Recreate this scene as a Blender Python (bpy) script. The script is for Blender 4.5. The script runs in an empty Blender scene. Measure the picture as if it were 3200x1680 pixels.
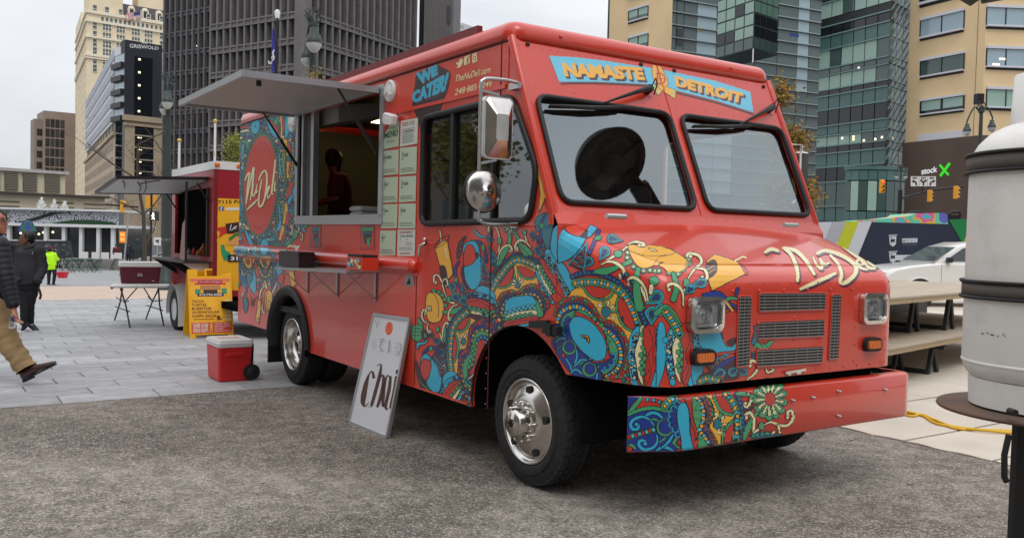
import bpy,bmesh,math,random
from mathutils import Vector,Matrix,Euler
from mathutils.geometry import delaunay_2d_cdt
from mathutils.bvhtree import BVHTree
R=math.radians
cos,sin=math.cos,math.sin
PI=math.pi
V_=Vector
rnd=random.Random(7)
SC=bpy.context.scene
COL=SC.collection

# camera
EYE=V_((-3.0385,-4.4263,1.5315))
EUL=Euler((1.53625,-.02461,-.5878),'XYZ')
FPX=2741.98  # focal length in pixels of a 3200 px wide picture
cam_d=bpy.data.cameras.new('camera')
cam_d.sensor_width=36.0
cam_d.lens=FPX/3200*36.0
cam_d.clip_start=.05
cam_d.clip_end=3000
cam=bpy.data.objects.new('camera',cam_d)
cam.location=EYE
cam.rotation_euler=EUL
COL.objects.link(cam)
SC.camera=cam

# sky, sun, exposure
world=bpy.data.worlds.new('World')
SC.world=world
world.use_nodes=True
wn,wl=world.node_tree.nodes,world.node_tree.links
wn.clear()
SUN_EL,SUN_AZ=R(58),R(200)  # azimuth: compass direction the light comes from
sky=wn.new('ShaderNodeTexSky')
sky.sky_type='NISHITA'
sky.sun_disc=False
sky.sun_elevation=SUN_EL
sky.sun_rotation=SUN_AZ
sky_s=wn.new('ShaderNodeVectorMath');sky_s.operation='SCALE'
sky_s.inputs['Scale'].default_value=.09
wl.new(sky.outputs[0],sky_s.inputs[0])
tc=wn.new('ShaderNodeTexCoord')
mp=wn.new('ShaderNodeMapping')
mp.inputs['Scale'].default_value=(1.0,1.0,3.2)
mp.inputs['Location'].default_value=(.4,1.3,.2)
wl.new(tc.outputs['Generated'],mp.inputs[0])
nz=wn.new('ShaderNodeTexNoise')
nz.inputs['Scale'].default_value=1.7
nz.inputs['Detail'].default_value=6
nz.inputs['Roughness'].default_value=.5
nz.inputs['Distortion'].default_value=.5
wl.new(mp.outputs[0],nz.inputs['Vector'])
cr=wn.new('ShaderNodeValToRGB')
cr.color_ramp.elements[0].position=.33
cr.color_ramp.elements[0].color=(.66,.68,.725,1)
cr.color_ramp.elements[1].position=.66
cr.color_ramp.elements[1].color=(.93,.94,.96,1)
wl.new(nz.outputs[0],cr.inputs[0])
mx=wn.new('ShaderNodeMix');mx.data_type='RGBA'
mx.inputs[0].default_value=.9
wl.new(sky_s.outputs[0],mx.inputs[6])
wl.new(cr.outputs[0],mx.inputs[7])
bg=wn.new('ShaderNodeBackground')
sx_=wn.new('ShaderNodeSeparateXYZ');wl.new(tc.outputs['Generated'],sx_.inputs[0])
gr=wn.new('ShaderNodeMapRange');gr.inputs['From Min'].default_value=.05;gr.inputs['From Max'].default_value=.95  # an overcast sky is brighter overhead
gr.inputs['To Min'].default_value=.92;gr.inputs['To Max'].default_value=1.75;gr.clamp=True
wl.new(sx_.outputs[2],gr.inputs['Value']);wl.new(gr.outputs[0],bg.inputs['Strength'])
wl.new(mx.outputs[2],bg.inputs[0])
wo=wn.new('ShaderNodeOutputWorld')
wl.new(bg.outputs[0],wo.inputs[0])
sun_d=bpy.data.lights.new('sun','SUN')
sun_d.energy=.7
sun_d.angle=R(25)
sun_d.color=(1.0,.96,.9)
sun=bpy.data.objects.new('sun',sun_d)
sun.rotation_euler=(R(90)-SUN_EL,0,PI-SUN_AZ)
COL.objects.link(sun)
SC.view_settings.view_transform='Standard'
SC.view_settings.look='None'
SC.view_settings.exposure=.12
SC.view_settings.gamma=1.0
SC.view_settings.use_curve_mapping=False
SC.cycles.use_denoising=True
SC.cycles.max_bounces=8
SC.cycles.transparent_max_bounces=16

def p_(t):  # 'x y x y ...' -> list of points
 v=[float(k)for k in t.split()];return list(zip(v[::2],v[1::2]))
# measuring: where a sight line of the surveyed photograph meets a plane
_MW=EUL.to_matrix()
def ray(u,v):
 return _MW@V_(((u-1600)/FPX,-(v-840)/FPX,-1.0))
def at(u,v,ax,val):
 d=ray(u,v);i='xyz'.index(ax)
 return EYE+d*((val-EYE[i])/d[i])
def atp(u,v,p,n):
 d=ray(u,v)
 return EYE+d*((V_(p)-EYE).dot(n)/d.dot(n))
def atd(u,v,depth):
 return EYE+ray(u,v)*depth
SL,Y0,YF=.024,4.5,70.0  # the plaza falls gently away behind the truck
def gz(y):
 return-SL*(min(max(y,Y0),YF)-Y0)
def ground(u,v):
 d=ray(u,v)
 t=(-SL*(EYE.y-Y0)-EYE.z)/(d.z+SL*d.y)
 p=EYE+d*t
 if p.y<Y0:
  p=EYE+d*(-EYE.z/d.z)
 return p

# materials
def rgb(r,g,b):
 f=lambda c:(c/255/12.92)if c/255<=.04045 else((c/255+.055)/1.055)**2.4
 return(f(r),f(g),f(b))
def mat(name,col,rgh=.6,metal=.0,var=.0,vsc=8.0,bump=.0,bscale=60.0,coat=.0,emit=None,estr=1.0,spec=.5,col2=None,alpha=None,dirt=None):
 m=bpy.data.materials.new(name)
 m.use_nodes=True
 n,l=m.node_tree.nodes,m.node_tree.links
 b=n['Principled BSDF']
 b.inputs['Base Color'].default_value=(*col,1)
 b.inputs['Roughness'].default_value=rgh
 b.inputs['Metallic'].default_value=metal
 b.inputs['Specular IOR Level'].default_value=spec
 if coat:
  b.inputs['Coat Weight'].default_value=coat
  b.inputs['Coat Roughness'].default_value=.06
 if emit:
  b.inputs['Emission Color'].default_value=(*emit,1)
  b.inputs['Emission Strength'].default_value=estr
 if var or bump or col2:
  t=n.new('ShaderNodeTexCoord')
 if var or col2:
  z=n.new('ShaderNodeTexNoise');z.inputs['Scale'].default_value=vsc;z.inputs['Detail'].default_value=6
  l.new(t.outputs['Object'],z.inputs['Vector'])
  r=n.new('ShaderNodeValToRGB')
  r.color_ramp.elements[0].position=.32;r.color_ramp.elements[1].position=.68
  c2=col2 or tuple(min(1,c*(1+var))for c in col)
  c1=col if col2 else tuple(c*(1-var)for c in col)
  r.color_ramp.elements[0].color=(*c1,1);r.color_ramp.elements[1].color=(*c2,1)
  l.new(z.outputs[0],r.inputs[0]);l.new(r.outputs[0],b.inputs['Base Color'])
 if bump:
  z2=n.new('ShaderNodeTexNoise');z2.inputs['Scale'].default_value=bscale;z2.inputs['Detail'].default_value=5
  l.new(t.outputs['Object'],z2.inputs['Vector'])
  bp=n.new('ShaderNodeBump');bp.inputs['Strength'].default_value=bump;bp.inputs['Distance'].default_value=.02
  l.new(z2.outputs[0],bp.inputs['Height']);l.new(bp.outputs[0],b.inputs['Normal'])
 return m
def glass_mat(name,tint=(.5,.56,.58),refl=.35,rgh=.02,gcol=(.9,.95,1.0)):
 m=bpy.data.materials.new(name);m.use_nodes=True
 n,l=m.node_tree.nodes,m.node_tree.links
 n.clear()
 o=n.new('ShaderNodeOutputMaterial');mi=n.new('ShaderNodeMixShader')
 tr=n.new('ShaderNodeBsdfTransparent');tr.inputs[0].default_value=(*tint,1)
 gl=n.new('ShaderNodeBsdfGlossy');gl.inputs['Color'].default_value=(*gcol,1);gl.inputs['Roughness'].default_value=rgh
 fr=n.new('ShaderNodeFresnel');fr.inputs[0].default_value=1.5
 ma=n.new('ShaderNodeMath');ma.operation='ADD';ma.use_clamp=True;ma.inputs[1].default_value=refl
 l.new(fr.outputs[0],ma.inputs[0]);l.new(ma.outputs[0],mi.inputs[0])
 l.new(tr.outputs[0],mi.inputs[1]);l.new(gl.outputs[0],mi.inputs[2]);l.new(mi.outputs[0],o.inputs[0])
 return m

# objects
def TH(name,label,cat,loc=(0,0,0),rz=.0,group=None,kind=None):
 o=bpy.data.objects.new(name,None)
 COL.objects.link(o)
 o.empty_display_size=.1
 o.location=loc;o.rotation_euler=(0,0,rz)
 o['label']=label;o['category']=cat
 if group:o['group']=group
 if kind:o['kind']=kind
 return o
def tag(o,label=None,cat=None,group=None,kind=None):
 if label:o['label']=label
 if cat:o['category']=cat
 if group:o['group']=group
 if kind:o['kind']=kind
 return o
def root_matrix(o):
 if o is None:return Matrix.Identity(4)
 while o.parent:o=o.parent
 return Matrix.LocRotScale(o.location,o.rotation_euler,o.scale)
def dup(o,loc=None,rz=None,label=None,parent=None):
 c=o.copy();COL.objects.link(c)
 if parent:c.parent=parent
 if loc is not None:c.location=loc
 if rz is not None:c.rotation_euler=(0,0,rz)
 if label:c['label']=label
 for ch in[q for q in bpy.data.objects if q.parent==o]:
  dup(ch,parent=c)
 return c
def basis(d,up=(0,0,1)):
 d=V_(d).normalized();u=V_(up)
 if abs(d.dot(u))>.98:u=V_((0,1,0))if abs(d.y)<.9 else V_((1,0,0))
 s=d.cross(u).normalized();t=s.cross(d).normalized()
 return d,s,t
def CM(pts,n=6,closed=False):
 P=[V_(p)for p in pts];N=len(P);out=[]
 if N<3:
  return P
 for i in range(N if closed else N-1):
  if closed:a,b,c,d=P[i-1],P[i],P[(i+1)%N],P[(i+2)%N]
  else:a,b,c,d=P[max(i-1,0)],P[i],P[i+1],P[min(i+2,N-1)]
  for k in range(n):
   t=k/n
   out.append(.5*((2*b)+(c-a)*t+(2*a-5*b+4*c-d)*t*t+(3*b-a-3*c+d)*t**3))
 if not closed:out.append(P[-1])
 return out
class B:
 """collects shapes given in world metres (or in the thing's own frame when local=True) and links them as one mesh object"""
 def __init__(s,local=False):
  s.v=[];s.f=[];s.m=[];s.sm=[];s.local=local;s.cur=0;s.smooth=False
 def add(s,vs,fs,smooth=None):
  o=len(s.v)
  s.v+=[V_(p)for p in vs]
  for f in fs:
   s.f.append([i+o for i in f]);s.m.append(s.cur);s.sm.append(s.smooth if smooth is None else smooth)
  return s
 def box(s,a,b):
  x0,y0,z0=a;x1,y1,z1=b
  vs=[(x0,y0,z0),(x1,y0,z0),(x1,y1,z0),(x0,y1,z0),(x0,y0,z1),(x1,y0,z1),(x1,y1,z1),(x0,y1,z1)]
  fs=[(3,2,1,0),(4,5,6,7),(0,1,5,4),(1,2,6,5),(2,3,7,6),(3,0,4,7)]
  return s.add(vs,fs,False)
 def OBX(s,c,X,Y,Z,bev=.0):
  """box with centre c and half-axis vectors X, Y, Z; bev chamfers the edges along Z"""
  c=V_(c);X=V_(X);Y=V_(Y);Z=V_(Z)
  if bev<=0:
   vs=[c+X*i+Y*j+Z*k for k in(-1,1)for(i,j)in((-1,-1),(1,-1),(1,1),(-1,1))]
   return s.add(vs,[(3,2,1,0),(4,5,6,7),(0,1,5,4),(1,2,6,5),(2,3,7,6),(3,0,4,7)],False)
  bx,by=bev/X.length,bev/Y.length
  ring=[(-1+bx,-1),(1-bx,-1),(1,-1+by),(1,1-by),(1-bx,1),(-1+bx,1),(-1,1-by),(-1,-1+by)]
  bz=min(.9,bev/Z.length)
  vs=[];
  for k,sc in((-1,1),(-1+bz,0),(1-bz,0),(1,1)):
   for(i,j)in ring:
    q=(1-bev/X.length,1-bev/Y.length)if sc else(1,1)
    vs.append(c+X*i*q[0]+Y*j*q[1]+Z*k)
  fs=[tuple(range(7,-1,-1)),tuple(range(24,32))]
  for r in range(3):
   for i in range(8):
    fs.append((r*8+i,r*8+(i+1)%8,r*8+8+(i+1)%8,r*8+8+i))
  return s.add(vs,fs,False)
 def bar(s,p,q,w,h=None,up=(0,0,1)):
  p=V_(p);q=V_(q);h=h or w
  d,a,t=basis(q-p,up)
  return s.OBX((p+q)/2,a*w/2,t*h/2,(q-p)/2)
 def cyl(s,p,q,r,r2=None,seg=14,cap=True,smooth=True):
  p=V_(p);q=V_(q);r2=r if r2 is None else r2
  d,a,t=basis(q-p)
  vs=[]
  for c,rr in((p,r),(q,r2)):
   for i in range(seg):
    an=2*PI*i/seg
    vs.append(c+a*cos(an)*rr+t*sin(an)*rr)
  fs=[(i,(i+1)%seg,seg+(i+1)%seg,seg+i)for i in range(seg)]
  s.add(vs,fs,smooth)
  if cap:
   s.add(vs[:seg],[tuple(range(seg-1,-1,-1))],False);s.add(vs[seg:],[tuple(range(seg))],False)
  return s
 def LA(s,c,axis,prof,seg=24,smooth=True,up=(0,0,1),cap=True):
  """prof: (distance along axis, radius)"""
  c=V_(c);d,a,t=basis(axis,up)
  vs=[];fs=[]
  for h,r in prof:
   for i in range(seg):
    an=2*PI*i/seg
    vs.append(c+d*h+(a*cos(an)+t*sin(an))*r)
  for k in range(len(prof)-1):
   for i in range(seg):
    j=(i+1)%seg
    fs.append((k*seg+i,k*seg+j,k*seg+seg+j,k*seg+seg+i))
  s.add(vs,fs,smooth)
  if cap and prof[0][1]>1e-4:s.add(vs[:seg],[tuple(range(seg-1,-1,-1))],False)
  if cap and prof[-1][1]>1e-4:s.add(vs[-seg:],[tuple(range(seg))],False)
  return s
 def tube(s,path,r,seg=8,cap=True,radii=None):
  P=[V_(p)for p in path];vs=[];fs=[];ref=None
  for i,p in enumerate(P):
   d=(P[min(i+1,len(P)-1)]-P[max(i-1,0)])
   if d.length<1e-9:d=V_((0,0,1))
   d.normalize()
   if ref is None:_,a,t=basis(d)
   else:
    a=(ref-d*ref.dot(d))
    if a.length<1e-6:_,a,t=basis(d)
    a.normalize();t=a.cross(d).normalized()
   ref=a
   rr=radii[i]if radii else r
   for k in range(seg):
    an=2*PI*k/seg
    vs.append(p+a*cos(an)*rr+t*sin(an)*rr)
  for i in range(len(P)-1):
   for k in range(seg):
    j=(k+1)%seg
    fs.append((i*seg+k,i*seg+j,i*seg+seg+j,i*seg+seg+k))
  s.add(vs,fs,True)
  if cap:
   s.add(vs[:seg],[tuple(range(seg-1,-1,-1))],False);s.add(vs[-seg:],[tuple(range(seg))],False)
  return s
 def ball(s,c,rx,ry=None,rz=None,seg=12,rings=8,rot=None,smooth=True):
  ry=rx if ry is None else ry;rz=rx if rz is None else rz
  c=V_(c);vs=[];fs=[]
  for i in range(rings+1):
   th=PI*i/rings
   for k in range(seg):
    an=2*PI*k/seg
    p=V_((sin(th)*cos(an)*rx,sin(th)*sin(an)*ry,cos(th)*rz))
    if rot:p=rot@p
    vs.append(c+p)
  for i in range(rings):
   for k in range(seg):
    j=(k+1)%seg
    fs.append((i*seg+k,i*seg+seg+k,i*seg+seg+j,i*seg+j))
  return s.add(vs,fs,smooth)
 def PZ(s,pts,off,holes=None):
  """closed 3-D polygon extruded by the vector off"""
  P=[V_(p)for p in pts];off=V_(off);n=len(P)
  vs=P+[p+off for p in P]
  fs=[tuple(range(n-1,-1,-1)),tuple(range(n,2*n))]+[(i,(i+1)%n,n+(i+1)%n,n+i)for i in range(n)]
  return s.add(vs,fs,False)
 def quad(s,a,b,c,d):
  return s.add([a,b,c,d],[(0,1,2,3)],False)
 def loft(s,rings,closed=True,cap=False,smooth=True):
  n=len(rings[0]);vs=[p for r in rings for p in r];fs=[]
  for k in range(len(rings)-1):
   for i in range(n if closed else n-1):
    j=(i+1)%n
    fs.append((k*n+i,k*n+j,k*n+n+j,k*n+n+i))
  s.add(vs,fs,smooth)
  if cap:
   s.add(rings[0],[tuple(range(n-1,-1,-1))],False);s.add(rings[-1],[tuple(range(n))],False)
  return s
 def sheet(s,outline,holes,fn,thick=None,grid=0):
  """flat or bent sheet with holes: outline and holes in (a, b), fn maps (a, b) to 3-D; thick = offset vector for a second skin and rims"""
  loops=[outline]+list(holes)
  vs=[];ed=[];fc=[]
  for lp in loops:
   o=len(vs);vs+=[V_((p[0],p[1]))for p in lp]
   ed+=[(o+i,o+(i+1)%len(lp))for i in range(len(lp))]
  def inside(p,lp):
   c=False;n=len(lp)
   for i in range(n):
    a=lp[i];b=lp[i-1]
    if(a[1]>p[1])!=(b[1]>p[1])and p[0]<(b[0]-a[0])*(p[1]-a[1])/(b[1]-a[1])+a[0]:c=not c
   return c
  if grid:
   x0=min(p[0]for p in outline);x1=max(p[0]for p in outline);y0=min(p[1]for p in outline);y1=max(p[1]for p in outline)
   for i in range(1,int((x1-x0)/grid)+1):
    for j in range(1,int((y1-y0)/grid)+1):
     q=(x0+i*grid,y0+j*grid)
     if inside(q,outline)and not any(inside(q,h)for h in holes):vs.append(V_(q))
  V,E,F,_,_,_=delaunay_2d_cdt(vs,ed,[],0,1e-5)
  keep=[]
  for f in F:
   c=sum((V[i]for i in f),V_((0,0)))/len(f)
   if inside(c,outline)and not any(inside(c,h)for h in holes):keep.append(list(f))
  T=[V_(fn(p[0],p[1]))for p in V]
  s.add(T,keep)
  if thick is not None:
   th=V_(thick)
   s.add([p+th for p in T],[f[::-1]for f in keep])
   for lp in loops:
    q=[V_(fn(p[0],p[1]))for p in lp];n=len(q)
    s.add(q+[p+th for p in q],[(i,(i+1)%n,n+(i+1)%n,n+i)for i in range(n)],False)
  return s
 def mk(s,name,m,parent=None,label=None,kind=None):
  me=bpy.data.meshes.new(name)
  inv=None
  if not s.local and parent is not None:
   inv=root_matrix(parent).inverted()
  vs=[inv@p for p in s.v]if inv else s.v
  me.from_pydata([tuple(p)for p in vs],[],s.f)
  for x in(m if isinstance(m,(list,tuple))else[m]):me.materials.append(x)
  me.polygons.foreach_set('material_index',s.m)
  me.polygons.foreach_set('use_smooth',s.sm)
  me.update()
  o=bpy.data.objects.new(name,me)
  COL.objects.link(o)
  if parent is not None:o.parent=parent
  if label:o['label']=label
  if kind:o['kind']=kind
  return o
def rrect(x0,y0,x1,y1,r,n=5):
 out=[]
 for(cx,cy,a0)in((x1-r,y1-r,0),(x0+r,y1-r,90),(x0+r,y0+r,180),(x1-r,y0+r,270)):
  for i in range(n+1):
   a=R(a0+90*i/n);out.append((cx+r*cos(a),cy+r*sin(a)))
 return out
def rpoly(pts,r,n=5):
 """polygon with rounded corners, 2-D or 3-D"""
 P=[V_(p)for p in pts];out=[];N=len(P)
 for i in range(N):
  a,b,c=P[i-1],P[i],P[(i+1)%N]
  ra=min(r,(a-b).length*.45,(c-b).length*.45)
  p=b+(a-b).normalized()*ra;q=b+(c-b).normalized()*ra
  for k in range(n+1):
   t=k/n
   out.append(p*(1-t)**2+b*2*t*(1-t)+q*t*t)
 return out
_TXT={}
def text_mesh(txt,bold=.0,shear=.0,space=1.0):
 """outline letters as flat 2-D triangles: (vertices, faces, width, ymin, ymax)"""
 k=(txt,bold,shear,space)
 if k in _TXT:return _TXT[k]
 cu=bpy.data.curves.new('letters','FONT');cu.body=txt;cu.offset=bold;cu.shear=shear;cu.space_character=space
 cu.resolution_u=3
 ob=bpy.data.objects.new('letters',cu);COL.objects.link(ob)
 dg=bpy.context.evaluated_depsgraph_get()
 me=bpy.data.meshes.new_from_object(ob.evaluated_get(dg))
 vs=[(v.co.x,v.co.y)for v in me.vertices];fs=[tuple(p.vertices)for p in me.polygons]
 bpy.data.objects.remove(ob);bpy.data.curves.remove(cu);bpy.data.meshes.remove(me)
 x0=min(v[0]for v in vs);x1=max(v[0]for v in vs);y0=min(v[1]for v in vs);y1=max(v[1]for v in vs)
 vs=[((v[0]-x0)/(x1-x0),(v[1]-y0)/(y1-y0))for v in vs]
 _TXT[k]=(vs,fs,(x1-x0)/(y1-y0))
 return _TXT[k]
def add_text(b,txt,q,bold=.0,shear=.0,space=1.0,fit=None):
 """letters filling the quad q = (bottom left, bottom right, top right, top left), 3-D points; fit = keep aspect, align left"""
 vs,fs,asp=text_mesh(txt,bold,shear,space)
 q=[V_(p)for p in q]
 k=1.0
 if fit:
  L=(q[1]-q[0]).length;H=(q[3]-q[0]).length
  k=min(1.0,asp*H/L)
 T=[]
 for(x,y)in vs:
  x*=k
  T.append((q[0]*(1-x)+q[1]*x)*(1-y)+(q[3]*(1-x)+q[2]*x)*y)
 b.add(T,fs,False)
 return b
def bvh_of(objs):
 vs=[];fs=[]
 for o in objs:
  o0=len(vs);mw=root_matrix(o)
  vs+=[mw@v.co for v in o.data.vertices]
  fs+=[tuple(i+o0 for i in p.vertices)for p in o.data.polygons]
 return BVHTree.FromPolygons(vs,fs)
# FOOD TRUCK (side wall on x = 0, front towards -y)
W,H=2.415,2.795
RED=rgb(216,62,40)
M_RED=mat('red_paint',RED,rgh=.34,coat=.6,var=.05,vsc=1.5)
M_REDD=mat('dark_red_paint',rgb(120,22,26),rgh=.45)
M_BLK=mat('black_rubber',(.012,.012,.013),rgh=.55)
M_BLKM=mat('black_metal',(.018,.018,.02),rgh=.45,metal=.3)
M_TYRE=mat('tyre_rubber',(.02,.02,.021),rgh=.85,var=.35,vsc=25,bump=.25,bscale=90)
M_CHROME=mat('chrome',(.66,.63,.59),rgh=.2,metal=1.0,var=.12,vsc=9)
M_STEEL=mat('brushed_steel',(.55,.55,.55),rgh=.33,metal=1.0,bump=.06,bscale=120)
M_ALU=mat('aluminium_frame',(.5,.51,.53),rgh=.4,metal=.85)
M_WHITE=mat('white_plastic',(.74,.74,.72),rgh=.45)
M_GREYP=mat('grey_panel',rgb(186,180,176),rgh=.5,var=.05,vsc=2)
M_DARK=mat('dark_interior',(.022,.02,.018),rgh=.7)
M_UNDER=mat('underbody_shade_black',(.008,.008,.008),rgh=1.0,spec=.0)  # near-black without gloss: the darkness under the bodies is put into this colour
M_AMBER=mat('amber_lens',rgb(225,110,20),rgh=.18,coat=.5)
M_WIND=glass_mat('windscreen_glass',tint=(.62,.67,.67),refl=.21,gcol=(.82,.91,.94))
M_SIDEG=glass_mat('side_window_glass',tint=(.34,.36,.35),refl=.12)
M_LENS=glass_mat('headlight_glass',tint=(.85,.87,.9),refl=.12,rgh=.08)

truck=TH('food_truck','large red food truck with colourful paisley artwork and open serving hatch','food truck',(1.2,2.5,0))
RKW=.4495
def wy(z):return .2-RKW*(2.79-z)  # the windscreen face leans back
ARCH_F=(.02,.43,.57);ARCH_R=(4.15,.40,.56)
def arc(c,a0,a1,n=20):
 return[(c[0]+c[2]*cos(R(a0+(a1-a0)*i/n)),c[1]+c[2]*sin(R(a0+(a1-a0)*i/n)))for i in range(n+1)]
def lin(u):return V_(u)
# --- near side wall
out=[(-.345,1.61),(-.29,1.70),(.2,H),(5.89,H),(5.89,.49)]
a=math.degrees(math.asin((.49-ARCH_R[1])/ARCH_R[2]))
out+=arc(ARCH_R,a,177,24)
out+=[(ARCH_R[0]-ARCH_R[2],.40)]
out+=[(ARCH_F[0]+ARCH_F[2]-.01,.40)]
out+=arc(ARCH_F,3,131,18)
out+=[(-.345,.87)]
win_service=p_('2.06 1.68 3.92 1.68 3.92 2.68 2.06 2.68')
win_door=rpoly(p_('1.33 1.625 -0.07 1.645 -0.13 1.95 0.155 2.415 1.33 2.40'),.09)
win_door=[(p.x,p.y)for p in win_door]
b=B()
b.sheet(out,[win_service,win_door],lambda y,z:(0,y,z),(.03,0,0))
side=b.mk('side_wall',M_RED,truck)
# --- far side wall with the driver's window
b=B()
b.sheet([(p[0],p[1])for p in out],[win_door],lambda y,z:(W,y,z),(-.03,0,0))
b.mk('side_wall',M_RED,truck)
# --- rear wall, floor, inner walls
b=B();b.box((.03,5.86,.49),(W-.03,5.89,H));b.mk('rear_wall',M_RED,truck)
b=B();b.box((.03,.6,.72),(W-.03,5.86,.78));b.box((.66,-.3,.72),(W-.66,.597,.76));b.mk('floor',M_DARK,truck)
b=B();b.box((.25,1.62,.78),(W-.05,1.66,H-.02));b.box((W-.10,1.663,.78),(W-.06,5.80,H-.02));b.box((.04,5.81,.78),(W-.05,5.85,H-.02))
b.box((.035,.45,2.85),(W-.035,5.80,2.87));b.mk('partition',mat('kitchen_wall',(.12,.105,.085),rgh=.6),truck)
# --- windscreen face
b=B()
wsL=rpoly(p_('0.075 1.755 1.185 1.755 1.19 2.415 0.075 2.415'),.085)
wsR=rpoly(p_('1.295 1.755 2.355 1.755 2.35 2.415 1.295 2.415'),.085)
tup=lambda L:[(p.x,p.y)for p in L]
b.sheet([(0,1.70),(W,1.70),(W,H),(0,H)],[tup(wsL),tup(wsR)],lambda x,z:(x,wy(z),z),(0,.035,0))
face=b.mk('front_wall',M_RED,truck)
for nm,lp in(('windscreen',wsL),('windscreen',wsR)):
 g=B();g.add([(p.x,wy(p.y)+.016,p.y)for p in lp],[tuple(range(len(lp)))],False)
 pane=g.mk(nm,M_WIND,truck)
 f=B();pts=[V_((p.x,wy(p.y)-.012,p.y))for p in lp];pts+=[pts[0],pts[1]]
 f.tube(pts,.017,8,cap=False);f.mk('rubber_seal',M_BLK,pane)
g=B();g.add([(.016,p[0],p[1])for p in win_door],[tuple(range(len(win_door)))],False)
pane=g.mk('door_window',M_SIDEG,truck)
f=B();pts=[V_((-.008,p[0],p[1]))for p in win_door];pts+=[pts[0],pts[1]]
f.tube(pts,.022,8,cap=False);f.box((-.012,.88,1.64),(.014,.92,2.40));f.box((-.010,.36,1.66),(.013,.385,2.39));f.mk('rubber_seal',M_BLK,pane)
g=B();g.add([(W-.016,p[0],p[1])for p in win_door],[tuple(range(len(win_door)))],False)
g.mk('door_window',glass_mat('far_window_glass',(.8,.85,.85),.05),truck)
# --- corner mouldings
for x in(.012,W-.012):
 b=B();b.tube([(x,wy(1.70)+.012,1.62),(x,wy(1.70)+.012,1.70),(x,.212,H)],.028,10);b.mk('corner_moulding',M_RED,truck)
# --- roof cap with rolled edge
def ring(o,z,n=6):
 r=max(.03,.10+o)
 return[V_((p[0],p[1],z))for p in rrect(-o,.2-o,W+o,5.90+o,r,n)]
b=B()
prof=[(-.004,H-.012),(.016,H-.012),(.016,H+.03)]
prof+=[(.016-.085*(1-cos(R(t))),H+.03+.085*sin(R(t)))for t in(15,30,45,60,75,90)]
prof+=[(-.35,H+.135),(-.9,H+.15)]
rg=[ring(o,z)for o,z in prof]
b.loft(rg);b.add(rg[-1],[tuple(range(len(rg[-1])))],True)
roof=b.mk('roof',M_RED,truck)
b=B();b.OBX((.045,3.25,H+.125),(.02,0,0),(0,2.6,0),(0,0,.03));b.mk('roof_rail',M_REDD,truck)
b=B()
for k in range(2):
 y0=.185-.0
 b.bar((W*(.155+.66*k),.30,H+.118),(W*(.155+.66*k),.176,H+.045),.02,.012)
b.mk('roof_joint',M_RED,truck)
# --- seams and drip strips
M_SEAM=mat('seam_shadow',(.05,.012,.012),rgh=.8)
b=B()
b.box((-.0035,.365,.42),(-.0012,.377,1.59));b.box((-.0035,1.40,.41),(-.0012,1.406,1.30));b.box((-.0035,.20,H-.030),(-.0012,5.88,H-.018))
b.box((-.0045,.30,2.435),(-.0012,.305,H-.03))
b.box((.0,wy(H)-.0045,H-.028),(W,wy(H)-.0015,H-.018))
b.mk('panel_seam',M_SEAM,truck)
b=B()
b.box((-.012,.24,2.475),(-.002,1.95,2.50));b.mk('drip_strip',M_RED,truck);b=B();b.box((-.010,.62,.405),(-.001,1.40,.418));b.mk('door_strip',M_RED,truck);b=B();b.box((-.006,.215,2.50),(-.001,.285,2.76));b.mk('corner_strip',M_RED,truck);b=B()
b.bar((1.222,wy(1.72)-.003,1.72),(1.222,wy(2.77)-.003,2.77),.004,.004)
b.mk('centre_seam',M_RED,truck)
# --- rub rail
b=B()
b.tube([(-.012,1.42,1.312),(-.008,1.40,1.312),(-.004,1.385,1.312)],.058,14,radii=[.058,.05,.03])
b.tube([(-.012,1.42,1.312),(-.012,5.88,1.312)],.058,14)
b.box((-.006,1.38,1.235),(-.001,5.88,1.39))
rail=b.mk('rub_rail',M_RED,truck)

# --- bonnet: plan outline swept up, rolled over the shoulder, closed by a sloping top
FY=-1.062
half=[(.004,-.345),(.006,-.45),(.03,-.60),(.069,-.746),(.115,-.88),(.155,-.965),(.205,-1.03),(.275,-1.058),(.38,FY),(.7,FY-.004),(W/2,FY-.006)]
plan=half+[(W-x,y)for x,y in half[-2::-1]]
plan=[(p.x,p.y)for p in CM([(x,y,0)for x,y in plan],3)]
def ztop(y):return 1.385+(y+1.0)*.352
NP=len(plan)
nrm=[]
for i in range(NP):
 a_=plan[max(i-1,0)];c_=plan[min(i+1,NP-1)]
 t=V_((c_[0]-a_[0],c_[1]-a_[1])).normalized();nrm.append(V_((-t.y,t.x)))
for i in range(NP):
 if nrm[i].dot(V_((W/2-plan[i][0],-.3-plan[i][1])))<0:nrm[i]=-nrm[i]
def hood_ring(inset,DR,zfix=None):
 o=[]
 for i in range(NP):
  x=plan[i][0]+nrm[i].x*inset;y=plan[i][1]+nrm[i].y*inset
  y=min(y,-.335)
  z=zfix if zfix is not None else ztop(min(y,-.34))-DR
  o.append(V_((x,y,z)))
 return o
rad=.10
rings=[]
def arch_cut(p,z):  # the wheel opening bites into the lower rear edge
 d=p.y-ARCH_F[0]
 if p.x<.3 and abs(d)<ARCH_F[2]:return max(z,ARCH_F[1]+math.sqrt(ARCH_F[2]**2-d*d))
 if p.x>W-.3 and abs(d)<ARCH_F[2]:return max(z,ARCH_F[1]+math.sqrt(ARCH_F[2]**2-d*d))
 return z
r0=hood_ring(0,0,.765);r0=[V_((p.x,p.y,arch_cut(p,p.z)))for p in r0]
rings.append(r0)
top0=hood_ring(0,rad)
for t in(.2,.45,.7):
 rings.append([V_((a.x,a.y,a.z+(c.z-a.z)*t))for a,c in zip(r0,top0)])
for k in range(6):
 an=R(90*k/5);rings.append(hood_ring(rad*(1-cos(an)),rad*(1-sin(an))))
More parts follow.
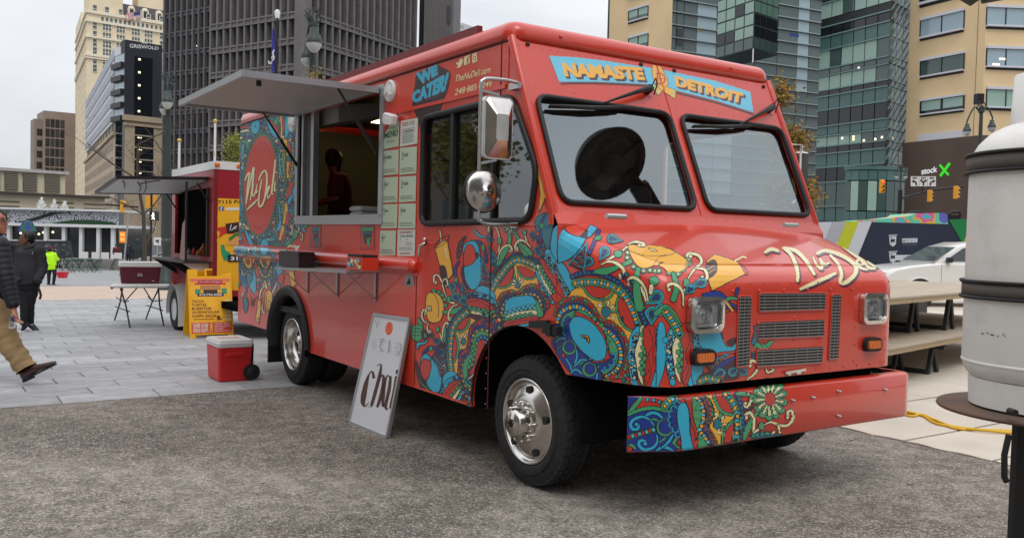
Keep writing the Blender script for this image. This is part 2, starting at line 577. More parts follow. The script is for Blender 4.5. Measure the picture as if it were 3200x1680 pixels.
for ins in(.125,):
 rr=hood_ring(ins,-.012*(ins-.1)/.1)
 rings.append(rr)
b=B();b.loft(rings,closed=False)
# top infill: strips joining the left and right halves of the last ring
last=rings[-1];mid=NP//2
for i in range(mid):
 L,Rr=last[i],last[NP-1-i];L2,R2=last[i+1],last[NP-2-i]
 n=8
 for k in range(n):
  f0,f1=k/n,(k+1)/n
  def cr_(p,q,f):
   v=p.lerp(q,f);v.z+=.03*sin(PI*f)*(.3+.7*min(1,(v.y+1.06)/.6));return v
  if i+1<mid:b.add([cr_(L,Rr,f0),cr_(L,Rr,f1),cr_(L2,R2,f1),cr_(L2,R2,f0)],[(0,1,2,3)],True)
  else:b.add([cr_(L,Rr,f0),cr_(L,Rr,f1),last[mid]],[(0,1,2)],True)
hood=b.mk('bonnet',M_RED,truck)
bm=bmesh.new();bm.from_mesh(hood.data);bmesh.ops.remove_doubles(bm,verts=bm.verts,dist=.0004);bmesh.ops.recalc_face_normals(bm,faces=bm.faces);bm.to_mesh(hood.data);bm.free()
b=B()  # cowl between bonnet and windscreen, and the pocket behind the wheel opening
b.PZ([(.0,-.34,1.59),(.0,-.345,1.625),(.0,-.292,1.702),(.0,-.25,1.702),(.0,-.25,1.55)],(W,0,0))
b.mk('cowl',M_RED,truck)
# --- bumper
def bump_ring(o,z):
 pts=p_('0.055 -0.93 0.10 -0.955 0.22 -1.025 0.30 -1.062 0.42 -1.072')
 pts=pts+p_('2.36 -1.072 2.42 -1.05 2.432 -1.0 2.43 -0.85')
 return[V_((x+(0 if x<2.4 else-o),y+o*min(1,max(.1,(x-.05)/.25)),z))for x,y in pts]
b=B()
rr=[bump_ring(.06,.712),bump_ring(.03,.712),bump_ring(.010,.706),bump_ring(0,.692),bump_ring(0,.43),bump_ring(.008,.417),bump_ring(.03,.414),bump_ring(.06,.414)]
b.loft(rr,closed=False,smooth=True)
bumper=b.mk('bumper',M_RED,truck)
b=B()
for u,v in((2618,1221),(2764,1216),(2618,1298),(2538,1240),(2475,1249)):
 p=at(u,v,'y',-1.075);b.LA(p,(0,-1,0),p_('0 0.011 0.006 0.010 0.012 0.006 0.022 0.006 0.024 0.0'),10)
b.mk('bumper_bolt',M_STEEL,bumper)
b=B();b.box((.3,-.98,.50),(2.1,-.90,.62));b.mk('bumper_bracket',M_UNDER,truck)

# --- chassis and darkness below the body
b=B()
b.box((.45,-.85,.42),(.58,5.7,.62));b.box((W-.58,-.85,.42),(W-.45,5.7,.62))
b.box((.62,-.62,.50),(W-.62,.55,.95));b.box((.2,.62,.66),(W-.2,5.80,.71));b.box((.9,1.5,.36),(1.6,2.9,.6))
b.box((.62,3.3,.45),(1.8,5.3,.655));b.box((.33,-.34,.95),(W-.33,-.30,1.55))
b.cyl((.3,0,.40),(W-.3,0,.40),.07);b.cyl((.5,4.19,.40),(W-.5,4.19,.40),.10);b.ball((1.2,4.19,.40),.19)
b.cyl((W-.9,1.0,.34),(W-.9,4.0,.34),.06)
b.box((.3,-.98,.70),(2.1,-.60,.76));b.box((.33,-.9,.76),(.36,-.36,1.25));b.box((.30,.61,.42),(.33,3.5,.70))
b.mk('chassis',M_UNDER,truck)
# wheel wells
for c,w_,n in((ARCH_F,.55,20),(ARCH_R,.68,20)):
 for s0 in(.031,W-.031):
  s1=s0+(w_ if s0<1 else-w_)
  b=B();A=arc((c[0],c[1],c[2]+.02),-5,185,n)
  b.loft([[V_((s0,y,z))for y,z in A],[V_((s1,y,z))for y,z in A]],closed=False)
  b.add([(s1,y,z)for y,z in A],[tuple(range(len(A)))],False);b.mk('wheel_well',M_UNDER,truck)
b=B()  # flare round the rear opening
A=arc((ARCH_R[0],ARCH_R[1],ARCH_R[2]+.01),4,178,28)
b.tube([(-.012,y,z)for y,z in A],.036,10)
A2=arc((ARCH_R[0],ARCH_R[1],ARCH_R[2]-.05),-8,186,28)
b.loft([[V_((-.045,y,z))for y,z in A],[V_((-.02,y,z))for y,z in A2],[V_((.10,y,z))for y,z in A2]],closed=False)
b.box((-.03,ARCH_R[0]+.53,.16),(.2,ARCH_R[0]+.56,.5))
b.mk('wheel_arch_flare',M_BLK,truck)
b=B();A=arc((ARCH_F[0],ARCH_F[1],ARCH_F[2]),-4,122,24)
b.tube([(.01,y,z)for y,z in A],.010,6);b.mk('arch_lip',M_BLK,truck)
b=B();b.box((-.05,-.42,.985),(-.006,-.28,1.035));b.box((-.06,-.37,.975),(-.02,-.33,1.045));b.OBX((-.02,-.21,1.03),(.014,0,0),(0,.09,-.01),(0,0,.022))
b.mk('bonnet_latch',M_BLK,truck)

# --- wheels
def wheel(cx,cy,side_,dual=False):
 """side_ = -1 for the near side; cx is the outer face of the tyre"""
 s=-side_
 def L(bld,prof,seg=48):  # axis runs inwards from the outer face
  bld.LA((cx,cy,.405),(s,0,0),prof,seg,cap=False);return bld
 t=B()
 L(t,p_('0.02 0.262 0.004 0.275 -0.002 0.300 0.006 0.335 0.016 0.360 0.022 0.379 0.034 0.394 0.05 0.3985 0.095 0.3995 0.18 0.3985 0.205 0.392 0.22 0.37 0.228 0.30 0.21 0.25'))
 t.LA((cx,cy,.405),(s,0,0),p_('0.001 0.318 -0.004 0.322 0.0015 0.326'),48,cap=False)
 tyre=t.mk('tyre',M_TYRE,truck)
 k=B();n=46
 for i in range(n):
  for j,(o0,o1,sh)in enumerate(((.024,.058,.0),(.066,.100,.35),(.110,.148,.0),(.158,.205,.35))):
   a0=2*PI*(i+sh)/n;a1=a0+2*PI/n*.74;sk=.04*(1 if j%2 else-1)
   vs=[]
   for rr_,in_ in((.393,0),(.4055,.001)):
    ro=rr_-(.012 if j==0 else 0);ri=rr_-(.012 if j==3 else 0)
    for(o,aa,q)in((o0+in_,a0,ro),(o1-in_,a0+sk,ri),(o1-in_,a1+sk,ri),(o0+in_,a1,ro)):
     vs.append((cx+s*o,cy+cos(aa)*q,.405+sin(aa)*q))
   k.add(vs,[(4,5,6,7),(0,1,5,4),(1,2,6,5),(2,3,7,6),(3,0,4,7)],False)
 k.mk('tread',M_TYRE,tyre,kind='stuff')
 r=B()
 if dual:
  prof=p_('0.03 0.262 0.004 0.268 0.0 0.258 0.012 0.248 0.06 0.243 0.12 0.235 0.145 0.20 0.152 0.15 0.150 0.11 0.10 0.10 0.06 0.085 0.05 0.06 0.048 0.0')
 else:
  prof=p_('0.03 0.262 0.006 0.268 0.002 0.258 0.012 0.246 0.035 0.240 0.030 0.225 -0.004 0.175 -0.020 0.125 -0.012 0.098 -0.03 0.092 -0.085 0.086 -0.105 0.072 -0.110 0.0')
 L(r,prof)
 rim=r.mk('rim',M_CHROME,truck)
 for i in range(5):
  h=B()
  an=2*PI*(i+.33)/5
  rr_=.198;off=.0155 if not dual else .1455
  c=V_((cx+s*(off-.004),cy+rr_*cos(an),.405+rr_*sin(an)))
  h.cyl(c-V_((s*.012,0,0)),c+V_((s*.02,0,0)),.026,seg=14);h.mk('hand_hole',M_BLK,rim)
 n=10
 for i in range(n):
  nt=B()
  an=2*PI*i/n;rr_=.118
  c=V_((cx+s*(-.014 if not dual else .150),cy+rr_*cos(an),.405+rr_*sin(an)))
  nt.cyl(c,c-V_((s*.035,0,0)),.014,.012,8);nt.ball(c-V_((s*.035,0,0)),.0125,seg=8,rings=5);nt.mk('wheel_nut',M_CHROME,rim)
 e=B();x=cx-s*(.1125 if not dual else-.046)
 for i in range(6):
  an=PI*i/3
  e.bar((x,cy,.405),(x,cy+.028*cos(an),.405+.028*sin(an)),.012,.003,up=(1,0,0))
 e.mk('hub_emblem',M_BLK,rim)
 if dual:
  t2=B();t2.LA((cx+s*.27,cy,.405),(s,0,0),p_('0.02 0.25 0.0 0.28 0.0 0.33 0.02 0.385 0.05 0.40 0.18 0.40 0.21 0.38 0.22 0.26'),32);t2.mk('tyre',M_TYRE,truck)
wheel(.045,.0,-1)
wheel(.045,4.19,-1,True)
wheel(W-.045,.0,1)
wheel(W-.045,4.19,1,True)

# --- front fittings: grille openings, headlights, turn signals, badge
YG=FY-.006
def front_pt(u,v,off=.0):return at(u,v,'y',YG-off)
M_GRILLE=mat('grille_bars',(.30,.30,.30),rgh=.35,metal=.8)
def grille(q,nh,nv):
 """q: photo corners TL TR BR BL of an opening"""
 P=[front_pt(u,v,.0015)for u,v in q]
 xs=[p.x for p in P];zs=[p.z for p in P]
 lp=rpoly([(p.x,p.z)for p in P],.018)
 g=B();g.add([(p.x,YG-.002,p.y)for p in lp],[tuple(range(len(lp)))],False)
 pan=g.mk('grille_opening',M_BLK,truck)
 TL,TR,BR,BL=P
 r_=B()
 for i in range(nh):
  f=(i+.6)/nh
  a_=TL.lerp(BL,f);c_=TR.lerp(BR,f);a_.x+=.004;c_.x-=.004
  r_.bar(a_+V_((0,-.003,0)),c_+V_((0,-.003,0)),.006,.007)
 for i in range(nv):
  f=(i+.5)/nv
  a_=TL.lerp(TR,f);c_=BL.lerp(BR,f)
  r_.bar(a_+V_((0,-.001,-.004)),c_+V_((0,-.001,.004)),.004,.004,up=(0,1,0))
 r_.mk('grille_bars',M_GRILLE,pan)
 e=B();pts=[V_((p.x,YG-.004,p.y))for p in lp];pts+=pts[:2]
 e.tube(pts,.004,6,cap=False);e.mk('grille_edge',M_RED,pan)
def G(x,y):return(2050+x*.45845,640+y*.45845)
grille([G(560,620),G(650,620),G(632,1098),G(543,1112)],22,3)
grille([G(1196,608),G(1262,608),G(1240,1052),G(1172,1056)],21,3)
grille([G(700,600),G(1155,598),G(1152,715),G(697,730)],6,6)
grille([G(692,796),G(1146,776),G(1142,898),G(688,916)],6,6)
grille([G(685,985),G(1138,960),G(1130,1078),G(682,1106)],6,6)
for(cx_,cz_)in((.457,1.147),(W-.457,1.147)):
 hw,hh=.128,.100
 f=B()
 O=rrect(-hw,-hh,hw,hh,.05);I=rrect(-hw+.024,-hh+.024,hw-.024,hh-.024,.035);K=rrect(-hw+.034,-hh+.034,hw-.034,hh-.034,.03)
 f.loft([[V_((cx_+p[0],YG+.0,cz_+p[1]))for p in O],[V_((cx_+p[0]*.985,YG-.035,cz_+p[1]*.985))for p in O],[V_((cx_+p[0],YG-.04,cz_+p[1]))for p in I],[V_((cx_+p[0],YG-.012,cz_+p[1]))for p in K]],smooth=False)
 hl=f.mk('headlight',M_CHROME,truck)
 f=B();K2=rrect(-hw+.034,-hh+.034,hw-.034,hh-.034,.03)
 f.add([(cx_+p[0],YG-.011,cz_+p[1])for p in K2],[tuple(range(len(K2)))],False)
 f.mk('reflector_bowl',mat('bright_reflector',(.8,.8,.8),rgh=.25,metal=.25,var=.12,vsc=14),hl)
 f=B();f.LA((cx_,YG-.0095,cz_-.005),(0,-1,0),p_('0 0.07 0.004 0.055 0.001 0.025 0.012 0.012 0.014 0'),20);f.mk('bulb_ring',M_CHROME,hl)
 f=B();K3=rrect(-hw+.05,-hh+.05,hw-.05,hh-.05,.025)
 f.loft([[V_((cx_+p[0],YG-.016,cz_+p[1]))for p in K2],[V_((cx_+p[0],YG-.032,cz_+p[1]))for p in K3]]);f.add([(cx_+p[0],YG-.0322,cz_+p[1])for p in K3],[tuple(range(len(K3)))],False)
 for i in range(5):
  xx=cx_-.085+.0425*i;f.bar((xx*.78+cx_*.22,YG-.0335,cz_-.045),(xx*.78+cx_*.22,YG-.0335,cz_+.045),.002,.002,up=(0,1,0))
 f.mk('lens',M_LENS,hl)
for x_ in(.452,W-.452):
 O=rrect(-.088,-.045,.088,.045,.042);I=rrect(-.068,-.027,.068,.027,.014);z_=.917
 f=B();f.loft([[V_((x_+p[0],YG,z_+p[1]))for p in O],[V_((x_+p[0]*.95,YG-.03,z_+p[1]*.95))for p in O],[V_((x_+p[0],YG-.03,z_+p[1]))for p in I],[V_((x_+p[0],YG-.018,z_+p[1]))for p in I]],smooth=False)
 ts=f.mk('turn_signal',M_BLK,truck)
 f=B();f.loft([[V_((x_+p[0],YG-.015,z_+p[1]))for p in I],[V_((x_+p[0]*.9,YG-.036,z_+p[1]*.9))for p in I]]);f.add([(x_+p[0]*.9,YG-.036,z_+p[1]*.9)for p in I],[tuple(range(len(I)))],False)
 for i in range(6):f.bar((x_-.05+.02*i,YG-.037,z_-.022),(x_-.05+.02*i,YG-.037,z_+.022),.004,.003,up=(0,1,0))
 f.mk('amber_lens',M_AMBER,ts)
b=B();p=front_pt(2480,1158);b.OBX(p+V_((0,-.012,0)),(.09,0,.004),(0,.006,0),(0,0,.008));b.box((p.x-.06,YG-.008,p.z-.022),(p.x-.03,YG,p.z));b.box((p.x+.02,YG-.008,p.z-.02),(p.x+.06,YG,p.z));b.mk('bonnet_handle',M_CHROME,truck)
for u,v in((1925,683),(2470,709)):
 p=at(u,v,'z',1.632);b=B();b.cyl(p+V_((-.055,0,.01)),p+V_((.055,0,.01)),.012,seg=10);b.mk('bonnet_hinge',M_STEEL,truck)
# --- rivets, one joined part
b=B()
def rivet(p,n,r=.007):
 d,s_,t_=basis(n);p=V_(p)
 vs=[p+(s_*cos(a_)+t_*sin(a_))*r for a_ in(0,1.05,2.1,3.14,4.19,5.24)]+[p+d*r*.55+(s_*cos(a_)+t_*sin(a_))*r*.5 for a_ in(0,1.05,2.1,3.14,4.19,5.24)]
 b.add(vs,[(i,(i+1)%6,6+(i+1)%6,6+i)for i in range(6)]+[tuple(range(6,12))],True)
def row(p,q,n,nv,r=.007):
 p=V_(p);q=V_(q)
 for i in range(n):rivet(p.lerp(q,i/(n-1)),nv,r)
FN=(0,-1,0);SN=(-1,0,0);WN=(0,-.912,.41)
row((.70,YG,1.315),(2.13,YG,1.315),13,FN);row((2.12,YG,1.24),(2.12,YG,.80),7,FN);row((.62,YG,.79),(2.1,YG,.79),12,FN);row((.68,YG,1.27),(1.75,YG,1.27),6,FN,.011)
row((1.80,YG,1.24),(1.80,YG,.82),5,FN);row((.62,YG,1.10),(.62,YG,.80),4,FN)
for z in(1.106,.98):rivet((1.21,YG,z),FN,.011)
row((.05,wy(H-.05),H-.05),(W-.05,wy(H-.05),H-.05),40,WN,.006)
row((.1,wy(2.47),2.47),(W-.1,wy(2.47),2.47),16,WN,.006);row((.05,-.300,1.69),(W-.05,-.300,1.69),26,WN,.006)
row((1.175,wy(2.55),2.55),(1.19,wy(1.75),1.75),9,WN,.005);row((1.27,wy(2.55),2.55),(1.265,wy(1.75),1.75),9,WN,.005)
row((0,.3,H-.05),(0,5.8,H-.05),70,SN,.006);row((0,.25,2.455),(0,1.9,2.455),16,SN,.006);row((0,1.42,1.45),(0,1.42,2.42),12,SN,.006);row((0,1.37,.45),(0,1.37,1.55),14,SN,.006)
row((-.006,.25,2.51),(-.006,.25,2.75),6,SN);row((0,.40,.45),(0,.40,1.55),12,SN,.006);row((0,.45,1.585),(0,1.30,1.575),10,SN,.006);row((0,1.5,1.42),(0,5.8,1.42),40,SN,.005)
row((0,1.45,2.70),(0,1.95,2.42),4,SN,.006);row((0,1.70,2.52),(0,1.98,2.30),5,SN,.006)
b.mk('rivets',M_RED,truck,kind='stuff')
for u,v in((1648,140),(2002,203),(2106,222),(2385,272)):
 p=atp(u,v,(0,.2,2.79),WN);b=B();b.LA(p,WN,p_('0 0.016 0.01 0.014 0.018 0.007 0.02 0'),12);b.mk('marker_stud',mat('dark_stud',(.06,.02,.02),rgh=.3),truck)

# --- wipers
def wiper(pv,tip,bl0,bl1):
 n=V_(WN)
 P=lambda q,o:atp(q[0],q[1],(0,.2,2.79),WN)+n*o
 a_=P(pv,.03);t_=P(tip,.035)
 w_=B();w_.tube([a_+n*.02,a_.lerp(t_,.3)+n*.03,t_],.009,8,radii=[.022,.016,.006]);w_.cyl(a_-n*.03,a_+n*.03,.026)
 w_.tube([a_+n*.02,a_+V_((.03,0,.06))+n*.04,a_+V_((.06,0,.03))+n*.02,a_+V_((.05,0,-.03))],.005,6)
 ar=w_.mk('wiper_arm',M_BLKM,truck)
 w_=B();p0,p1=P(bl0,.03),P(bl1,.03);up_=(p1-p0).cross(n).normalized()
 w_.tube([p0.lerp(p1,f)+up_*.012*(1-abs(2*f-1))for f in(0,.15,.5,.85,1)],.01,8,radii=[.005,.012,.015,.012,.005])
 w_.bar(p0-n*.012,p1-n*.012,.012,.03,up=n);w_.mk('wiper_blade',M_BLK,ar)
wiper((2018,288),(1880,330),(1712,337),(1942,342))
wiper((2400,345),(2300,398),(2160,399),(2340,398))

# --- near side mirrors on their tubular arm
MY=.02
mp_=lambda u,v:at(u,v,'y',MY)
path=[at(1626,262,'x',.0),mp_(1590,252),mp_(1530,246),mp_(1510,252),mp_(1503,280),mp_(1498,500),mp_(1496,670),mp_(1502,690),mp_(1525,700),mp_(1590,702),at(1625,705,'x',.0)]
b=B();b.tube(CM(path,4),.011,10);b.OBX(at(1612,270,'x',-.02),(.02,0,0),(0,.05,0),(0,0,.02));b.OBX(at(1612,703,'x',-.01),(.015,0,0),(0,.04,0),(0,0,.018))
b.bar(mp_(1503,282),mp_(1560,298),.015);b.bar(mp_(1500,510),mp_(1550,500),.015)
arm=b.mk('mirror_arm',M_STEEL,truck)
c0,c1=mp_(1512,298),mp_(1596,502)
cx_,cz_=(c0.x+c1.x)/2,(c0.z+c1.z)/2;hw,hh=(c1.x-c0.x)/2,(c0.z-c1.z)/2
b=B();O=rrect(-hw,-hh,hw,hh,.03)
b.loft([[V_((cx_+p[0],MY+.02,cz_+p[1]))for p in O],[V_((cx_+p[0],MY-.015,cz_+p[1]))for p in O]],cap=True,smooth=False)
I=rrect(-hw*.72,-hh*.80,hw*.72,hh*.80,.01,1);J=rrect(-hw*.42,-hh*.42,hw*.42,hh*.42,.008,1)
O2=rrect(-hw*.93,-hh*.96,hw*.93,hh*.96,.02,1)
b.loft([[V_((cx_+p[0],MY-.016,cz_+p[1]))for p in O2],[V_((cx_+p[0]-.005,MY-.065,cz_+p[1]))for p in J]],smooth=False)
b.add([V_((cx_+p[0]-.005,MY-.065,cz_+p[1]))for p in J],[tuple(range(len(J)))],False)
b.mk('side_mirror',M_CHROME,truck)
c=mp_(1511,597)
b=B();b.LA(c+V_((0,.015,0)),(0,-1,0),p_('0 0.105 0.01 0.124 0.022 0.122 0.03 0.112 0.048 0.06 0.052 0.012 0.06 0.01 0.062 0'),28);cm=b.mk('convex_mirror',M_CHROME,truck)
b=B();b.LA(c+V_((0,.017,0)),(0,-1,0),p_('0 0.1 0.0 0.131 0.012 0.131 0.018 0.123'),28);b.mk('rubber_rim',M_BLK,cm)
# far side mirror, mostly hidden behind the pillar
b=B();b.OBX((W+.14,-.02,2.10),(.05,0,0),(0,.03,0),(0,0,.15),.01);b.tube([(W,0,2.3),(W+.12,-.03,2.3),(W+.13,-.03,1.9),(W,-.05,1.85)],.01);b.mk('side_mirror',M_CHROME,truck)
# --- door handle, badge plate, white disc sticker
b=B();p=at(1318,770,'x',-.03);b.tube([at(1326,760,'x',0),at(1326,762,'x',-.04),at(1312,768,'x',-.05),at(1309,800,'x',-.04)],.012,8);b.ball(at(1328,748,'x',-.01),.016);b.mk('door_handle',M_CHROME,truck)
b=B();q=[at(1266,893,'x',-.003),at(1294,893,'x',-.003),at(1294,860,'x',-.003),at(1266,860,'x',-.003)]
b.PZ(q,(-.003,0,0));b.cur=1;c=[a_+V_((-.004,0,0))for a_ in q]
b.add([c[0].lerp(c[2],.15),c[0].lerp(c[1],.85).lerp(c[3],.15),c[0].lerp(c[1],.5).lerp(c[3].lerp(c[2],.5),.8)],[(0,1,2)],False);b.mk('badge_plate',[mat('badge_grey',(.3,.3,.3),rgh=.4),M_BLK],truck)
b=B();c=at(1654,663,'x',.010);b.LA(c,(-1,0,0),p_('0 0.055 0.002 0.055 0.002 0'),20);b.mk('round_sticker',M_WHITE,truck)

# --- serving hatch, its window and shelf
fr=B()
for(y0,z0,y1,z1)in((1.99,1.62,3.98,1.685),(1.99,1.687,2.06,2.69),(3.92,1.687,3.98,2.69),(1.99,2.692,3.98,2.735)):
 fr.box((-.022,y0,z0),(.028,y1,z1))
fr.box((-.012,3.80,1.69),(.02,3.84,2.68));fr.box((-.002,3.55,1.69),(.05,3.62,2.68));fr.box((-.03,2.02,1.685),(.12,3.9,1.70))
frame=fr.mk('window_frame',M_ALU,truck)
b=B();b.box((.012,3.62,1.70),(.018,3.80,2.66));b.mk('sliding_screen',mat('dark_screen',(.05,.05,.055),rgh=.4),frame)
HZ=2.695
b=B();b.box((-1.115,2.075,HZ),(-.035,3.985,HZ+.02));hatch=b.mk('hatch_awning',mat('hatch_teal_top',rgb(130,175,165),rgh=.4),truck)
b=B();b.box((-1.09,2.11,HZ-.006),(-.06,3.95,HZ-.001));b.mk('hatch_lining',M_GREYP,hatch)
b=B()
b.box((-1.125,2.06,HZ-.028),(-1.092,4.0,HZ+.022));b.box((-1.09,2.06,HZ-.028),(-.03,2.085,HZ+.022));b.box((-1.09,3.975,HZ-.028),(-.03,4.0,HZ+.022));b.box((-.055,2.09,HZ-.025),(-.03,3.97,HZ+.015))
b.mk('hatch_frame',M_ALU,hatch)
b=B();b.cyl((-.97,2.15,HZ-.03),(-.97,2.15,HZ-.07),.02);b.mk('hatch_latch',M_BLKM,hatch)
for y_ in(2.11,3.94):
 b=B();a_=V_((-.36,y_,HZ-.02));c_=V_((-.015,y_,2.19));b.cyl(a_,a_.lerp(c_,.55),.009);b.cyl(a_.lerp(c_,.5),c_,.015);b.mk('gas_strut',M_BLKM,truck)
# shelf
sA,sB=V_((-.30,3.72,1.205)),V_((-.30,2.02,1.248));
b=B();b.PZ([sA,sB,(-.006,1.98,1.262),(-.006,3.74,1.222)],(0,0,-.02));b.PZ([sA,sB,sB+V_((.004,0,0)),sA+V_((.004,0,0))],(0,0,.004));shelf=b.mk('serving_shelf',M_STEEL,truck)
for f in(.05,.48,.95):
 o=sA.lerp(sB,f);b=B()
 b.bar(o+V_((.29,0,-.02)),o+V_((.29,0,-.25)),.03,.006,up=(1,0,0));b.bar(o+V_((.05,0,-.03)),o+V_((.288,0,-.23)),.022,.006);b.bar(o+V_((.03,0,-.025)),o+V_((.28,0,-.02)),.025,.006)
 b.mk('shelf_bracket',M_ALU,shelf)
# small fittings above
for(u,v,r_,nm)in((1223,285,.085,'round_vent'),(919,382,.10,'round_vent')):
 c=at(u,v,'x',-.001);b=B();b.LA(c,SN,[(0,r_),(.02,r_),(.03,r_*.9),(.022,r_*.78),(.03,r_*.6),(.04,0)],24)
 for k in range(3):
  an=R(100+120*k);b.bar(c+V_((-.036,0,0)),c+V_((-.032,cos(an)*r_*.75,sin(an)*r_*.75)),.02,.01,up=(1,0,0))
 b.mk(nm,M_WHITE,truck)
c=at(1219,372,'x',-.05);b=B();b.OBX(c,(.03,0,0),(0,.085,.02),(0,-.01,.04),.012);b.bar(c,c+V_((.05,0,.03)),.03);b.OBX(c+V_((-.025,.0,-.02)),(.01,0,0),(0,.055,.012),(0,0,.022));b.mk('flood_light',M_WHITE,truck)

# --- kitchen seen through the hatch
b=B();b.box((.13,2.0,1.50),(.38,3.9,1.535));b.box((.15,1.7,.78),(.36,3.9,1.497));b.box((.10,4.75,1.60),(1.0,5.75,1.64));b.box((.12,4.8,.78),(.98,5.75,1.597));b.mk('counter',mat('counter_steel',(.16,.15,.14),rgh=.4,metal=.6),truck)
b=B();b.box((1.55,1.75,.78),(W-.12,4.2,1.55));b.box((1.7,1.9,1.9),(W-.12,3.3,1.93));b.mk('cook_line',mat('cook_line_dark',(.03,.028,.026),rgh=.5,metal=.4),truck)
b=B();b.PZ([(.10,3.2,2.56),(.10,3.2,2.72),(.75,3.2,2.80),(.75,3.2,2.70)],(0,1.0,0));b.mk('extractor_duct',mat('duct_grey',(.26,.26,.25),rgh=.45),truck)
b=B();b.cyl(at(1106,371,'x',1.3),at(1152,376,'x',1.3),.022);b.cyl(at(1157,376.5,'x',1.3),at(1215,383,'x',1.3),.022);b.mk('fluorescent_tube',mat('tube_light',(1,.9,.5),emit=(1.0,.80,.35),estr=26.0),truck)
# --- cab interior
b=B();b.box((.06,-.25,1.06),(W-.06,.12,1.58));b.PZ([(.06,-.22,1.581),(.06,-.05,1.66),(.06,.12,1.64),(.06,.14,1.581)],(W-.12,0,0));b.mk('dashboard',mat('dash_grey',(.09,.095,.10),rgh=.6),truck)
b=B();c=V_((1.85,.32,1.62));d_=V_((0,.5,.75)).normalized();_,s_,t_=basis(d_)
b.tube([c+(s_*cos(a_)+t_*sin(a_))*.22 for a_ in[2*PI*i/24 for i in range(26)]],.016,8,cap=False);b.bar(c-s_*.21,c+s_*.21,.03);b.cyl(c,c-d_*.4,.03);b.mk('steering_wheel',M_BLK,truck)
for x_ in(.35,1.65):
 b=B();b.OBX((x_+.2,.85,1.25),(.22,0,0),(0,.22,0),(0,0,.06),.04);b.OBX((x_+.2,1.08,1.62),(.22,0,0),(0,.05,.02),(0,.08,.38),.04);b.box((x_+.05,.7,.78),(x_+.35,1.0,1.19));b.mk('seat',mat('seat_cloth',rgb(110,40,34)if x_<1 else(.05,.05,.055),rgh=.9),truck)
# GROUND
def ground_mat(name,c1,c2,speck,sc=1.0,bump=.5,patch=None):
 m=mat(name,c1,rgh=.92,spec=.25)
 n,l=m.node_tree.nodes,m.node_tree.links
 bs=n['Principled BSDF']
 t=n.new('ShaderNodeTexCoord')
 def noise(s,d=5,r=.55):
  z=n.new('ShaderNodeTexNoise');z.inputs['Scale'].default_value=s;z.inputs['Detail'].default_value=d;z.inputs['Roughness'].default_value=r
  l.new(t.outputs['Object'],z.inputs['Vector']);return z.outputs[0]
 def ramp(x,p0,c0,p1,c1_):
  r=n.new('ShaderNodeValToRGB');r.color_ramp.elements[0].position=p0;r.color_ramp.elements[1].position=p1
  r.color_ramp.elements[0].color=(*c0,1);r.color_ramp.elements[1].color=(*c1_,1);l.new(x,r.inputs[0]);return r.outputs[0]
 def mix(f,a,b,mode='MIX'):
  k=n.new('ShaderNodeMix');k.data_type='RGBA';k.blend_type=mode
  for s_,i in((f,0),(a,6),(b,7)):
   if isinstance(s_,(int,float)):k.inputs[i].default_value=s_
   elif isinstance(s_,tuple):k.inputs[i].default_value=(*s_,1)
   else:l.new(s_,k.inputs[i])
  return k.outputs[2]
 W1=(1,1,1);K=(0,0,0)
 base=ramp(noise(.55*sc,4),.38,c1,.62,c2)
 fine=ramp(noise(38*sc,6,.7),.36,(.45,.45,.45),.66,(1.5,1.5,1.5))
 base=mix(1.0,base,fine,'MULTIPLY')
 v=n.new('ShaderNodeTexVoronoi');v.inputs['Scale'].default_value=120*sc;l.new(t.outputs['Object'],v.inputs['Vector'])
 sp=n.new('ShaderNodeMath');sp.operation='GREATER_THAN';sp.inputs[1].default_value=.86
 sepc=n.new('ShaderNodeSeparateColor');l.new(v.outputs['Color'],sepc.inputs[0]);l.new(sepc.outputs[0],sp.inputs[0])
 base=mix(sp.outputs[0],base,speck)
 if patch:base=mix(mix(1.0,ramp(noise(.9,7,.72),.50,K,.66,(.8,)*3),ramp(noise(26,5,.75),.46,K,.56,W1),'MULTIPLY'),base,patch)
 base=mix(1.0,base,ramp(noise(7,6,.7),.40,(.72,)*3,.60,(1.15,)*3),'MULTIPLY')
 dk=ramp(noise(.35,3),.35,(.68,.66,.64),.6,(1.08,1.08,1.08))
 base=mix(1.0,base,dk,'MULTIPLY')
 l.new(base,bs.inputs['Base Color'])
 bp=n.new('ShaderNodeBump');bp.inputs['Strength'].default_value=bump;bp.inputs['Distance'].default_value=.012
 l.new(noise(60*sc,8,.7),bp.inputs['Height']);l.new(bp.outputs[0],bs.inputs['Normal'])
 return m
M_GRAVEL=ground_mat('gravel_lot',(.185,.158,.134),(.315,.278,.238),(.54,.50,.45),1.0,1.0,patch=(.38,.34,.30))
M_PLAZA=mat('far_plaza_stone',(.30,.305,.31),rgh=.8,var=.12,vsc=.6)
M_TILE=[mat('paving_stone',(v,v*1.01,v*1.03),rgh=.7,var=.16,vsc=5,bump=.2,bscale=25)for v in(.31,.35,.39)]
M_BAND=mat('pale_brick_band',rgb(200,178,160),rgh=.8,var=.08,vsc=3)
M_CONC=mat('concrete',rgb(205,195,180),rgh=.85,var=.10,vsc=1.6,bump=.15,bscale=40)
M_JOINT=mat('joint_dirt',(.11,.10,.09),rgh=.95)

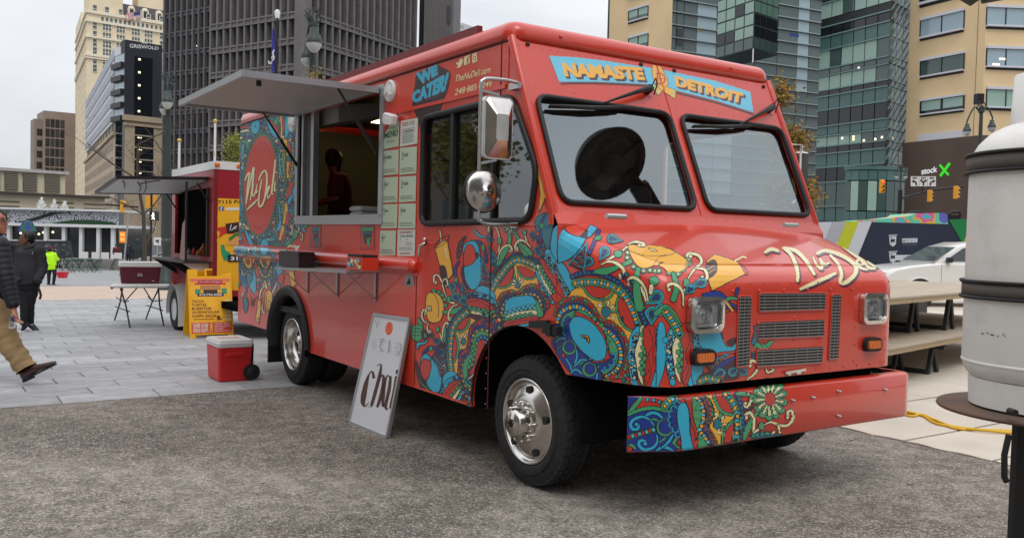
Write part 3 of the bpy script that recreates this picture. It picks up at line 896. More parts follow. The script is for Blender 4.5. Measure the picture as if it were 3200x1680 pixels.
b=B()  # base sheet to the horizon, following the fall of the plaza
ys=[-40,Y0,20,YF,200,900]
for i in range(len(ys)-1):
 for x0,x1 in((-600,-60),(-60,60),(60,900)):
  b.add([(x0,ys[i],gz(ys[i])-.05),(x1,ys[i],gz(ys[i])-.05),(x1,ys[i+1],gz(ys[i+1])-.05),(x0,ys[i+1],gz(ys[i+1])-.05)],[(0,1,2,3)])
tag(b.mk('ground',mat('asphalt',(.09,.09,.092),rgh=.9,var=.2,vsc=.5)),kind='structure')
b=B();N=40  # lot the truck stands on, very slightly uneven
xs=[-30+33.4*i/60 for i in range(61)];yy=[-25+29.07*i/60 for i in range(61)]
for i in range(60):
 for j in range(60):
  b.add([(xs[i],yy[j],0),(xs[i+1],yy[j],0),(xs[i+1],yy[j+1],0),(xs[i],yy[j+1],0)],[(0,1,2,3)])
tag(b.mk('gravel_lot',M_GRAVEL),kind='structure')
# loose stones on the lot
b=B();r2=random.Random(3)
for i in range(11000):
 d=r2.random()**1.6
 y=-3.9+d*7.8;x=-4.2+r2.random()*7.5
 if r2.random()<.3:x=2.2+r2.random()*1.2
 s_=(.002+.0045*r2.random()**4)*(1.0 if y<1 else 1.25)
 a_=r2.random()*6.28
 p=[V_((x+cos(a_+k*2.09)*s_*(.7+.5*r2.random()),y+sin(a_+k*2.09)*s_*(.7+.5*r2.random()),.0))for k in range(3)]
 tp=V_((x+r2.uniform(-.3,.3)*s_,y+r2.uniform(-.3,.3)*s_,s_*(.5+.5*r2.random())))
 b.cur=r2.choice((0,0,1,2))
 b.add(p+[tp],[(0,1,3),(1,2,3),(2,0,3)],False)
tag(b.mk('loose_gravel',[mat('stone_brown',(.20,.175,.15),rgh=.9),mat('stone_pale',(.36,.33,.30),rgh=.9),mat('stone_dark',(.08,.075,.07),rgh=.9)]),kind='stuff')
for(u,v,s_,lab_)in((2842,1513,.022,'largest loose stone on the gravel in front of the bumper, lower right'),(2865,1580,.013,'small stone on gravel just below the largest loose stone'),(2660,1375,.018,'pale pebble at the gravel edge under the right end of the bumper')):
 p=ground(u,v);b=B();b.ball((p.x,p.y,s_*.35),s_,s_*.6,s_*.4,7,4);tag(b.mk('pebble',mat('stone_pale',(.36,.33,.30),rgh=.9)),lab_,'stone','loose stones on the lot')

# paving beyond the lot: every visible slab near by is its own piece
pav=B()
for(y0,y1)in((4.06,Y0),(Y0,20),(20,21.9),(31.9,33),(33,YF)):
 pav.add([(-40,y0,gz(y0)-.012),(60,y0,gz(y0)-.012),(60,y1,gz(y1)-.012),(-40,y1,gz(y1)-.012)],[(0,1,2,3)])
pav_o=tag(pav.mk('paved_plaza',mat('joint_sand',(.15,.148,.145),rgh=.95)),kind='structure')
pavf=B();pavf.add([(-40,32,gz(32)+.0),(60,32,gz(32)),(60,YF,gz(YF)),(-40,YF,gz(YF))],[(0,1,2,3)]);tag(pavf.mk('far_plaza',M_PLAZA),kind='structure')
pavb=B();pavb.add([(-40,21.95,gz(21.95)),(60,21.95,gz(21.95)),(60,31.95,gz(31.95)),(-40,31.95,gz(31.95))],[(0,1,2,3)]);band=tag(pavb.mk('brick_band',M_BAND),kind='structure')
bb=B()
for k in range(1,8):
 y=21.95+10*k/8;bb.add([(-30,y,gz(y)+.004),(40,y,gz(y)+.004),(40,y+.03,gz(y+.03)+.004),(-30,y+.03,gz(y+.03)+.004)],[(0,1,2,3)])
bb.mk('band_joint',M_JOINT,band,kind='stuff')
TW,TD=.82,.405
proto=[]
for k in range(3):
 q=B(local=True);q.OBX((0,0,-.02),(TW/2-.006,0,0),(0,TD/2-.005,0),(0,0,.02),.004);me=q.mk('slab',M_TILE[k]);proto.append(me.data);bpy.data.objects.remove(me)
rest=B();cnt=0;row_i=0;y=4.065+TD/2
while y<21.9:
 xl=at(-120,900,'y',y).x
 x=math.floor((xl+0)/TW)*TW+(row_i*.37%1)*TW
 while x<min(2.6,.9+.16*y):
  z=gz(y)+.001*r2.uniform(-2,2)
  if cnt<300 and not(x>1.0 and y<8):
   o=bpy.data.objects.new('slab',proto[r2.randrange(3)]);COL.objects.link(o);o.parent=pav_o;o.location=(x,y,z);cnt+=1
   if y>Y0:o.rotation_euler=(-SL,0,0)
  else:
   rest.OBX((x,y,z-.02),(TW/2-.006,0,0),(0,TD/2-.005,-SL*TD/2 if y>Y0 else 0),(0,0,.02))
   for _ in range(6):rest.m[-1-_]=r2.randrange(3)if _==0 else rest.m[-1]
  x+=TW
 y+=TD;row_i+=1
rest.mk('slab_field',M_TILE,pav_o,kind='stuff')
# concrete walk to the right of the truck
cw=B();cw.add([(3.42,-14,-.004),(60,-14,-.004),(60,13,-.004),(3.42,13,-.004)],[(0,1,2,3)])
conc=tag(cw.mk('concrete_walk',M_JOINT),kind='structure')
jx=[3.42,5.55,7.7,9.9,12.2,15,18,22,27];jy=[-9,-7,-5,-3.2,-2.05,-1.12,-.42,.62,2.0,3.6,5.5,8,10.5,13]
for i in range(len(jx)-1):
 for j in range(len(jy)-1):
  g_=.012 if j not in(6,7)else .018
  q=[(jx[i]+.006,jy[j]+g_),(jx[i+1]-.006,jy[j]+g_),(jx[i+1]-.006,jy[j+1]-g_),(jx[i]+.006,jy[j+1]-g_)]
  if i==0:
   e_=[(3.42+r2.uniform(-.035,.03),jy[j]+g_+(jy[j+1]-jy[j]-2*g_)*(1-k/8))for k in range(9)]
   q=[q[1],q[2]]+e_
  b=B();b.PZ([(x,y,-.05)for x,y in q],(0,0,.056));b.mk('concrete_slab',M_CONC,conc)

# BACKGROUND BUILDINGS
YAW=.5878
def gdir(px):  # horizontal direction whose vanishing point lies at photo column px
 a_=YAW+math.atan((px-1600)/FPX);return V_((sin(a_),cos(a_),0))
class Face:
 """upright wall plane: from ground point A along t; n points out of the wall"""
 def __init__(s,A,t):
  s.A=V_((A[0],A[1],0));s.t=V_(t).normalized();s.n=V_((s.t.y,-s.t.x,0))
  if s.n.dot(s.A-EYE)>0:s.n=-s.n
  s.rz=math.atan2(s.t.y,s.t.x)
 def sz(s,u,v):
  p=atp(u,v,s.A,s.n);return(p-s.A).dot(s.t),p.z
 def pt(s,a,z,o=.0):return s.A+s.t*a+s.n*o+V_((0,0,z))
 def slab(s,b,a0,z0,a1,z1,o0,o1):
  c=s.pt((a0+a1)/2,(z0+z1)/2,(o0+o1)/2)
  b.OBX(c,s.t*abs(a1-a0)/2,s.n*abs(o1-o0)/2,V_((0,0,abs(z1-z0)/2)))
 def flip(s):return s.n.dot(V_((s.t.y,-s.t.x,0)))<0
def place(mesh,name,face,a,z,parent,o=.0,scale=None):
 ob=bpy.data.objects.new(name,mesh);COL.objects.link(ob);ob.parent=parent
 ob.location=face.pt(a,z,o)-parent.location;ob.rotation_euler=(0,0,face.rz if not face.flip()else face.rz+PI)
 if scale:ob.scale=scale
 return ob
def win_mesh(w,h,fr,frame_m,pane_m,mull=0,rail=0,depth=.12,sill=None):
 """window centred on the origin, looking towards -y: frame proud of the wall, pane set back inside it"""
 q=B(local=True)
 if fr>0:
  for(x0,z0,x1,z1)in((-w/2,-h/2,w/2,-h/2+fr),(-w/2,h/2-fr,w/2,h/2),(-w/2,-h/2+fr,-w/2+fr,h/2-fr),(w/2-fr,-h/2+fr,w/2,h/2-fr)):
   q.box((x0,-depth,z0),(x1,0,z1))
  for k in range(mull):
   x=-w/2+w*(k+1)/(mull+1);q.box((x-fr/2,-depth*.8,-h/2+fr),(x+fr/2,0,h/2-fr))
  for k in range(rail):
   z=-h/2+h*(k+1)/(rail+1);q.box((-w/2+fr,-depth*.7,z-fr/2),(w/2-fr,0,z+fr/2))
 q.cur=1;q.box((-w/2+fr,-depth*.3,-h/2+fr),(w/2-fr,-.005,h/2-fr))
 if sill:q.cur=0;q.box((-w/2-.1,-depth*2.2,-h/2-sill),(w/2+.1,0,-h/2))
 o=q.mk('window',[frame_m,pane_m]);me=o.data;bpy.data.objects.remove(o);return me
def gp(u,D):  # ground point at photo column u and depth D
 p=EYE+ray(u,740)*D;return V_((p.x,p.y,0))
BZ=-1.6
M_GL_D=mat('dark_office_glass',(.012,.016,.020),rgh=.08,spec=.6)
M_GL_M=mat('mid_office_glass',(.10,.135,.14),rgh=.10)
M_GL_G=mat('green_office_glass',(.055,.095,.088),rgh=.06,spec=.8)
M_GL_P=mat('pale_blind_glass',rgb(150,178,165),rgh=.25)
M_GL_S=mat('sky_glass',rgb(150,172,182),rgh=.08,spec=.8)
M_LIT=mat('lit_ceiling_lamp',(1,.85,.6),emit=(1.0,.82,.5),estr=1.6)
def prism_building(b,pts,z0,z1):b.PZ([(p[0],p[1],z0)for p in pts],(0,0,z1-z0))

# ---- dark gridded office block, corner towards us
tR,tL=gdir(3100),gdir(-2900)
cor=gp(946,132)
fr_,fl_=Face(cor,tR),Face(cor,tL)
zt=fr_.sz(946,-260)[1]
aR=fr_.sz(1290,300)[0];aL=fl_.sz(664,100)[0]
M_DST=mat('dark_granite',rgb(108,104,103),rgh=.75,var=.12,vsc=.6)
dk=TH('office_tower','dark grid-fronted office tower of narrow windows behind the truck roof','office tower',(cor.x,cor.y,BZ))
p2=cor+tR*aR;p3=cor+tL*aL
b=B();core=[cor-fr_.n*.9-fl_.n*.9,p2-fr_.n*.9,p2+tL*aL,p3+tR*.0-fl_.n*.9+tR*.0]
prism_building(b,core,BZ,zt);b.mk('tower_core',mat('tower_core_dark',(.02,.02,.022),rgh=.6),dk)
cwid=3.0
g=B();n_win=0;fh=fl_.sz(935,130)[1]-fl_.sz(935,211)[1]
zrow=fl_.sz(930,48)[1]
def grid_face(F,a0,a1,ncol,zrow,fh,nrows,core_m,wmesh_cache={}):
 global n_win
 step=(a1-a0)/ncol
 sp_h=fh*.20
 for r_ in range(nrows):
  z=zrow-r_*fh
  F.slab(g,a0,z-sp_h/2,a1,z+sp_h/2,-.75,.30)
  F.slab(g,a0,z-sp_h/2-.15,a1,z-sp_h/2+.12,.30,.52)
  F.slab(g,a0,z+sp_h/2-.12,a1,z+sp_h/2+.15,.30,.48)
 for c_ in range(ncol+1):
  F.slab(g,a0+step*c_-abs(step)*.13,zrow-nrows*fh,a0+step*c_+abs(step)*.13,zt,-.75,.45)
 key=(round(abs(step),2),round(fh,2))
 if key not in wmesh_cache:wmesh_cache[key]=[win_mesh(abs(step)*.70,fh*.80,abs(step)*.07,mat('bronze_frame',(.035,.03,.028),rgh=.5),m_,depth=.14)for m_ in(M_GL_D,M_GL_D,mat('dusky_pane',(.03,.034,.038),rgh=.1),mat('blue_dusk_pane',(.02,.03,.042),rgh=.07))]
 for c_ in range(ncol):
  for r_ in range(-1,nrows):
   if n_win>=300:break
   z=zrow-r_*fh-fh/2
   if z+fh/2<4:continue
   place(rnd.choice(wmesh_cache[key]),'window',F,a0+step*(c_+.5),z,dk,-.74);n_win+=1
grid_face(fl_,fl_.sz(929,100)[0],aL,12,zrow,fh,11,None)
grid_face(fr_,fr_.sz(962,100)[0],aR,16,fr_.sz(962,48)[1],fh,6,None)
g.mk('pier_grid',M_DST,dk,kind='stuff')
b=B();b.PZ([fl_.pt(fl_.sz(929,100)[0]-.1,BZ,.6),fl_.pt(0,BZ,.6)+fr_.n*.6,fr_.pt(fr_.sz(962,100)[0]+.1,BZ,.6),fr_.pt(fr_.sz(962,100)[0],BZ,-.8),fl_.pt(fl_.sz(929,100)[0],BZ,-.8)],(0,0,zt-BZ));b.mk('corner_pier',M_DST,dk)
for u,v in((896,10),(1193,30),(1207,40),(1207,47)):
 F=fl_ if u<940 else fr_;s_,z_=F.sz(u,v);b=B();F.slab(b,s_-.12,z_-.12,s_+.12,z_+.12,-.5,-.4);b.mk('ceiling_lamp',M_LIT,dk)
# ---- second darker block to its left, farther off
cor2=gp(672,172);f2=Face(cor2,tL);a2=f2.sz(517,100)[0];fh2=f2.sz(600,100)[1]-f2.sz(600,162)[1]
dk2=TH('office_tower','sooty black ribbed office block beyond the dark grid tower, left of it','office tower',(cor2.x,cor2.y,BZ))
zt2=f2.sz(600,-200)[1]
b=B();prism_building(b,[cor2-f2.n*.7,cor2+tL*a2-f2.n*.7,cor2+tL*a2-f2.n*22,cor2-f2.n*22],BZ,zt2);b.mk('tower_core',mat('soot_core',(.02,.02,.022),rgh=.6),dk2)
g2=B();M_DST2=mat('soot_granite',rgb(92,89,91),rgh=.75,var=.12,vsc=.5);st=(a2)/9
wm=[win_mesh(abs(st)*.72,fh2*.78,abs(st)*.06,mat('black_frame',(.02,.02,.02),rgh=.5),m_)for m_ in(M_GL_D,M_GL_D,mat('blind_pane',(.11,.115,.12),rgh=.2))]
zr2=f2.sz(520,53)[1]
for r_ in range(0,9):
 z=zr2-r_*fh2;f2.slab(g2,0,z-fh2*.11,a2,z+fh2*.11,-.5,.05);f2.slab(g2,0,z+fh2*.07,a2,z+fh2*.13,.05,.3)
 for c_ in range(9):
  place(wm[2]if(r_==1 and c_>2)else rnd.choice(wm[:2]),'window',f2,st*(c_+.5),z-fh2/2,dk2,-.5)
for c_ in range(10):f2.slab(g2,st*c_-.25,BZ,st*c_+.25,zt2,-.5,.4)
for c_ in range(9):place(wm[0],'window',f2,st*(c_+.5),zr2+fh2/2,dk2,-.5)
g2.mk('pier_grid',M_DST2,dk2,kind='stuff')
for u,v in((548,191),(560,192),(613,143)):
 s_,z_=f2.sz(u,v);b=B();f2.slab(b,s_-.14,z_-.14,s_+.14,z_+.14,-.3,-.2);b.mk('ceiling_lamp',M_LIT,dk2)
# ---- ribbed blank tower behind, and pale distant block
A=gp(1292,158);t_=Face(A,V_((cos(YAW),-sin(YAW),0)))
rb=TH('ribbed_tower','plain grey vertically ribbed tower right of the dark grid tower','tower',(A.x,A.y,BZ))
aa=t_.sz(1416,100)[0];a1=t_.sz(1324,100)[0];ztt=t_.sz(1350,-200)[1]
b=B();t_.slab(b,a1,BZ,aa,ztt,-20,0);b.mk('tower_wall',mat('grey_ribbed_concrete',rgb(112,108,107),rgh=.85,var=.15,vsc=.4),rb)
b=B();t_.slab(b,.0,BZ,a1-.05,ztt,-20,-2.0);b.mk('dark_recess',mat('recess_black',(.012,.012,.013),rgh=.6),rb)
for k in range(13):
 s_=a1+(aa-a1)*(k+.5)/13;b=B();t_.slab(b,s_-.10,BZ,s_+.10,ztt,.002,.22);b.mk('rib',mat('grey_ribbed_concrete',rgb(112,108,107),rgh=.85),rb)
s_,z_=t_.sz(1402,48);b=B();t_.slab(b,s_-.3,z_-1.6,s_+.3,z_+1.6,.23,.3);b.mk('window',M_GL_D,rb)
A=gp(1480,260);F=Face(A,gdir(-2900));pw=TH('office_block','pale distant office block with fine grey floors above the truck roof','office block',(A.x,A.y,BZ))
a0=F.sz(1400,100)[0];z1=F.sz(1446,72)[1]
b=B();F.slab(b,a0,BZ,F.sz(1446,90)[0],z1,-14,0);F2=Face(F.pt(F.sz(1446,90)[0],0),gdir(3000));F2.slab(b,.02,BZ,12,z1-1.2,-8,-.01);b.mk('wall',mat('pale_block',rgb(200,204,206),rgh=.7),pw)
for k in range(12):
 b=B();z_=z1-1.6-k*2.1
 F2.slab(b,.1,z_,11.8,z_+.9,.0,.06);F.slab(b,a0,z_,F.sz(1446,90)[0]-.1,z_+.9,.0,.06);b.mk('window_band',mat('band_glass',rgb(165,172,175),rgh=.2),pw)

# ---- tan tower, far left
tR,tL=gdir(5100),gdir(40)
cor=gp(266,340);fr_=Face(cor,tR);fl_=Face(cor,tL)
M_TAN=mat('cream_brick',rgb(232,216,184),rgh=.85,var=.07,vsc=.15);M_TANT=mat('cream_stone_trim',rgb(236,226,204),rgh=.85)
tw=TH('hotel_tower','tall cream brick hotel tower with rows of small windows and dark mansard','tower',(cor.x,cor.y,BZ))
Z=lambda v:fr_.sz(290,v)[1]
aR=fr_.sz(560,100)[0];aL=fl_.sz(238,100)[0];aL2=fl_.sz(221,300)[0]
zp=Z(35)
b=B();prism_building(b,[cor,cor+tR*aR,cor+tR*aR+tL*aL,cor+tL*aL],BZ,zp);wall=b.mk('wall',M_TAN,tw)
b=B();prism_building(b,[cor+tL*(aL+.1)+tR*2,cor+tL*aL2+tR*2,cor+tL*aL2+tR*30,cor+tL*(aL+.1)+tR*30],BZ,fl_.sz(222,90)[1]);b.mk('rear_wing',M_TAN,tw)
zz=[Z(-90),Z(-20)]
b=B();prism_building(b,[cor+tR*1+tL*1,cor+tR*fr_.sz(385,0)[0]+tL*1,cor+tR*fr_.sz(385,0)[0]+tL*aL*.5,cor+tR*1+tL*aL*.5],zp+.02,zp+22);b.mk('corner_tower',M_TAN,tw)
b=B();s0=fr_.sz(388,0)[0];q=[fr_.pt(s0,zp+.02,-1),fr_.pt(aR,zp+.02,-1),fr_.pt(aR,zp+6,-5),fr_.pt(s0,zp+6,-5)];b.add([*q,*[p-fr_.n*10 for p in q]],[(0,1,2,3),(7,6,5,4),(3,2,6,7),(0,3,7,4),(1,5,6,2)]);b.mk('mansard_roof',mat('slate_purple',rgb(82,74,82),rgh=.8),tw)
b=B();s0=fr_.sz(444,0)[0];fr_.slab(b,s0,zp+5,s0+13,zp+22,-14,-6);b.mk('roof_block',M_TAN,tw)
for u in(413,456,500):
 s_=fr_.sz(u,20)[0];b=B();fr_.slab(b,s_-1.2,zp+.3,s_+1.2,zp+3.8,-2.5,-.5);b.ball(fr_.pt(s_,zp+3.8,-1.4),1.3,1.3,1.0,10,6);dm=b.mk('dormer',M_TANT,tw)
 b=B();fr_.slab(b,s_-.7,zp+.8,s_+.7,zp+3.4,-.498,-.42);b.mk('window',M_GL_D,dm)
# cornices
for v,h in((66,1.0),(38,1.2),(116,.8),(173,1.0),(182,.5)):
 b=B();z_=Z(v);fr_.slab(b,-.3,z_-h/2,aR,z_+h/2,.002,.7);b.mk('cornice',M_TANT,tw)
 b=B();fl_.slab(b,0,z_-h/2,aL,z_+h/2,.002,.6);b.mk('cornice',M_TANT,tw)
mw=win_mesh(1.7,3.0,.16,M_TANT,M_GL_M,rail=1,depth=.3);mw2=win_mesh(3.4,3.0,.2,M_TANT,M_GL_M,mull=2,rail=1,depth=.3);ms_=win_mesh(1.3,2.2,.15,M_TANT,mat('shade_pane',(.12,.14,.15),rgh=.15),depth=.25)
for v in(27,79,108,133,159,188,213):
 for i,u in enumerate((296,334,377,424,464,505)):
  s_=fr_.sz(u,v)[0]
  if v==213 and i>1:continue
  place(mw2 if i in(1,2,3,4)and v>60 else mw,'window',fr_,s_,Z(v),tw,.0)
for k in range(15):
 s_=fr_.sz(320+14*k,60)[0];place(ms_,'window',fr_,s_,Z(56)-.0,tw,.0)
for v in(2,):
 for u in(298,325,336,347,370):place(ms_,'window',fr_,fr_.sz(u,v)[0],zp+8.0,tw,-.98)
for r_ in range(30):
 z_=Z(30)-r_*3.35
 if z_<6:break
 for c_ in range(7):place(ms_,'window',fl_,aL*(c_+.5)/7,z_,tw,.0)
# flag
p0=fr_.pt(fr_.sz(438,20)[0],zp,1.0);b=B();b.cyl(p0+V_((0,0,-9)),p0+V_((0,0,3)),.12,seg=8);fp=tag(b.mk('flagpole',M_WHITE),'white flagpole on the cream hotel tower facade','flagpole')
b=B();d_=-fr_.t;n=14
for j in range(13):
 b.cur=j%2
 for i in range(n):
  f=lambda i,j:p0+d_*(.2+5.4*i/n)+fr_.n*.4*sin(i*.9)+V_((0,0,2.6-2.9*j/13-1.7*(i/n)**1.3))
  if i<6 and j<7:b.cur=2
  else:b.cur=j%2
  b.add([f(i,j),f(i+1,j),f(i+1,j+1),f(i,j+1)],[(0,1,2,3)],True)
tag(b.mk('flag',[mat('flag_red',rgb(178,60,70)),mat('flag_white',rgb(225,215,215)),mat('flag_blue',rgb(60,62,110))]),'striped red and white flag with a blue corner on the hotel tower','flag')

# ---- hotel block with dark top and cream base ("GRISWOLD")
tR,tL=gdir(4700),gdir(330)
cor=gp(352,205);corb=gp(386,200)
F=Face(corb,gdir(4700));FL=Face(cor,gdir(60))
gw=TH('parking_hotel','cream parking block with white louvred upper storeys and a black lettered end wall','building',(corb.x,corb.y,BZ))
M_GB=mat('cream_limestone',rgb(190,172,146),rgh=.85,var=.08,vsc=.25);M_BLKW=mat('black_cladding',rgb(44,46,54),rgh=.6)
aR=F.sz(508,200)[0];z1=F.sz(386,357)[1];z2=F.sz(386,122)[1]
b=B();F.slab(b,0,z1,aR,z2,-3,-.3);b.mk('end_wall',M_BLKW,gw)
b=B();F.slab(b,0,BZ,aR,z1-.05,-3,0);b.mk('base_wall',M_GB,gw)
b=B();F.slab(b,-.5,z1-1.3,aR+.5,z1-.05,.003,.6);F.slab(b,-.3,z1-2.4,aR+.3,z1-1.9,.003,.3);b.mk('cornice',M_GB,gw)
for v in(17,58,99,140,181):
 s_,z_=F.sz(452,0)[0],F.sz(386,158+v)[1]
 b=B();F.slab(b,s_-2.0,z_-2.6,s_+2.0,z_+.4,-.29,-.2);w_=b.mk('window',M_GL_D,gw);b=B();F.slab(b,s_-1.2,z_-.45,s_-.7,z_+.0,-.19,-.15);b.mk('ceiling_lamp',M_LIT,w_)
for k,v in enumerate((398,436,474,512,548)):
 s_,z_=F.sz(455,0)[0],F.sz(386,v)[1]
 for off,wd in((0,2.1),(-5.6,.7))if k<5 else():
  b=B();F.slab(b,s_+off-wd,z_-1.3,s_+off+wd,z_+1.1,.002,.05);w_=b.mk('window',M_GL_D,gw)
  b=B();F.slab(b,s_+off-wd,z_-.1,s_+off+wd,z_+.05,.055,.09);b.mk('glazing_bar',M_BLKW,w_)
  if off==0 and k>0:b=B();F.slab(b,s_-1.5,z_+.6,s_-.6,z_+.85,.06,.1);b.mk('ceiling_lamp',M_LIT,w_)
b=B();q=[F.pt(*F.sz(406,149),-.25),F.pt(*F.sz(497,156),-.25),F.pt(*F.sz(497,146),-.25),F.pt(*F.sz(406,136),-.25)];add_text(b,'GRISWOLD',q,bold=.02)
q=[F.pt(*F.sz(442,137),-.25),F.pt(*F.sz(462,138.5),-.25),F.pt(*F.sz(462,132.5),-.25),F.pt(*F.sz(442,131),-.25)];add_text(b,'THE',q,bold=.02);b.mk('lettering',mat('white_letters',(.8,.8,.8)),gw)
# white louvred storeys receding to the left
aL=FL.sz(266,420)[0];zb=FL.sz(352,380)[1];zt_=FL.sz(352,156)[1]
M_LOUV=mat('white_louvre',rgb(228,230,234),rgh=.5);M_LOUVD=mat('louvre_grey',rgb(205,209,218),rgh=.4)
b=B();FL.slab(b,0,zb,aL,zt_,-12,-.2);b.mk('louvre_wall',M_LOUV,gw)
for k in range(5):
 f0=(k+.22)/5;f1=(k+.90)/5
 b=B();FL.slab(b,.6,zb+(zt_-zb)*f0,aL-.5,zb+(zt_-zb)*f1,-.19,-.02);pn=b.mk('louvre_panel',M_LOUVD,gw)
 b=B()
 for j in range(7):
  z_=zb+(zt_-zb)*(f0+(f1-f0)*(j+.5)/7);FL.slab(b,.6,z_-.05,aL-.5,z_+.05,-.015,.12)
 b.mk('louvre_blade',M_LOUV,pn,kind='stuff')
b=B();z3=FL.sz(352,417)[1];FL.slab(b,-1.0,z3,aL,zb-.05,-12,-.6);b.mk('clerestory',mat('clerestory_dark',(.03,.03,.032),rgh=.3),gw)
for k in range(12):
 s_=aL*(k+.2)/12;b=B();FL.slab(b,s_-.3,z3+.02,s_+.3,zb-.06,-.59,-.3);b.mk('clerestory_pier',M_GB,gw)
b=B();FL.slab(b,-3.0,BZ,aL,z3-.05,-12,0);b.mk('side_wall',M_GB,gw)
b=B();FL.slab(b,-3.2,z3-.9,aL,z3-.06,.004,.5);b.mk('cornice',M_GB,gw)
mo=mat('garage_opening',rgb(150,138,122),rgh=.8)
for r_ in range(6):
 for c_ in range(12):
  z_=z3-3.0-r_*3.4
  if z_<1:continue
  b=B();s_=aL*(c_+.5)/12;FL.slab(b,s_-aL/12*.36,z_-.9,s_+aL/12*.36,z_+.9,.003,.06);b.mk('window',mo,gw)
# stair tower with balconies between the white and the black part
b=B();q0=FL.pt(0,0);prism_building(b,[FL.pt(.05,0),F.pt(-.05,0),F.pt(-.05,0,-6),FL.pt(.05,0,-6)],BZ,F.sz(386,122)[1]-3);b.mk('balcony_tower',mat('balcony_grey',rgb(96,100,108),rgh=.5),gw)
mid=(FL.pt(0,0)+F.pt(0,0))/2;dv=(F.pt(0,0)-FL.pt(0,0));FB=Face(FL.pt(0,0),dv)
for v in(200,241,284,325,367):
 z_=F.sz(386,v)[1];b=B();FB.slab(b,.4,z_-.7,dv.length-.3,z_+.5,.02,.9);b.mk('balcony',mat('balcony_black',(.02,.02,.022),rgh=.5),gw)
 b=B();FB.slab(b,.7,z_+.6,dv.length-.6,z_+2.4,.01,.06);b.mk('window',M_GL_S,gw)

# ---- brown tower at far left
F=Face(gp(135,400),gdir(5200));br=TH('brown_tower','distant brown tower of vertical window strips at the left edge of the skyline','tower',(F.A.x,F.A.y,BZ))
M_BRN=mat('brown_concrete',rgb(150,134,124),rgh=.85,var=.08,vsc=.2)
s0,z1=F.sz(135,345);s1=F.sz(224,345)[0];z0=F.sz(113,368)[1]
b=B();F.slab(b,0,BZ,s1+6,z1,-18,0);b.mk('wall',M_BRN,br)
b=B();sA=F.sz(112,368)[0];F.slab(b,sA,BZ,-.02,z0,-14,-4);b.mk('side_wing',M_BRN,br)
for c_ in range(4):
 for r_ in range(11):
  s_=F.sz(142+15.5*c_,400)[0];z_=z1-5.5-r_*4.4;b=B();F.slab(b,s_,z_-1.9,s_+1.75,z_+1.9,.003,.08);b.mk('window',M_GL_D if(r_+c_)%3 else mat('brown_pane',(.05,.045,.05),rgh=.2),br)
for r_ in range(9):
 s_=F.sz(120,400)[0];z_=z0-6-r_*5;b=B();F.slab(b,s_,z_-1.5,s_+2.2,z_+1.5,-3.996,-3.9);b.mk('window',M_GL_D,br)

# ---- low cream building with louvred openings behind the cafe
F=Face(gp(0,92),gdir(4300));lw=TH('louvred_hall','low cream stone hall with grey louvred openings and a dark flat roof edge','building',(F.A.x,F.A.y,BZ))
M_CRM=mat('cream_panel',rgb(216,204,178),rgh=.85,var=.05,vsc=.4)
sL=F.sz(-260,600)[0];sM=F.sz(224,560)[0];sR=F.sz(336,640)[0]
zA,zB,zC=F.sz(0,530)[1],F.sz(0,597)[1],F.sz(0,604)[1]
b=B();F.slab(b,sL,zB,sM,zA,-20,-2.0);b.mk('upper_wall',M_CRM,lw)
b=B();F.slab(b,sL,zA+.02,sM+.3,zA+.35,-20,-1.6);b.mk('parapet_cap',M_GREYP,lw)
b=B();F.slab(b,sL,zC,sR,zB-.03,-20,.8);b.mk('roof_edge',mat('dark_fascia',rgb(70,64,60),rgh=.6),lw)
b=B();F.slab(b,sL,BZ,sR-.3,zC-.02,-20,0);b.mk('lower_wall',M_CRM,lw)
for(u0,u1)in((-60,17),(32,74),(90,134),(159,206)):
 a0,a1=F.sz(u0,560)[0],F.sz(u1,560)[0];zt3,zb3=F.sz(100,540)[1],F.sz(100,595)[1]
 b=B();F.slab(b,a0,zb3,a1,zt3,-1.998,-1.93);lo=b.mk('louvre_opening',mat('louvre_shadow',rgb(90,86,76),rgh=.7),lw)
 for j in range(11):
  z_=zb3+(zt3-zb3)*(j+.5)/11;b=B();F.slab(b,a0,z_-.05,a1,z_+.05,-1.925,-1.75);b.mk('slat',mat('louvre_slat',rgb(136,128,112),rgh=.6),lo)
for(u0,u1,v)in((0,60,628),(0,60,643),(164,230,632),(164,230,647),(262,330,637),(262,330,651)):
 a0,z_=F.sz(u0,v);a1=F.sz(u1,v)[0];b=B();F.slab(b,a0,z_-.07,a1,z_+.07,.003,.12);b.mk('wall_groove',mat('groove_brown',rgb(120,108,92)),lw)

# RIGHT HAND BUILDINGS
M_TB=mat('tan_stone',rgb(228,200,156),rgh=.85,var=.06,vsc=.25);M_WHB=mat('white_metal_band',rgb(208,208,214),rgh=.4);M_BASE=mat('brown_stone',rgb(92,76,66),rgh=.8,var=.1,vsc=.4)
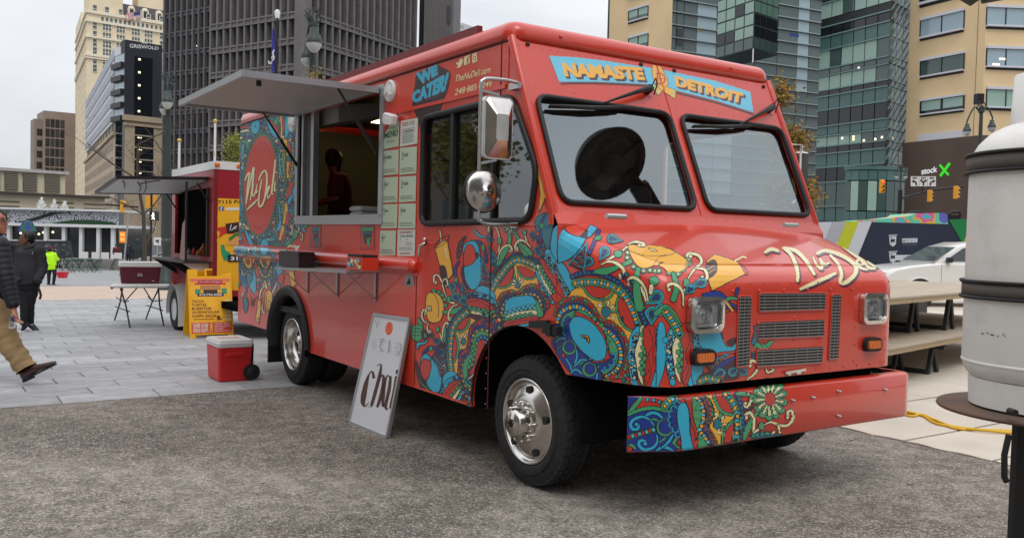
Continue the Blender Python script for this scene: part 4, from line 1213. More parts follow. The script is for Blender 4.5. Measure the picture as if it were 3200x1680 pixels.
# tan office building with brown base
cor=gp(3052,84);FLt=Face(cor,gdir(170));FRt=Face(cor,V_((cos(YAW-.05),-sin(YAW-.05),0)))
tb=TH('office_building','tan stone office building on a brown base at the right edge','office building',(cor.x,cor.y,BZ))
aL=FLt.sz(2838,200)[0];aR=FRt.sz(3500,200)[0];zb=FLt.sz(2900,440)[1];zt3=FLt.sz(2900,-250)[1]
inn=cor+FLt.t*aL;
b=B();prism_building(b,[cor,inn,inn+FRt.t*30,cor+FRt.t*aR],zb,zt3);b.mk('upper_wall',M_TB,tb)
b=B();o_=.35;prism_building(b,[cor+FLt.n*o_+FRt.n*o_,inn+FLt.n*o_,inn+FRt.t*30,cor+FRt.t*aR+FRt.n*o_],BZ,zb-.02);b.mk('base_wall',M_BASE,tb)
pane_ms=[M_GL_S,M_GL_D,M_GL_P,M_GL_D]
def band_window(F,u0,u1,vt,vb,uref,pm,parent,mull=1,blind=None):
 a0=F.sz(u0,vt)[0];a1=F.sz(u1,vt)[0];z1=F.sz(uref,vt)[1];z0=F.sz(uref,vb)[1]
 if a0>a1:a0,a1=a1,a0
 b=B();F.slab(b,a0,z0,a1,z1,.003,.03);w_=b.mk('window',pm,parent)
 b=B();F.slab(b,a0,z1,a1,z1+(z1-z0)*.16,.003,.22);b.mk('lintel',M_WHB,w_)
 b=B();F.slab(b,a0,z0-(z1-z0)*.10,a1,z0,.003,.35);b.mk('sill',M_WHB,w_)
 b=B();F.slab(b,a0,z0-(z1-z0)*.22,a1,z0-(z1-z0)*.105,.003,.05);b.mk('shadow_gap',M_BLKM,w_)
 for k in range(mull+2):
  x=a0+(a1-a0)*k/(mull+1);b=B();F.slab(b,x-.05,z0,x+.05,z1,.031,.08);b.mk('mullion',M_BLKM,w_)
 if blind:
  for k in range(mull+1):
   x0=a0+(a1-a0)*(k+.06)/(mull+1);x1=a0+(a1-a0)*(k+.94)/(mull+1)
   b=B();F.slab(b,x0,z0+(z1-z0)*blind,x1,z1-.05,.031,.05);b.mk('blind',M_GL_P,w_)
 return w_
U=lambda x:2500+x*.4142
for i,(vt,vb)in enumerate(((-62,10),(66,118),(193,240),(318,358))):
 band_window(FLt,U(912),U(1240),vt*1.0,vb,U(912),(M_GL_D,M_GL_S,M_GL_G,M_GL_D)[i],tb,1,.25 if i==3 else None)
b=B();a0,z_=FLt.sz(U(893),445);a1=FLt.sz(U(1228),445)[0];FLt.slab(b,a0,z_,a1,FLt.sz(U(893),421)[1],.003,.1);b.mk('pale_panel',M_WHB,tb)
for i,(vt,vb)in enumerate(((-104,-40),(25,80),(153,207),(280,334))):
 w_=band_window(FRt,U(1408),U(1990),vt,vb,U(1500),(M_GL_D,M_GL_S,M_GL_S,M_GL_P)[i],tb,3)
 if i==2:
  for u,v in((3112,202),(3133,185)):
   s_,z_=FRt.sz(u,v);b=B();FRt.slab(b,s_-.35,z_-.09,s_+.35,z_+.09,.031,.04);b.mk('ceiling_lamp',M_LIT,w_)
b=B();s_=FLt.sz(U(1330),200)[0];FLt.slab(b,s_-.04,zb,s_+.04,zt3,.002,.01);b.mk('wall_joint',mat('tan_joint',rgb(150,120,80)),tb)
# sign letters on the base
FS=Face(FRt.pt(0,0,.36),FRt.t);FSg=Face(atd(2885,535,83),gdir(9000))
sg=B();q=[FLt.pt(*FLt.sz(2888,547),.42),FLt.pt(*FLt.sz(2938,538),.42),FLt.pt(*FLt.sz(2938,520),.42),FLt.pt(*FLt.sz(2888,527),.42)]
add_text(sg,'stock',q,bold=.03);sg.mk('sign_letters',mat('sign_white',(.82,.82,.82),emit=(1,1,1),estr=.25),tb)
sg=B()
for(x0,y0,x1,y1)in((2948,551,2978,511),(2946,516,2974,548)):
 p0,p1=FLt.pt(*FLt.sz(x0,y0),.44),FLt.pt(*FLt.sz(x1,y1),.44);sg.bar(p0,p1,.1,.28 if y0>y1 else .2,up=FLt.n.cross(p1-p0))
sg.mk('sign_letters',mat('sign_green',rgb(60,225,40),emit=rgb(60,225,40),estr=.35),tb)

# tan bay left of the glass front
Fg=Face(gp(2056,112),gdir(7500))
tb2=TH('office_building','narrow tan stone bay beside the glass office front, above the windscreen','office building',(Fg.A.x,Fg.A.y,BZ))
F=Face(gp(2052,110),gdir(-200));aL=F.sz(1950,60)[0];zt4=F.sz(2000,-220)[1]
b=B();prism_building(b,[F.pt(0,0),F.pt(aL,0),F.pt(aL,0)+F.t*3,F.pt(0,0)-F.n*1.5],BZ,zt4);b.mk('wall',M_TB,tb2)
V=lambda y:y*.2959
for i,(t0,b0)in enumerate(((-24,-5),(37,70),(122,160),(210,250))):
 band_window(F,1965,2026,t0,b0,1965,(M_GL_D,M_GL_G,M_GL_G,M_GL_D)[i],tb2,1,.35)
# big glass front with horizontal fins
gb=TH('glass_office','large teal glass office front ribbed with thin horizontal fins','glass building',(Fg.A.x,Fg.A.y,BZ))
aR=Fg.sz(2860,200)[0];zt5=Fg.sz(2060,-260)[1]
cols=[2054,2114,2137,2178,2240,2300,2360,2432,2494,2530,2575,2640,2700,2760,2860]
shade=[M_GL_G,M_GL_G,M_GL_M,M_GL_S,M_GL_S,M_GL_G,M_GL_G,M_GL_M,M_GL_S,M_GL_M,M_GL_G,M_GL_G,M_GL_G,M_GL_G]
zs=[];z_=BZ
while z_<zt5:zs.append(z_);z_+=1.62
for i in range(len(cols)-1):
 a0,a1=Fg.sz(cols[i],100)[0],Fg.sz(cols[i+1],100)[0]
 for j in range(0,len(zs)-1,3):
  z0,z1=zs[j],zs[min(j+3,len(zs)-1)]
  b=B();m_=shade[i]
  rr=rnd.random()
  if rr<.16:m_=M_GL_G
  elif rr<.26:m_=M_GL_M
  Fg.slab(b,a0+.05,z0+.03,a1-.05,z1-.03,-.25-.05*rnd.random(),-.05);b.mk('glass_panel',m_,gb)
b=B();Fg.slab(b,0,BZ,aR,zt5,-14,-.4);b.mk('glass_core',mat('core_dark',(.05,.07,.07),rgh=.4),gb)
for z_ in zs:
 b=B();Fg.slab(b,0,z_-.055,aR,z_+.055,-.04,.28);b.mk('fin',mat('pale_fin',rgb(150,168,168),rgh=.35,metal=.3),gb)
b=B();Fg.slab(b,-.3,BZ,.05,zt5,-.1,.4);b.mk('edge_post',M_WHB,gb)
for u0,v0,u1,v1,m_ in((2116,90,2132,145,M_GL_D),(2179,85,2194,99,mat('yellow_note',rgb(214,190,110))),(2470,104,2496,116,mat('blue_note',rgb(40,70,150)))):
 b=B();a0,z1=Fg.sz(u0,v0);a1,z0=Fg.sz(u1,v1);Fg.slab(b,a0,z0,a1,z1,-.04,.0);b.mk('window_inset',m_,gb)
# projecting glass box
corb=gp(2334,97);Bl,Br=Face(corb,gdir(300)),Face(corb,gdir(4600))
a0=Bl.sz(2241,100)[0];a1=Br.sz(2430,100)[0];z0=Br.sz(2334,147)[1];zt6=Br.sz(2334,-200)[1]
bx=B();prism_building(bx,[corb,corb+Bl.t*a0,corb+Bl.t*a0+Br.t*a1,corb+Br.t*a1],z0,zt6);bxo=bx.mk('projecting_box',mat('box_frame',(.035,.05,.05),rgh=.4),gb)
for Fx,ae,nc in((Bl,a0,4),(Br,a1,4)):
 for c_ in range(nc):
  for r_ in range(12):
   zz0=z0+2.6*.0+r_*1.32;b=B();s0,s1=ae*(c_+.06)/nc,ae*(c_+.94)/nc
   m_=M_GL_G if r_<1 else(M_GL_P if(Fx is Bl or r_>3)and rnd.random()<.85 else M_GL_D)
   if Fx is Br and r_ in(1,2):m_=M_GL_D
   if Fx is Br and r_>2:m_=mat('box_side_pane',rgb(95,128,115),rgh=.15)
   Fx.slab(b,s0,zz0+.1,s1,zz0+1.24,.005,.05);b.mk('pane',m_,bxo)
s_=B();s_.cyl(corb+V_((0,0,z0-1.5)),corb+V_((0,0,z0)),.07);s_.mk('lamp_rod',M_WHITE,bxo)
# green glass wing with stepped bays, nearer
corw=gp(U(620),90);Wl,Wr=Face(corw,gdir(200)),Face(corw,gdir(4300))
wg=TH('glass_wing','dark green glass office wing with pale blinds and lit floors beside the tan building','glass building',(corw.x,corw.y,BZ))
a0=Wl.sz(U(145),200)[0];a1=Wr.sz(U(815),200)[0]
zt7=Wl.sz(U(620),-200)[1]
b=B();prism_building(b,[corw-Wl.n*.1-Wr.n*.1,corw+Wl.t*a0-Wl.n*.1,corw+Wl.t*a0+Wr.t*a1,corw+Wr.t*a1-Wr.n*.1],BZ,zt7);b.mk('wing_core',mat('wing_dark',(.015,.02,.02),rgh=.4),wg)
M_WT=mat('teal_spandrel',rgb(78,108,106),rgh=.2)
rows=[(-40,12,'p'),(40,72,'d'),(72,118,'s'),(118,180,'p'),(180,200,'g'),(203,252,'p'),(252,272,'d'),(272,318,'s'),(318,372,'d'),(372,402,'s'),(405,440,'p'),(440,464,'l'),(464,510,'s'),(510,560,'d'),(560,640,'g'),(640,740,'s')]
for(v0,v1,k)in rows:
 z1=Wl.sz(U(620),v0)[1];z0=Wl.sz(U(620),v1)[1]
 for c_ in range(6):
  m_={'p':M_GL_P,'d':M_GL_D,'s':M_WT,'g':M_GL_G,'l':M_GL_D}[k]
  if k=='p' and rnd.random()<.25:m_=M_GL_G
  b=B();Wl.slab(b,a0*(c_+.04)/6,z0+.05,a0*(c_+.96)/6,z1-.05,-.09,.02);b.mk('glass_panel',m_,wg)
 for c_ in range(3):
  b=B();Wr.slab(b,a1*(c_+.04)/3,z0+.05,a1*(c_+.96)/3,z1-.05,-.09,.02);b.mk('glass_panel',{'p':M_GL_M,'d':M_GL_D,'s':M_GL_G,'g':M_GL_G,'l':M_GL_D}[k],wg)
 b=B();Wl.slab(b,0,z1-.07,a0,z1+.07,.021,.2);b.mk('fin',mat('wing_fin',rgb(110,136,134),rgh=.3),wg)
for k in range(18):  # slanting glazing bars across the return face
 z_=Wr.sz(U(620),560-k*32)[1];p0=Wr.pt(.05,z_,.06);p1=Wr.pt(a1,z_+4.6,.06);b=B();b.bar(p0,p1,.09);b.mk('slanting_bar',mat('wing_fin',rgb(110,136,134),rgh=.3),wg)
for x,y in((320,1043),(405,1032),(405,1052),(484,1060),(570,1050),(620,1036),(445,515),(695,1042)):
 Fx=Wl if x<622 else Wr;s_,z_=Fx.sz(U(x),y*.4142);b=B();Fx.slab(b,s_-.11,z_-.11,s_+.11,z_+.11,.021,.06);b.mk('ceiling_lamp',M_LIT,wg)
# curved glass podium at street level
pc=gp(2720,80);pd=TH('glass_podium','low curved green glass pavilion at the foot of the glass office','pavilion',(pc.x,pc.y,BZ))
c0=atd(2725,640,78);rad_=6.6;zt8=atd(2700,522,74)[2]
def arc_pt(k,r_,z):a_=-YAW-PI/2+R(-78+156*k);return V_((c0.x+cos(a_)*r_*.42,c0.y+sin(a_)*r_*.42,z))
def arc_pt(k,r_,z):
 a_=R(-75+150*k);rt=V_((cos(YAW),-sin(YAW),0));fw=V_((sin(YAW),cos(YAW),0))
 return V_((c0.x,c0.y,0))+rt*sin(a_)*r_*.42-fw*cos(a_)*r_*.3+V_((0,0,z))
for(zz0,zz1,m_)in((BZ,zt8-5.0,M_BASE),(zt8-5.0,zt8-3.6,M_WT),(zt8-3.55,zt8-.95,M_GL_G),(zt8-.9,zt8,M_WT)):
 for k in range(9):
  b=B();q=[arc_pt(k/9+.004,rad_,zz0),arc_pt((k+1)/9-.004,rad_,zz0)];q2=[p*1.0 for p in(arc_pt((k+1)/9-.004,rad_-.5,zz0),arc_pt(k/9+.004,rad_-.5,zz0))]
  b.PZ(q+q2,(0,0,zz1-zz0-.05));b.mk('glass_panel',m_ if not(m_ is M_GL_G and k in(1,3))else M_GL_P,pd)
b=B();b.PZ([arc_pt(k/12,rad_+.3,zt8)for k in range(13)],(0,0,.3));b.mk('roof',M_WT,pd)
b=B();b.PZ([arc_pt(k/12,rad_-.6,BZ)for k in range(13)],(0,0,zt8-BZ-.02));b.mk('podium_core',mat('podium_core',(.02,.025,.025)),pd)
# dark street frontage low behind the hoarding
# STREET, CAFE, TRAILER AND SMALL THINGS
IMR=V_((cos(YAW),-sin(YAW),0));IMF=V_((sin(YAW),cos(YAW),0))
def leafy(name,label,base,height,crown_r,cols,n_leaf,leaf,trunk_r=.09,bare=False,seed=1,upright=.5,crown_z=.35,cat='tree',group=None):
 r=random.Random(seed);t=TH(name,label,cat,base,0,group)
 base=V_(base);b=B();tips=[]
 def grow(p,d,L,rad_,lev):
  n=4;pts=[p];rr=[rad_]
  for i in range(n):
   d=(d+V_((r.uniform(-1,1),r.uniform(-1,1),r.uniform(-.4,.8)*upright))*(.22 if lev or bare else .07)).normalized();p=p+d*L/n;pts.append(p);rr.append(rad_*(1-.55*(i+1)/n))
  b.tube(pts,rad_,6 if lev<2 else 4,cap=False,radii=rr)
  if lev>=2:tips.append((pts[2],pts[-1]))
  if lev<(4 if bare else 3):
   for k in range(3 if lev else 6):
    f=pts[1+int(r.random()*3)]if lev else base.lerp(V_((pts[-1].x,pts[-1].y,pts[-1].z)),crown_z+(1-crown_z)*(k+.5)/6)
    if not lev:f=min(pts,key=lambda q:abs(q.z-f.z))
    a_=r.random()*6.28;dd=(d*.5+V_((cos(a_),sin(a_),upright*r.uniform(.2,1.0)))).normalized()
    grow(f,dd,(crown_r*r.uniform(.6,1.0))*(.62**lev)if lev else crown_r*r.uniform(.6,1.0),rr[2]*.5,lev+1)
 grow(base,V_((0,0,1)),height*.92,trunk_r,0)
 b.mk('trunk',mat(name+'_bark',(.075,.06,.048),rgh=.95),t)
 if not bare:
  c=B()
  for i in range(n_leaf):
   p,q=r.choice(tips);o=p.lerp(q,r.uniform(0,1.15))+V_((r.gauss(0,1),r.gauss(0,1),r.gauss(0,1)))*leaf*1.6
   n_=V_((r.gauss(0,1),r.gauss(0,1),r.gauss(.4,1))).normalized();_,s_,t_=basis(n_);l_=leaf*r.uniform(.6,1.3)
   c.cur=r.randrange(len(cols));c.add([o-s_*l_*.5,o+t_*l_*.35+n_*l_*.1,o+s_*l_*.5,o-t_*l_*.35],[(0,1,2,3)],False)
  c.mk('crown',[mat(name+'_leaf',k,rgh=.7)for k in cols],t,kind='stuff')
 return t
def lamp_post(base,top_z,label,globes,pr,fin=.6,group='ornate street lamps'):
 """globes: (sideways offset along the picture, drop below the top, radius)"""
 t=TH('street_lamp',label,'street lamp',base,0,group);base=V_(base);G_=M_LAMP
 b=B();b.LA(base,(0,0,1),[(0,pr*2.6),(.35,pr*2.6),(.4,pr*2.1),(.9,pr*1.9),(1.0,pr*1.5),(1.5,pr*1.35),(1.6,pr*1.7),(1.72,pr*1.7),(1.8,pr*1.2)],16);b.mk('pedestal',G_,t)
 b=B();b.LA(base,(0,0,1),[(1.81,pr*1.15),((top_z-base.z)*.75,pr*.9),(top_z-base.z-.1,pr*.75)],14);b.mk('pole',G_,t)
 tp=V_((base.x,base.y,top_z));b=B();b.LA(tp,(0,0,1),[(-.12,pr*1.3),(-.05,pr*1.5),(.0,pr*.8),(.1,pr*1.1),(.2,pr*.4),(fin,.012),(fin+.05,0)],12)
 for k in range(10):
  a_=k*.628;b.tube([tp+V_((0,0,-.1)),tp+V_((cos(a_)*pr*2.2,sin(a_)*pr*2.2,.05+.1*(k%3))),tp+V_((cos(a_)*pr*1.3,sin(a_)*pr*1.3,.22+.1*(k%2)))],.016,5)
 b.mk('finial',G_,t)
 for(sx,fx,DR,r_)in globes:
  c=tp+IMR*sx+IMF*fx-V_((0,0,DR))
  b=B();b.tube(CM([tp-V_((0,0,.25)),tp+(IMR*sx+IMF*fx)*.5+V_((0,0,.12)),c+V_((0,0,r_*2.9)),c+V_((0,0,r_*2.0))],5),.035,7);b.mk('arm',G_,t)
  b=B();b.LA(c,(0,0,1),[(r_*2.1,r_*.25),(r_*2.0,r_*.55),(r_*1.2,r_*.6),(r_*1.1,r_*.8),(r_*.75,r_*.85),(r_*.6,r_*.98),(r_*.1,r_*1.05),(0,r_*1.04)],16);ln=b.mk('lantern_hood',G_,t)
  b=B();b.LA(c,(0,0,-1),[(.0,r_*.98),(r_*.3,r_*.95),(r_*.8,r_*.72),(r_*1.15,r_*.35),(r_*1.28,0)],16);b.mk('globe',mat('frosted_globe',rgb(190,195,195),rgh=.15,coat=.5),ln)
 return t
M_LAMP=mat('lamp_green_black',(.035,.05,.046),rgh=.5)

# cafe pavilion
Fc=Face(gp(368,68),-IMR);Fc.n=-IMF;cz=gz(60)
cf=TH('cafe_pavilion','glass-walled cafe pavilion with a leaf-patterned white fascia and green arches','cafe',(Fc.A.x,Fc.A.y,cz))
S_=lambda u,v:Fc.sz(u,v)
M_WF=mat('white_frame',(.72,.73,.74),rgh=.4)
aL=S_(-160,700)[0];zt_,z2_,z3_=S_(360,662)[1],S_(360,703)[1],S_(360,712)[1];zr=S_(360,657)[1]
b=B();Fc.slab(b,-.3,zt_,aL,zr+.02,-7,.5);b.mk('roof',M_WF,cf)
def leaf_pattern(name):
 m=mat(name,rgb(205,207,214),rgh=.6);n,l=m.node_tree.nodes,m.node_tree.links
 t=n.new('ShaderNodeTexCoord');mp_=n.new('ShaderNodeMapping');mp_.inputs['Rotation'].default_value=(0,.6,.7);mp_.inputs['Scale'].default_value=(5,5,2.6);l.new(t.outputs['Object'],mp_.inputs[0])
 v=n.new('ShaderNodeTexVoronoi');v.feature='DISTANCE_TO_EDGE';v.inputs['Scale'].default_value=1.6;l.new(mp_.outputs[0],v.inputs['Vector'])
 r=n.new('ShaderNodeValToRGB');r.color_ramp.elements[0].position=.06;r.color_ramp.elements[0].color=(*rgb(70,74,84),1);r.color_ramp.elements[1].position=.12;r.color_ramp.elements[1].color=(*rgb(210,212,218),1)
 l.new(v.outputs['Distance'],r.inputs[0]);l.new(r.outputs[0],n['Principled BSDF'].inputs['Base Color']);return m
b=B();Fc.slab(b,.05,z2_,aL,zt_-.02,-.25,.0);fa=b.mk('fascia',leaf_pattern('leaf_print'),cf)
gq=lambda pts,o:[Fc.pt(*S_(u,v),o)for u,v in pts]
M_GRN=mat('deep_green',rgb(26,66,38),rgh=.6)
b=B();b.PZ(gq(p_('363 702 363 697 330 691 290 687 255 686.5 215 689 180 694 140 701'),.002),Fc.n*.05);b.mk('green_arch',M_GRN,fa)
b=B();b.PZ(gq(p_('20 700 70 690 110 679 160 663.5 228 663.5 180 668 120 686 70 699'),.002),Fc.n*.05);b.mk('green_arch',mat('black_green',rgb(22,38,32),rgh=.6),fa)
b=B();b.PZ(gq(p_('-30 668 35 660 20 669 0 673'),.002),Fc.n*.05);b.mk('green_arch',mat('lime_green',rgb(70,140,50),rgh=.6),fa)
b=B();Fc.slab(b,-.5,z3_,aL,z2_-.01,-6,.4);b.mk('eave_beam',M_WF,cf)
b=B();Fc.slab(b,.1,cz,aL,z3_-.02,-6.5,-.25);b.mk('glass_room',mat('cafe_interior_glass',(.018,.02,.022),rgh=.08),cf)
for u in(-80,28,144,200,254,308,353):
 a0=S_(u,750)[0];b=B();Fc.slab(b,a0-.13,cz,a0+.13,z3_-.02,-.24,.1);b.mk('post',M_WF,cf)
for u0,u1 in((33,139),(148,196),(-70,24)):
 a0,zz_=S_(u0,750);a1=S_(u1,750)[0];b=B();Fc.slab(b,a1,zz_-.05,a0,zz_+.05,-.24,-.1);b.mk('transom',M_WF,cf)
for u,v in((60,728),(117,731),(131,726),(161,725)):
 a0,z_=S_(u,v);b=B();b.ball(Fc.pt(a0,z_,-.2),.09,seg=8,rings=5);b.mk('pendant_lamp',M_LIT,cf)
for i,u in enumerate((64,106,140)):  # white wire trees behind the cafe roof
 p=Fc.pt(S_(u,690)[0],z2_,-3.0);zt9=atd(u,(616,626,628)[i],68).z+.1;h=zt9-z2_
 t=TH('wire_tree',('tallest','middle','smallest')[i]+' of three white wire trees rising above the cafe roof','sculpture',p,0,'white wire trees on the cafe');b=B();r_=random.Random(i)
 for k in range(170):
  f=r_.random();a_=r_.random()*6.28;w_=(1-f)*.85+.05;c=p+V_((0,0,f*h));b.bar(c+V_((cos(a_),sin(a_),0))*w_*r_.random()*.4,c+V_((cos(a_)*w_,sin(a_)*w_,r_.uniform(-.25,.25))),.035)
 b.mk('branches',M_WHITE,t,kind='stuff');b=B();b.cyl(p,p+V_((0,0,h)),.03,seg=6);b.mk('stem',M_WHITE,t)
# chalk board screen in front of the cafe
Fk=Face(gp(215,58),-IMR);Fk.n=-IMF
b=B();b.PZ([Fk.pt(*Fk.sz(u,v))for u,v in((-60,752),(218,752),(226,806),(-60,806))],Fk.n*-.12);bd=b.mk('chalkboard_screen',mat('slate_black',(.028,.032,.034),rgh=.6,var=.4,vsc=1.5));tag(bd,'long black chalkboard screen with faint writing behind the woman','chalkboard')
b=B();r_=random.Random(5)
for i in range(120):
 u=r_.uniform(20,215);v=r_.choice((764,770,776,782,788,794))+r_.uniform(-2,2);p=Fk.pt(*Fk.sz(u,v),.006);b.bar(p,p+IMR*r_.uniform(.03,.14)+V_((0,0,r_.uniform(-.06,.06))),.018,.004,up=Fk.n)
b.mk('chalk_writing',mat('chalk',(.4,.42,.43)),bd,kind='stuff')
# long grey planter wall
Fp=Face(gp(400,62),-IMR);Fp.n=-IMF;a0,zt_=Fp.sz(196,806);a1=Fp.sz(620,806)[0]
b=B();b.OBX(Fp.pt((a0+a1)/2,(zt_+gz(60))/2,-.6),Fp.t*abs(a1-a0)/2,Fp.n*.6,V_((0,0,(zt_-gz(60))/2)),.03);pl=b.mk('planter_wall',mat('planter_concrete',rgb(128,126,122),rgh=.85,var=.12,vsc=1.0));tag(pl,'long low grey concrete planter wall behind the cafe chairs','planter wall')
for k in range(4):
 u=(238,273,304,345)[k];c=Fp.pt(Fp.sz(u,800)[0],zt_,-1.2)
 t=TH('white_chair',('first','second','third','fourth')[k]+' white chair from the left behind the grey planter wall','chair',c,0,'white chairs by the cafe')
 b=B();b.OBX(c+V_((0,0,.22)),IMR*.26,IMF*.04,V_((0,0,.22)));b.mk('backrest',M_WHITE,t);b=B();b.OBX(c+V_((0,0,-.1))-IMF*.25,IMR*.26,IMF*.25,V_((0,0,.03)));b.mk('seat',M_WHITE,t)
# parasol behind the woman
c=atd(86,724,44);p=V_((c.x,c.y,gz(c.y)));t=TH('parasol','closed-top blue and green parasol standing behind the woman in black','parasol',p)
b=B();b.cyl(p,(c.x,c.y,atd(86,690,44).z),.03);b.mk('pole',M_BLKM,t)
n=10;zt_,zb_=atd(86,692,44).z,atd(86,722,44).z
for k in range(n):
 a0,a1=2*PI*k/n,2*PI*(k+1)/n;b=B();r0,r1=.22,.44
 q=[V_((c.x+cos(a0)*r0,c.y+sin(a0)*r0,zt_)),V_((c.x+cos(a1)*r0,c.y+sin(a1)*r0,zt_)),V_((c.x+cos(a1)*r1,c.y+sin(a1)*r1,zb_)),V_((c.x+cos((a0+a1)/2)*r1*.9,c.y+sin((a0+a1)/2)*r1*.9,zb_)),V_((c.x+cos(a0)*r1,c.y+sin(a0)*r1,zb_))]
 b.add(q+[V_((c.x,c.y,zt_+.06))],[(0,1,2,3,4),(0,5,1)],False);b.mk('canopy_panel',mat('parasol_blue',rgb(30,50,130))if k%2 else mat('parasol_green',rgb(16,92,72)),t)
# green bistro chairs and tables
M_GCH=mat('green_enamel',rgb(36,74,62),rgh=.5)
def bistro_chair():
 t=TH('bistro_chair','','chair');q=B(local=True)
 for s_ in(-1,1):
  q.bar((s_*.2,-.22,0),(s_*.2,.2,.86),.03,.02);q.bar((s_*.18,.24,0),(s_*.18,-.2,.45),.03,.02)
 q.bar((-.2,-.2,.05),(.2,-.2,.05),.02);q.mk('frame',M_GCH,t)
 for k in range(4):q=B(local=True);q.box((-.2,-.2+.1*k,.44),(.2,-.13+.1*k,.46));q.mk('seat_slat',M_GCH,t)
 for k in range(2):q=B(local=True);q.box((-.2,.16+.04*k,.66+.1*k),(.2,.18+.04*k,.73+.1*k));q.mk('back_slat',M_GCH,t)
 return t
def bistro_table():
 t=TH('bistro_table','','table');q=B(local=True);q.cyl((0,0,.70),(0,0,.73),.36,seg=20);q.mk('table_top',M_GCH,t);q=B(local=True)
 for s_ in(-1,1):q.bar((s_*.25,-.25,0),(-s_*.25,-.2,.7),.03);q.bar((s_*.25,.25,0),(-s_*.25,.2,.7),.03)
 q.mk('legs',M_GCH,t);return t
c0,t0_=bistro_chair(),bistro_table();first=True
spots=[(198,848,.3,'far left of the green chairs, half behind the red basket'),(218,856,1.9,'just right of the red basket'),(236,851,2.8,'at the left-hand green table, seen edge on'),(262,855,.9,'between the two green tables'),(286,852,2.3,'at the right-hand green table, back to the planter'),(303,856,5.0,'at the right end of the middle group'),(357,848,3.9,'just left of the maroon cooler'),(372,843,1.2,'half hidden behind the maroon cooler')]
for i,(u,v,rz,where)in enumerate(spots):
 p=ground(u,v-4);o=c0 if i==0 else dup(c0);o.location=p;o.rotation_euler=(0,0,rz);o['label']='green folding bistro chair '+where;o['group']='green bistro chairs on the plaza'
for i,(u,v,where)in enumerate(((206,850,'nearest the worker in yellow'),(246,850,'in the middle of the chairs'),(292,848,'at the right of the chairs, before the planter'))):
 p=ground(u,v-4);o=t0_ if i==0 else dup(t0_);o.location=p;o['label']='green round bistro table '+where;o['group']='green bistro tables on the plaza'

# street lamps, poles, flags
p=ground(520,905);lamp_post(p,atd(518,262,31).z,'dark green ornate street lamp with two globes behind the maroon cooler',[(.06,-.25,.75,.19),(-.22,.2,.92,.17)],.115,.45)
q=atd(967,740,21);lamp_post((q.x,q.y,gz(q.y)),atd(965,75,21).z,'dark green ornate street lamp whose globes rise above the open hatch',[(.09,-.25,.55,.18),(-.17,.2,.82,.16)],.09,.3)
q=atd(3050,740,40);lamp_post((q.x,q.y,0),atd(3050,345,40).z,'dark street lamp with two hanging globes in front of the tan building',[(-.62,0,1.0,.17),(.50,0,.80,.17)],.10,.1)
b=B();c=atd(3059,310,40);b.OBX(c,IMR*.16,IMF*.16,V_((0,0,.23)));tag(b.mk('signal_controller',M_BLKM),'black box mounted on top of the twin-globe street lamp','box')
q=atd(2808,740,60);lamp_post((q.x,q.y,0),atd(2808,528,60).z,'small dark street lamp seen against the curved glass pavilion',[(-.3,0,.5,.15),(.3,0,.5,.15)],.07,.2)
for u,vt,D,lab in((557,446,34,'thin white flagpole with gold ball behind the red trailer awning'),(668,386,34,'thin white flagpole with gold ball beside the yellow-green tree')):
 p=atd(u,740,D);zt_=atd(u,vt,D).z;t=TH('flagpole',lab,'flagpole',(p.x,p.y,gz(p.y)),0,'white flagpoles');b=B();b.cyl((p.x,p.y,gz(p.y)),(p.x,p.y,zt_),.06,.045,10);b.mk('pole',M_WHITE,t);b=B();b.ball((p.x,p.y,zt_+.07),.085);b.mk('gold_ball',mat('gold_ball',rgb(200,170,90),rgh=.3,metal=.6),t)
D=40;p=atd(856,740,D);zt_=atd(853,2,D).z;t=TH('flagpole','dark flagpole with gold ball carrying the blue banner above the hatch','flagpole',(p.x,p.y,gz(p.y)));b=B();b.cyl((p.x,p.y,gz(p.y)),(p.x,p.y,zt_),.07,.05,8);b.mk('pole',M_BLKM,t);b=B();b.ball((p.x,p.y,zt_+.1),.12);b.mk('gold_ball',mat('gold_ball',rgb(200,170,90),rgh=.3,metal=.6),t);b=B();b.LA((p.x,p.y,zt_-.9),(0,0,1),p_('0 0.1 0.3 0.14 0.4 0.05'),8);b.mk('truck_pulley',M_WHITE,t)
b=B();q=lambda u,v,o:atd(u,v,D-.2)+IMF*o
rows_=[[q(852,90,0),q(855,90,.05),q(858,92,0)],[q(850,120,0),q(857,122,.25),q(862,125,-.1)],[q(849,160,0),q(858,158,-.2),q(867,158,.2)],[q(848,195,0),q(857,198,.25),q(866,195,-.1)],[q(848,230,0),q(854,226,-.1),q(860,222,.1)]]
b.loft(rows_,closed=False);fl=b.mk('flag',mat('banner_blue',rgb(64,66,158),rgh=.7));tag(fl,'limp violet blue banner hanging on the dark flagpole above the hatch','flag')
b=B()
for(pts)in(p_('846 196 848 204 853 205 856 198'),p_('856 188 861 178 859 170 864 162'),p_('857 195 862 190 864 182')):
 b.tube([q(u,v,-.35)for u,v in pts],.035,5)
b.mk('white_script',M_WHITE,fl)
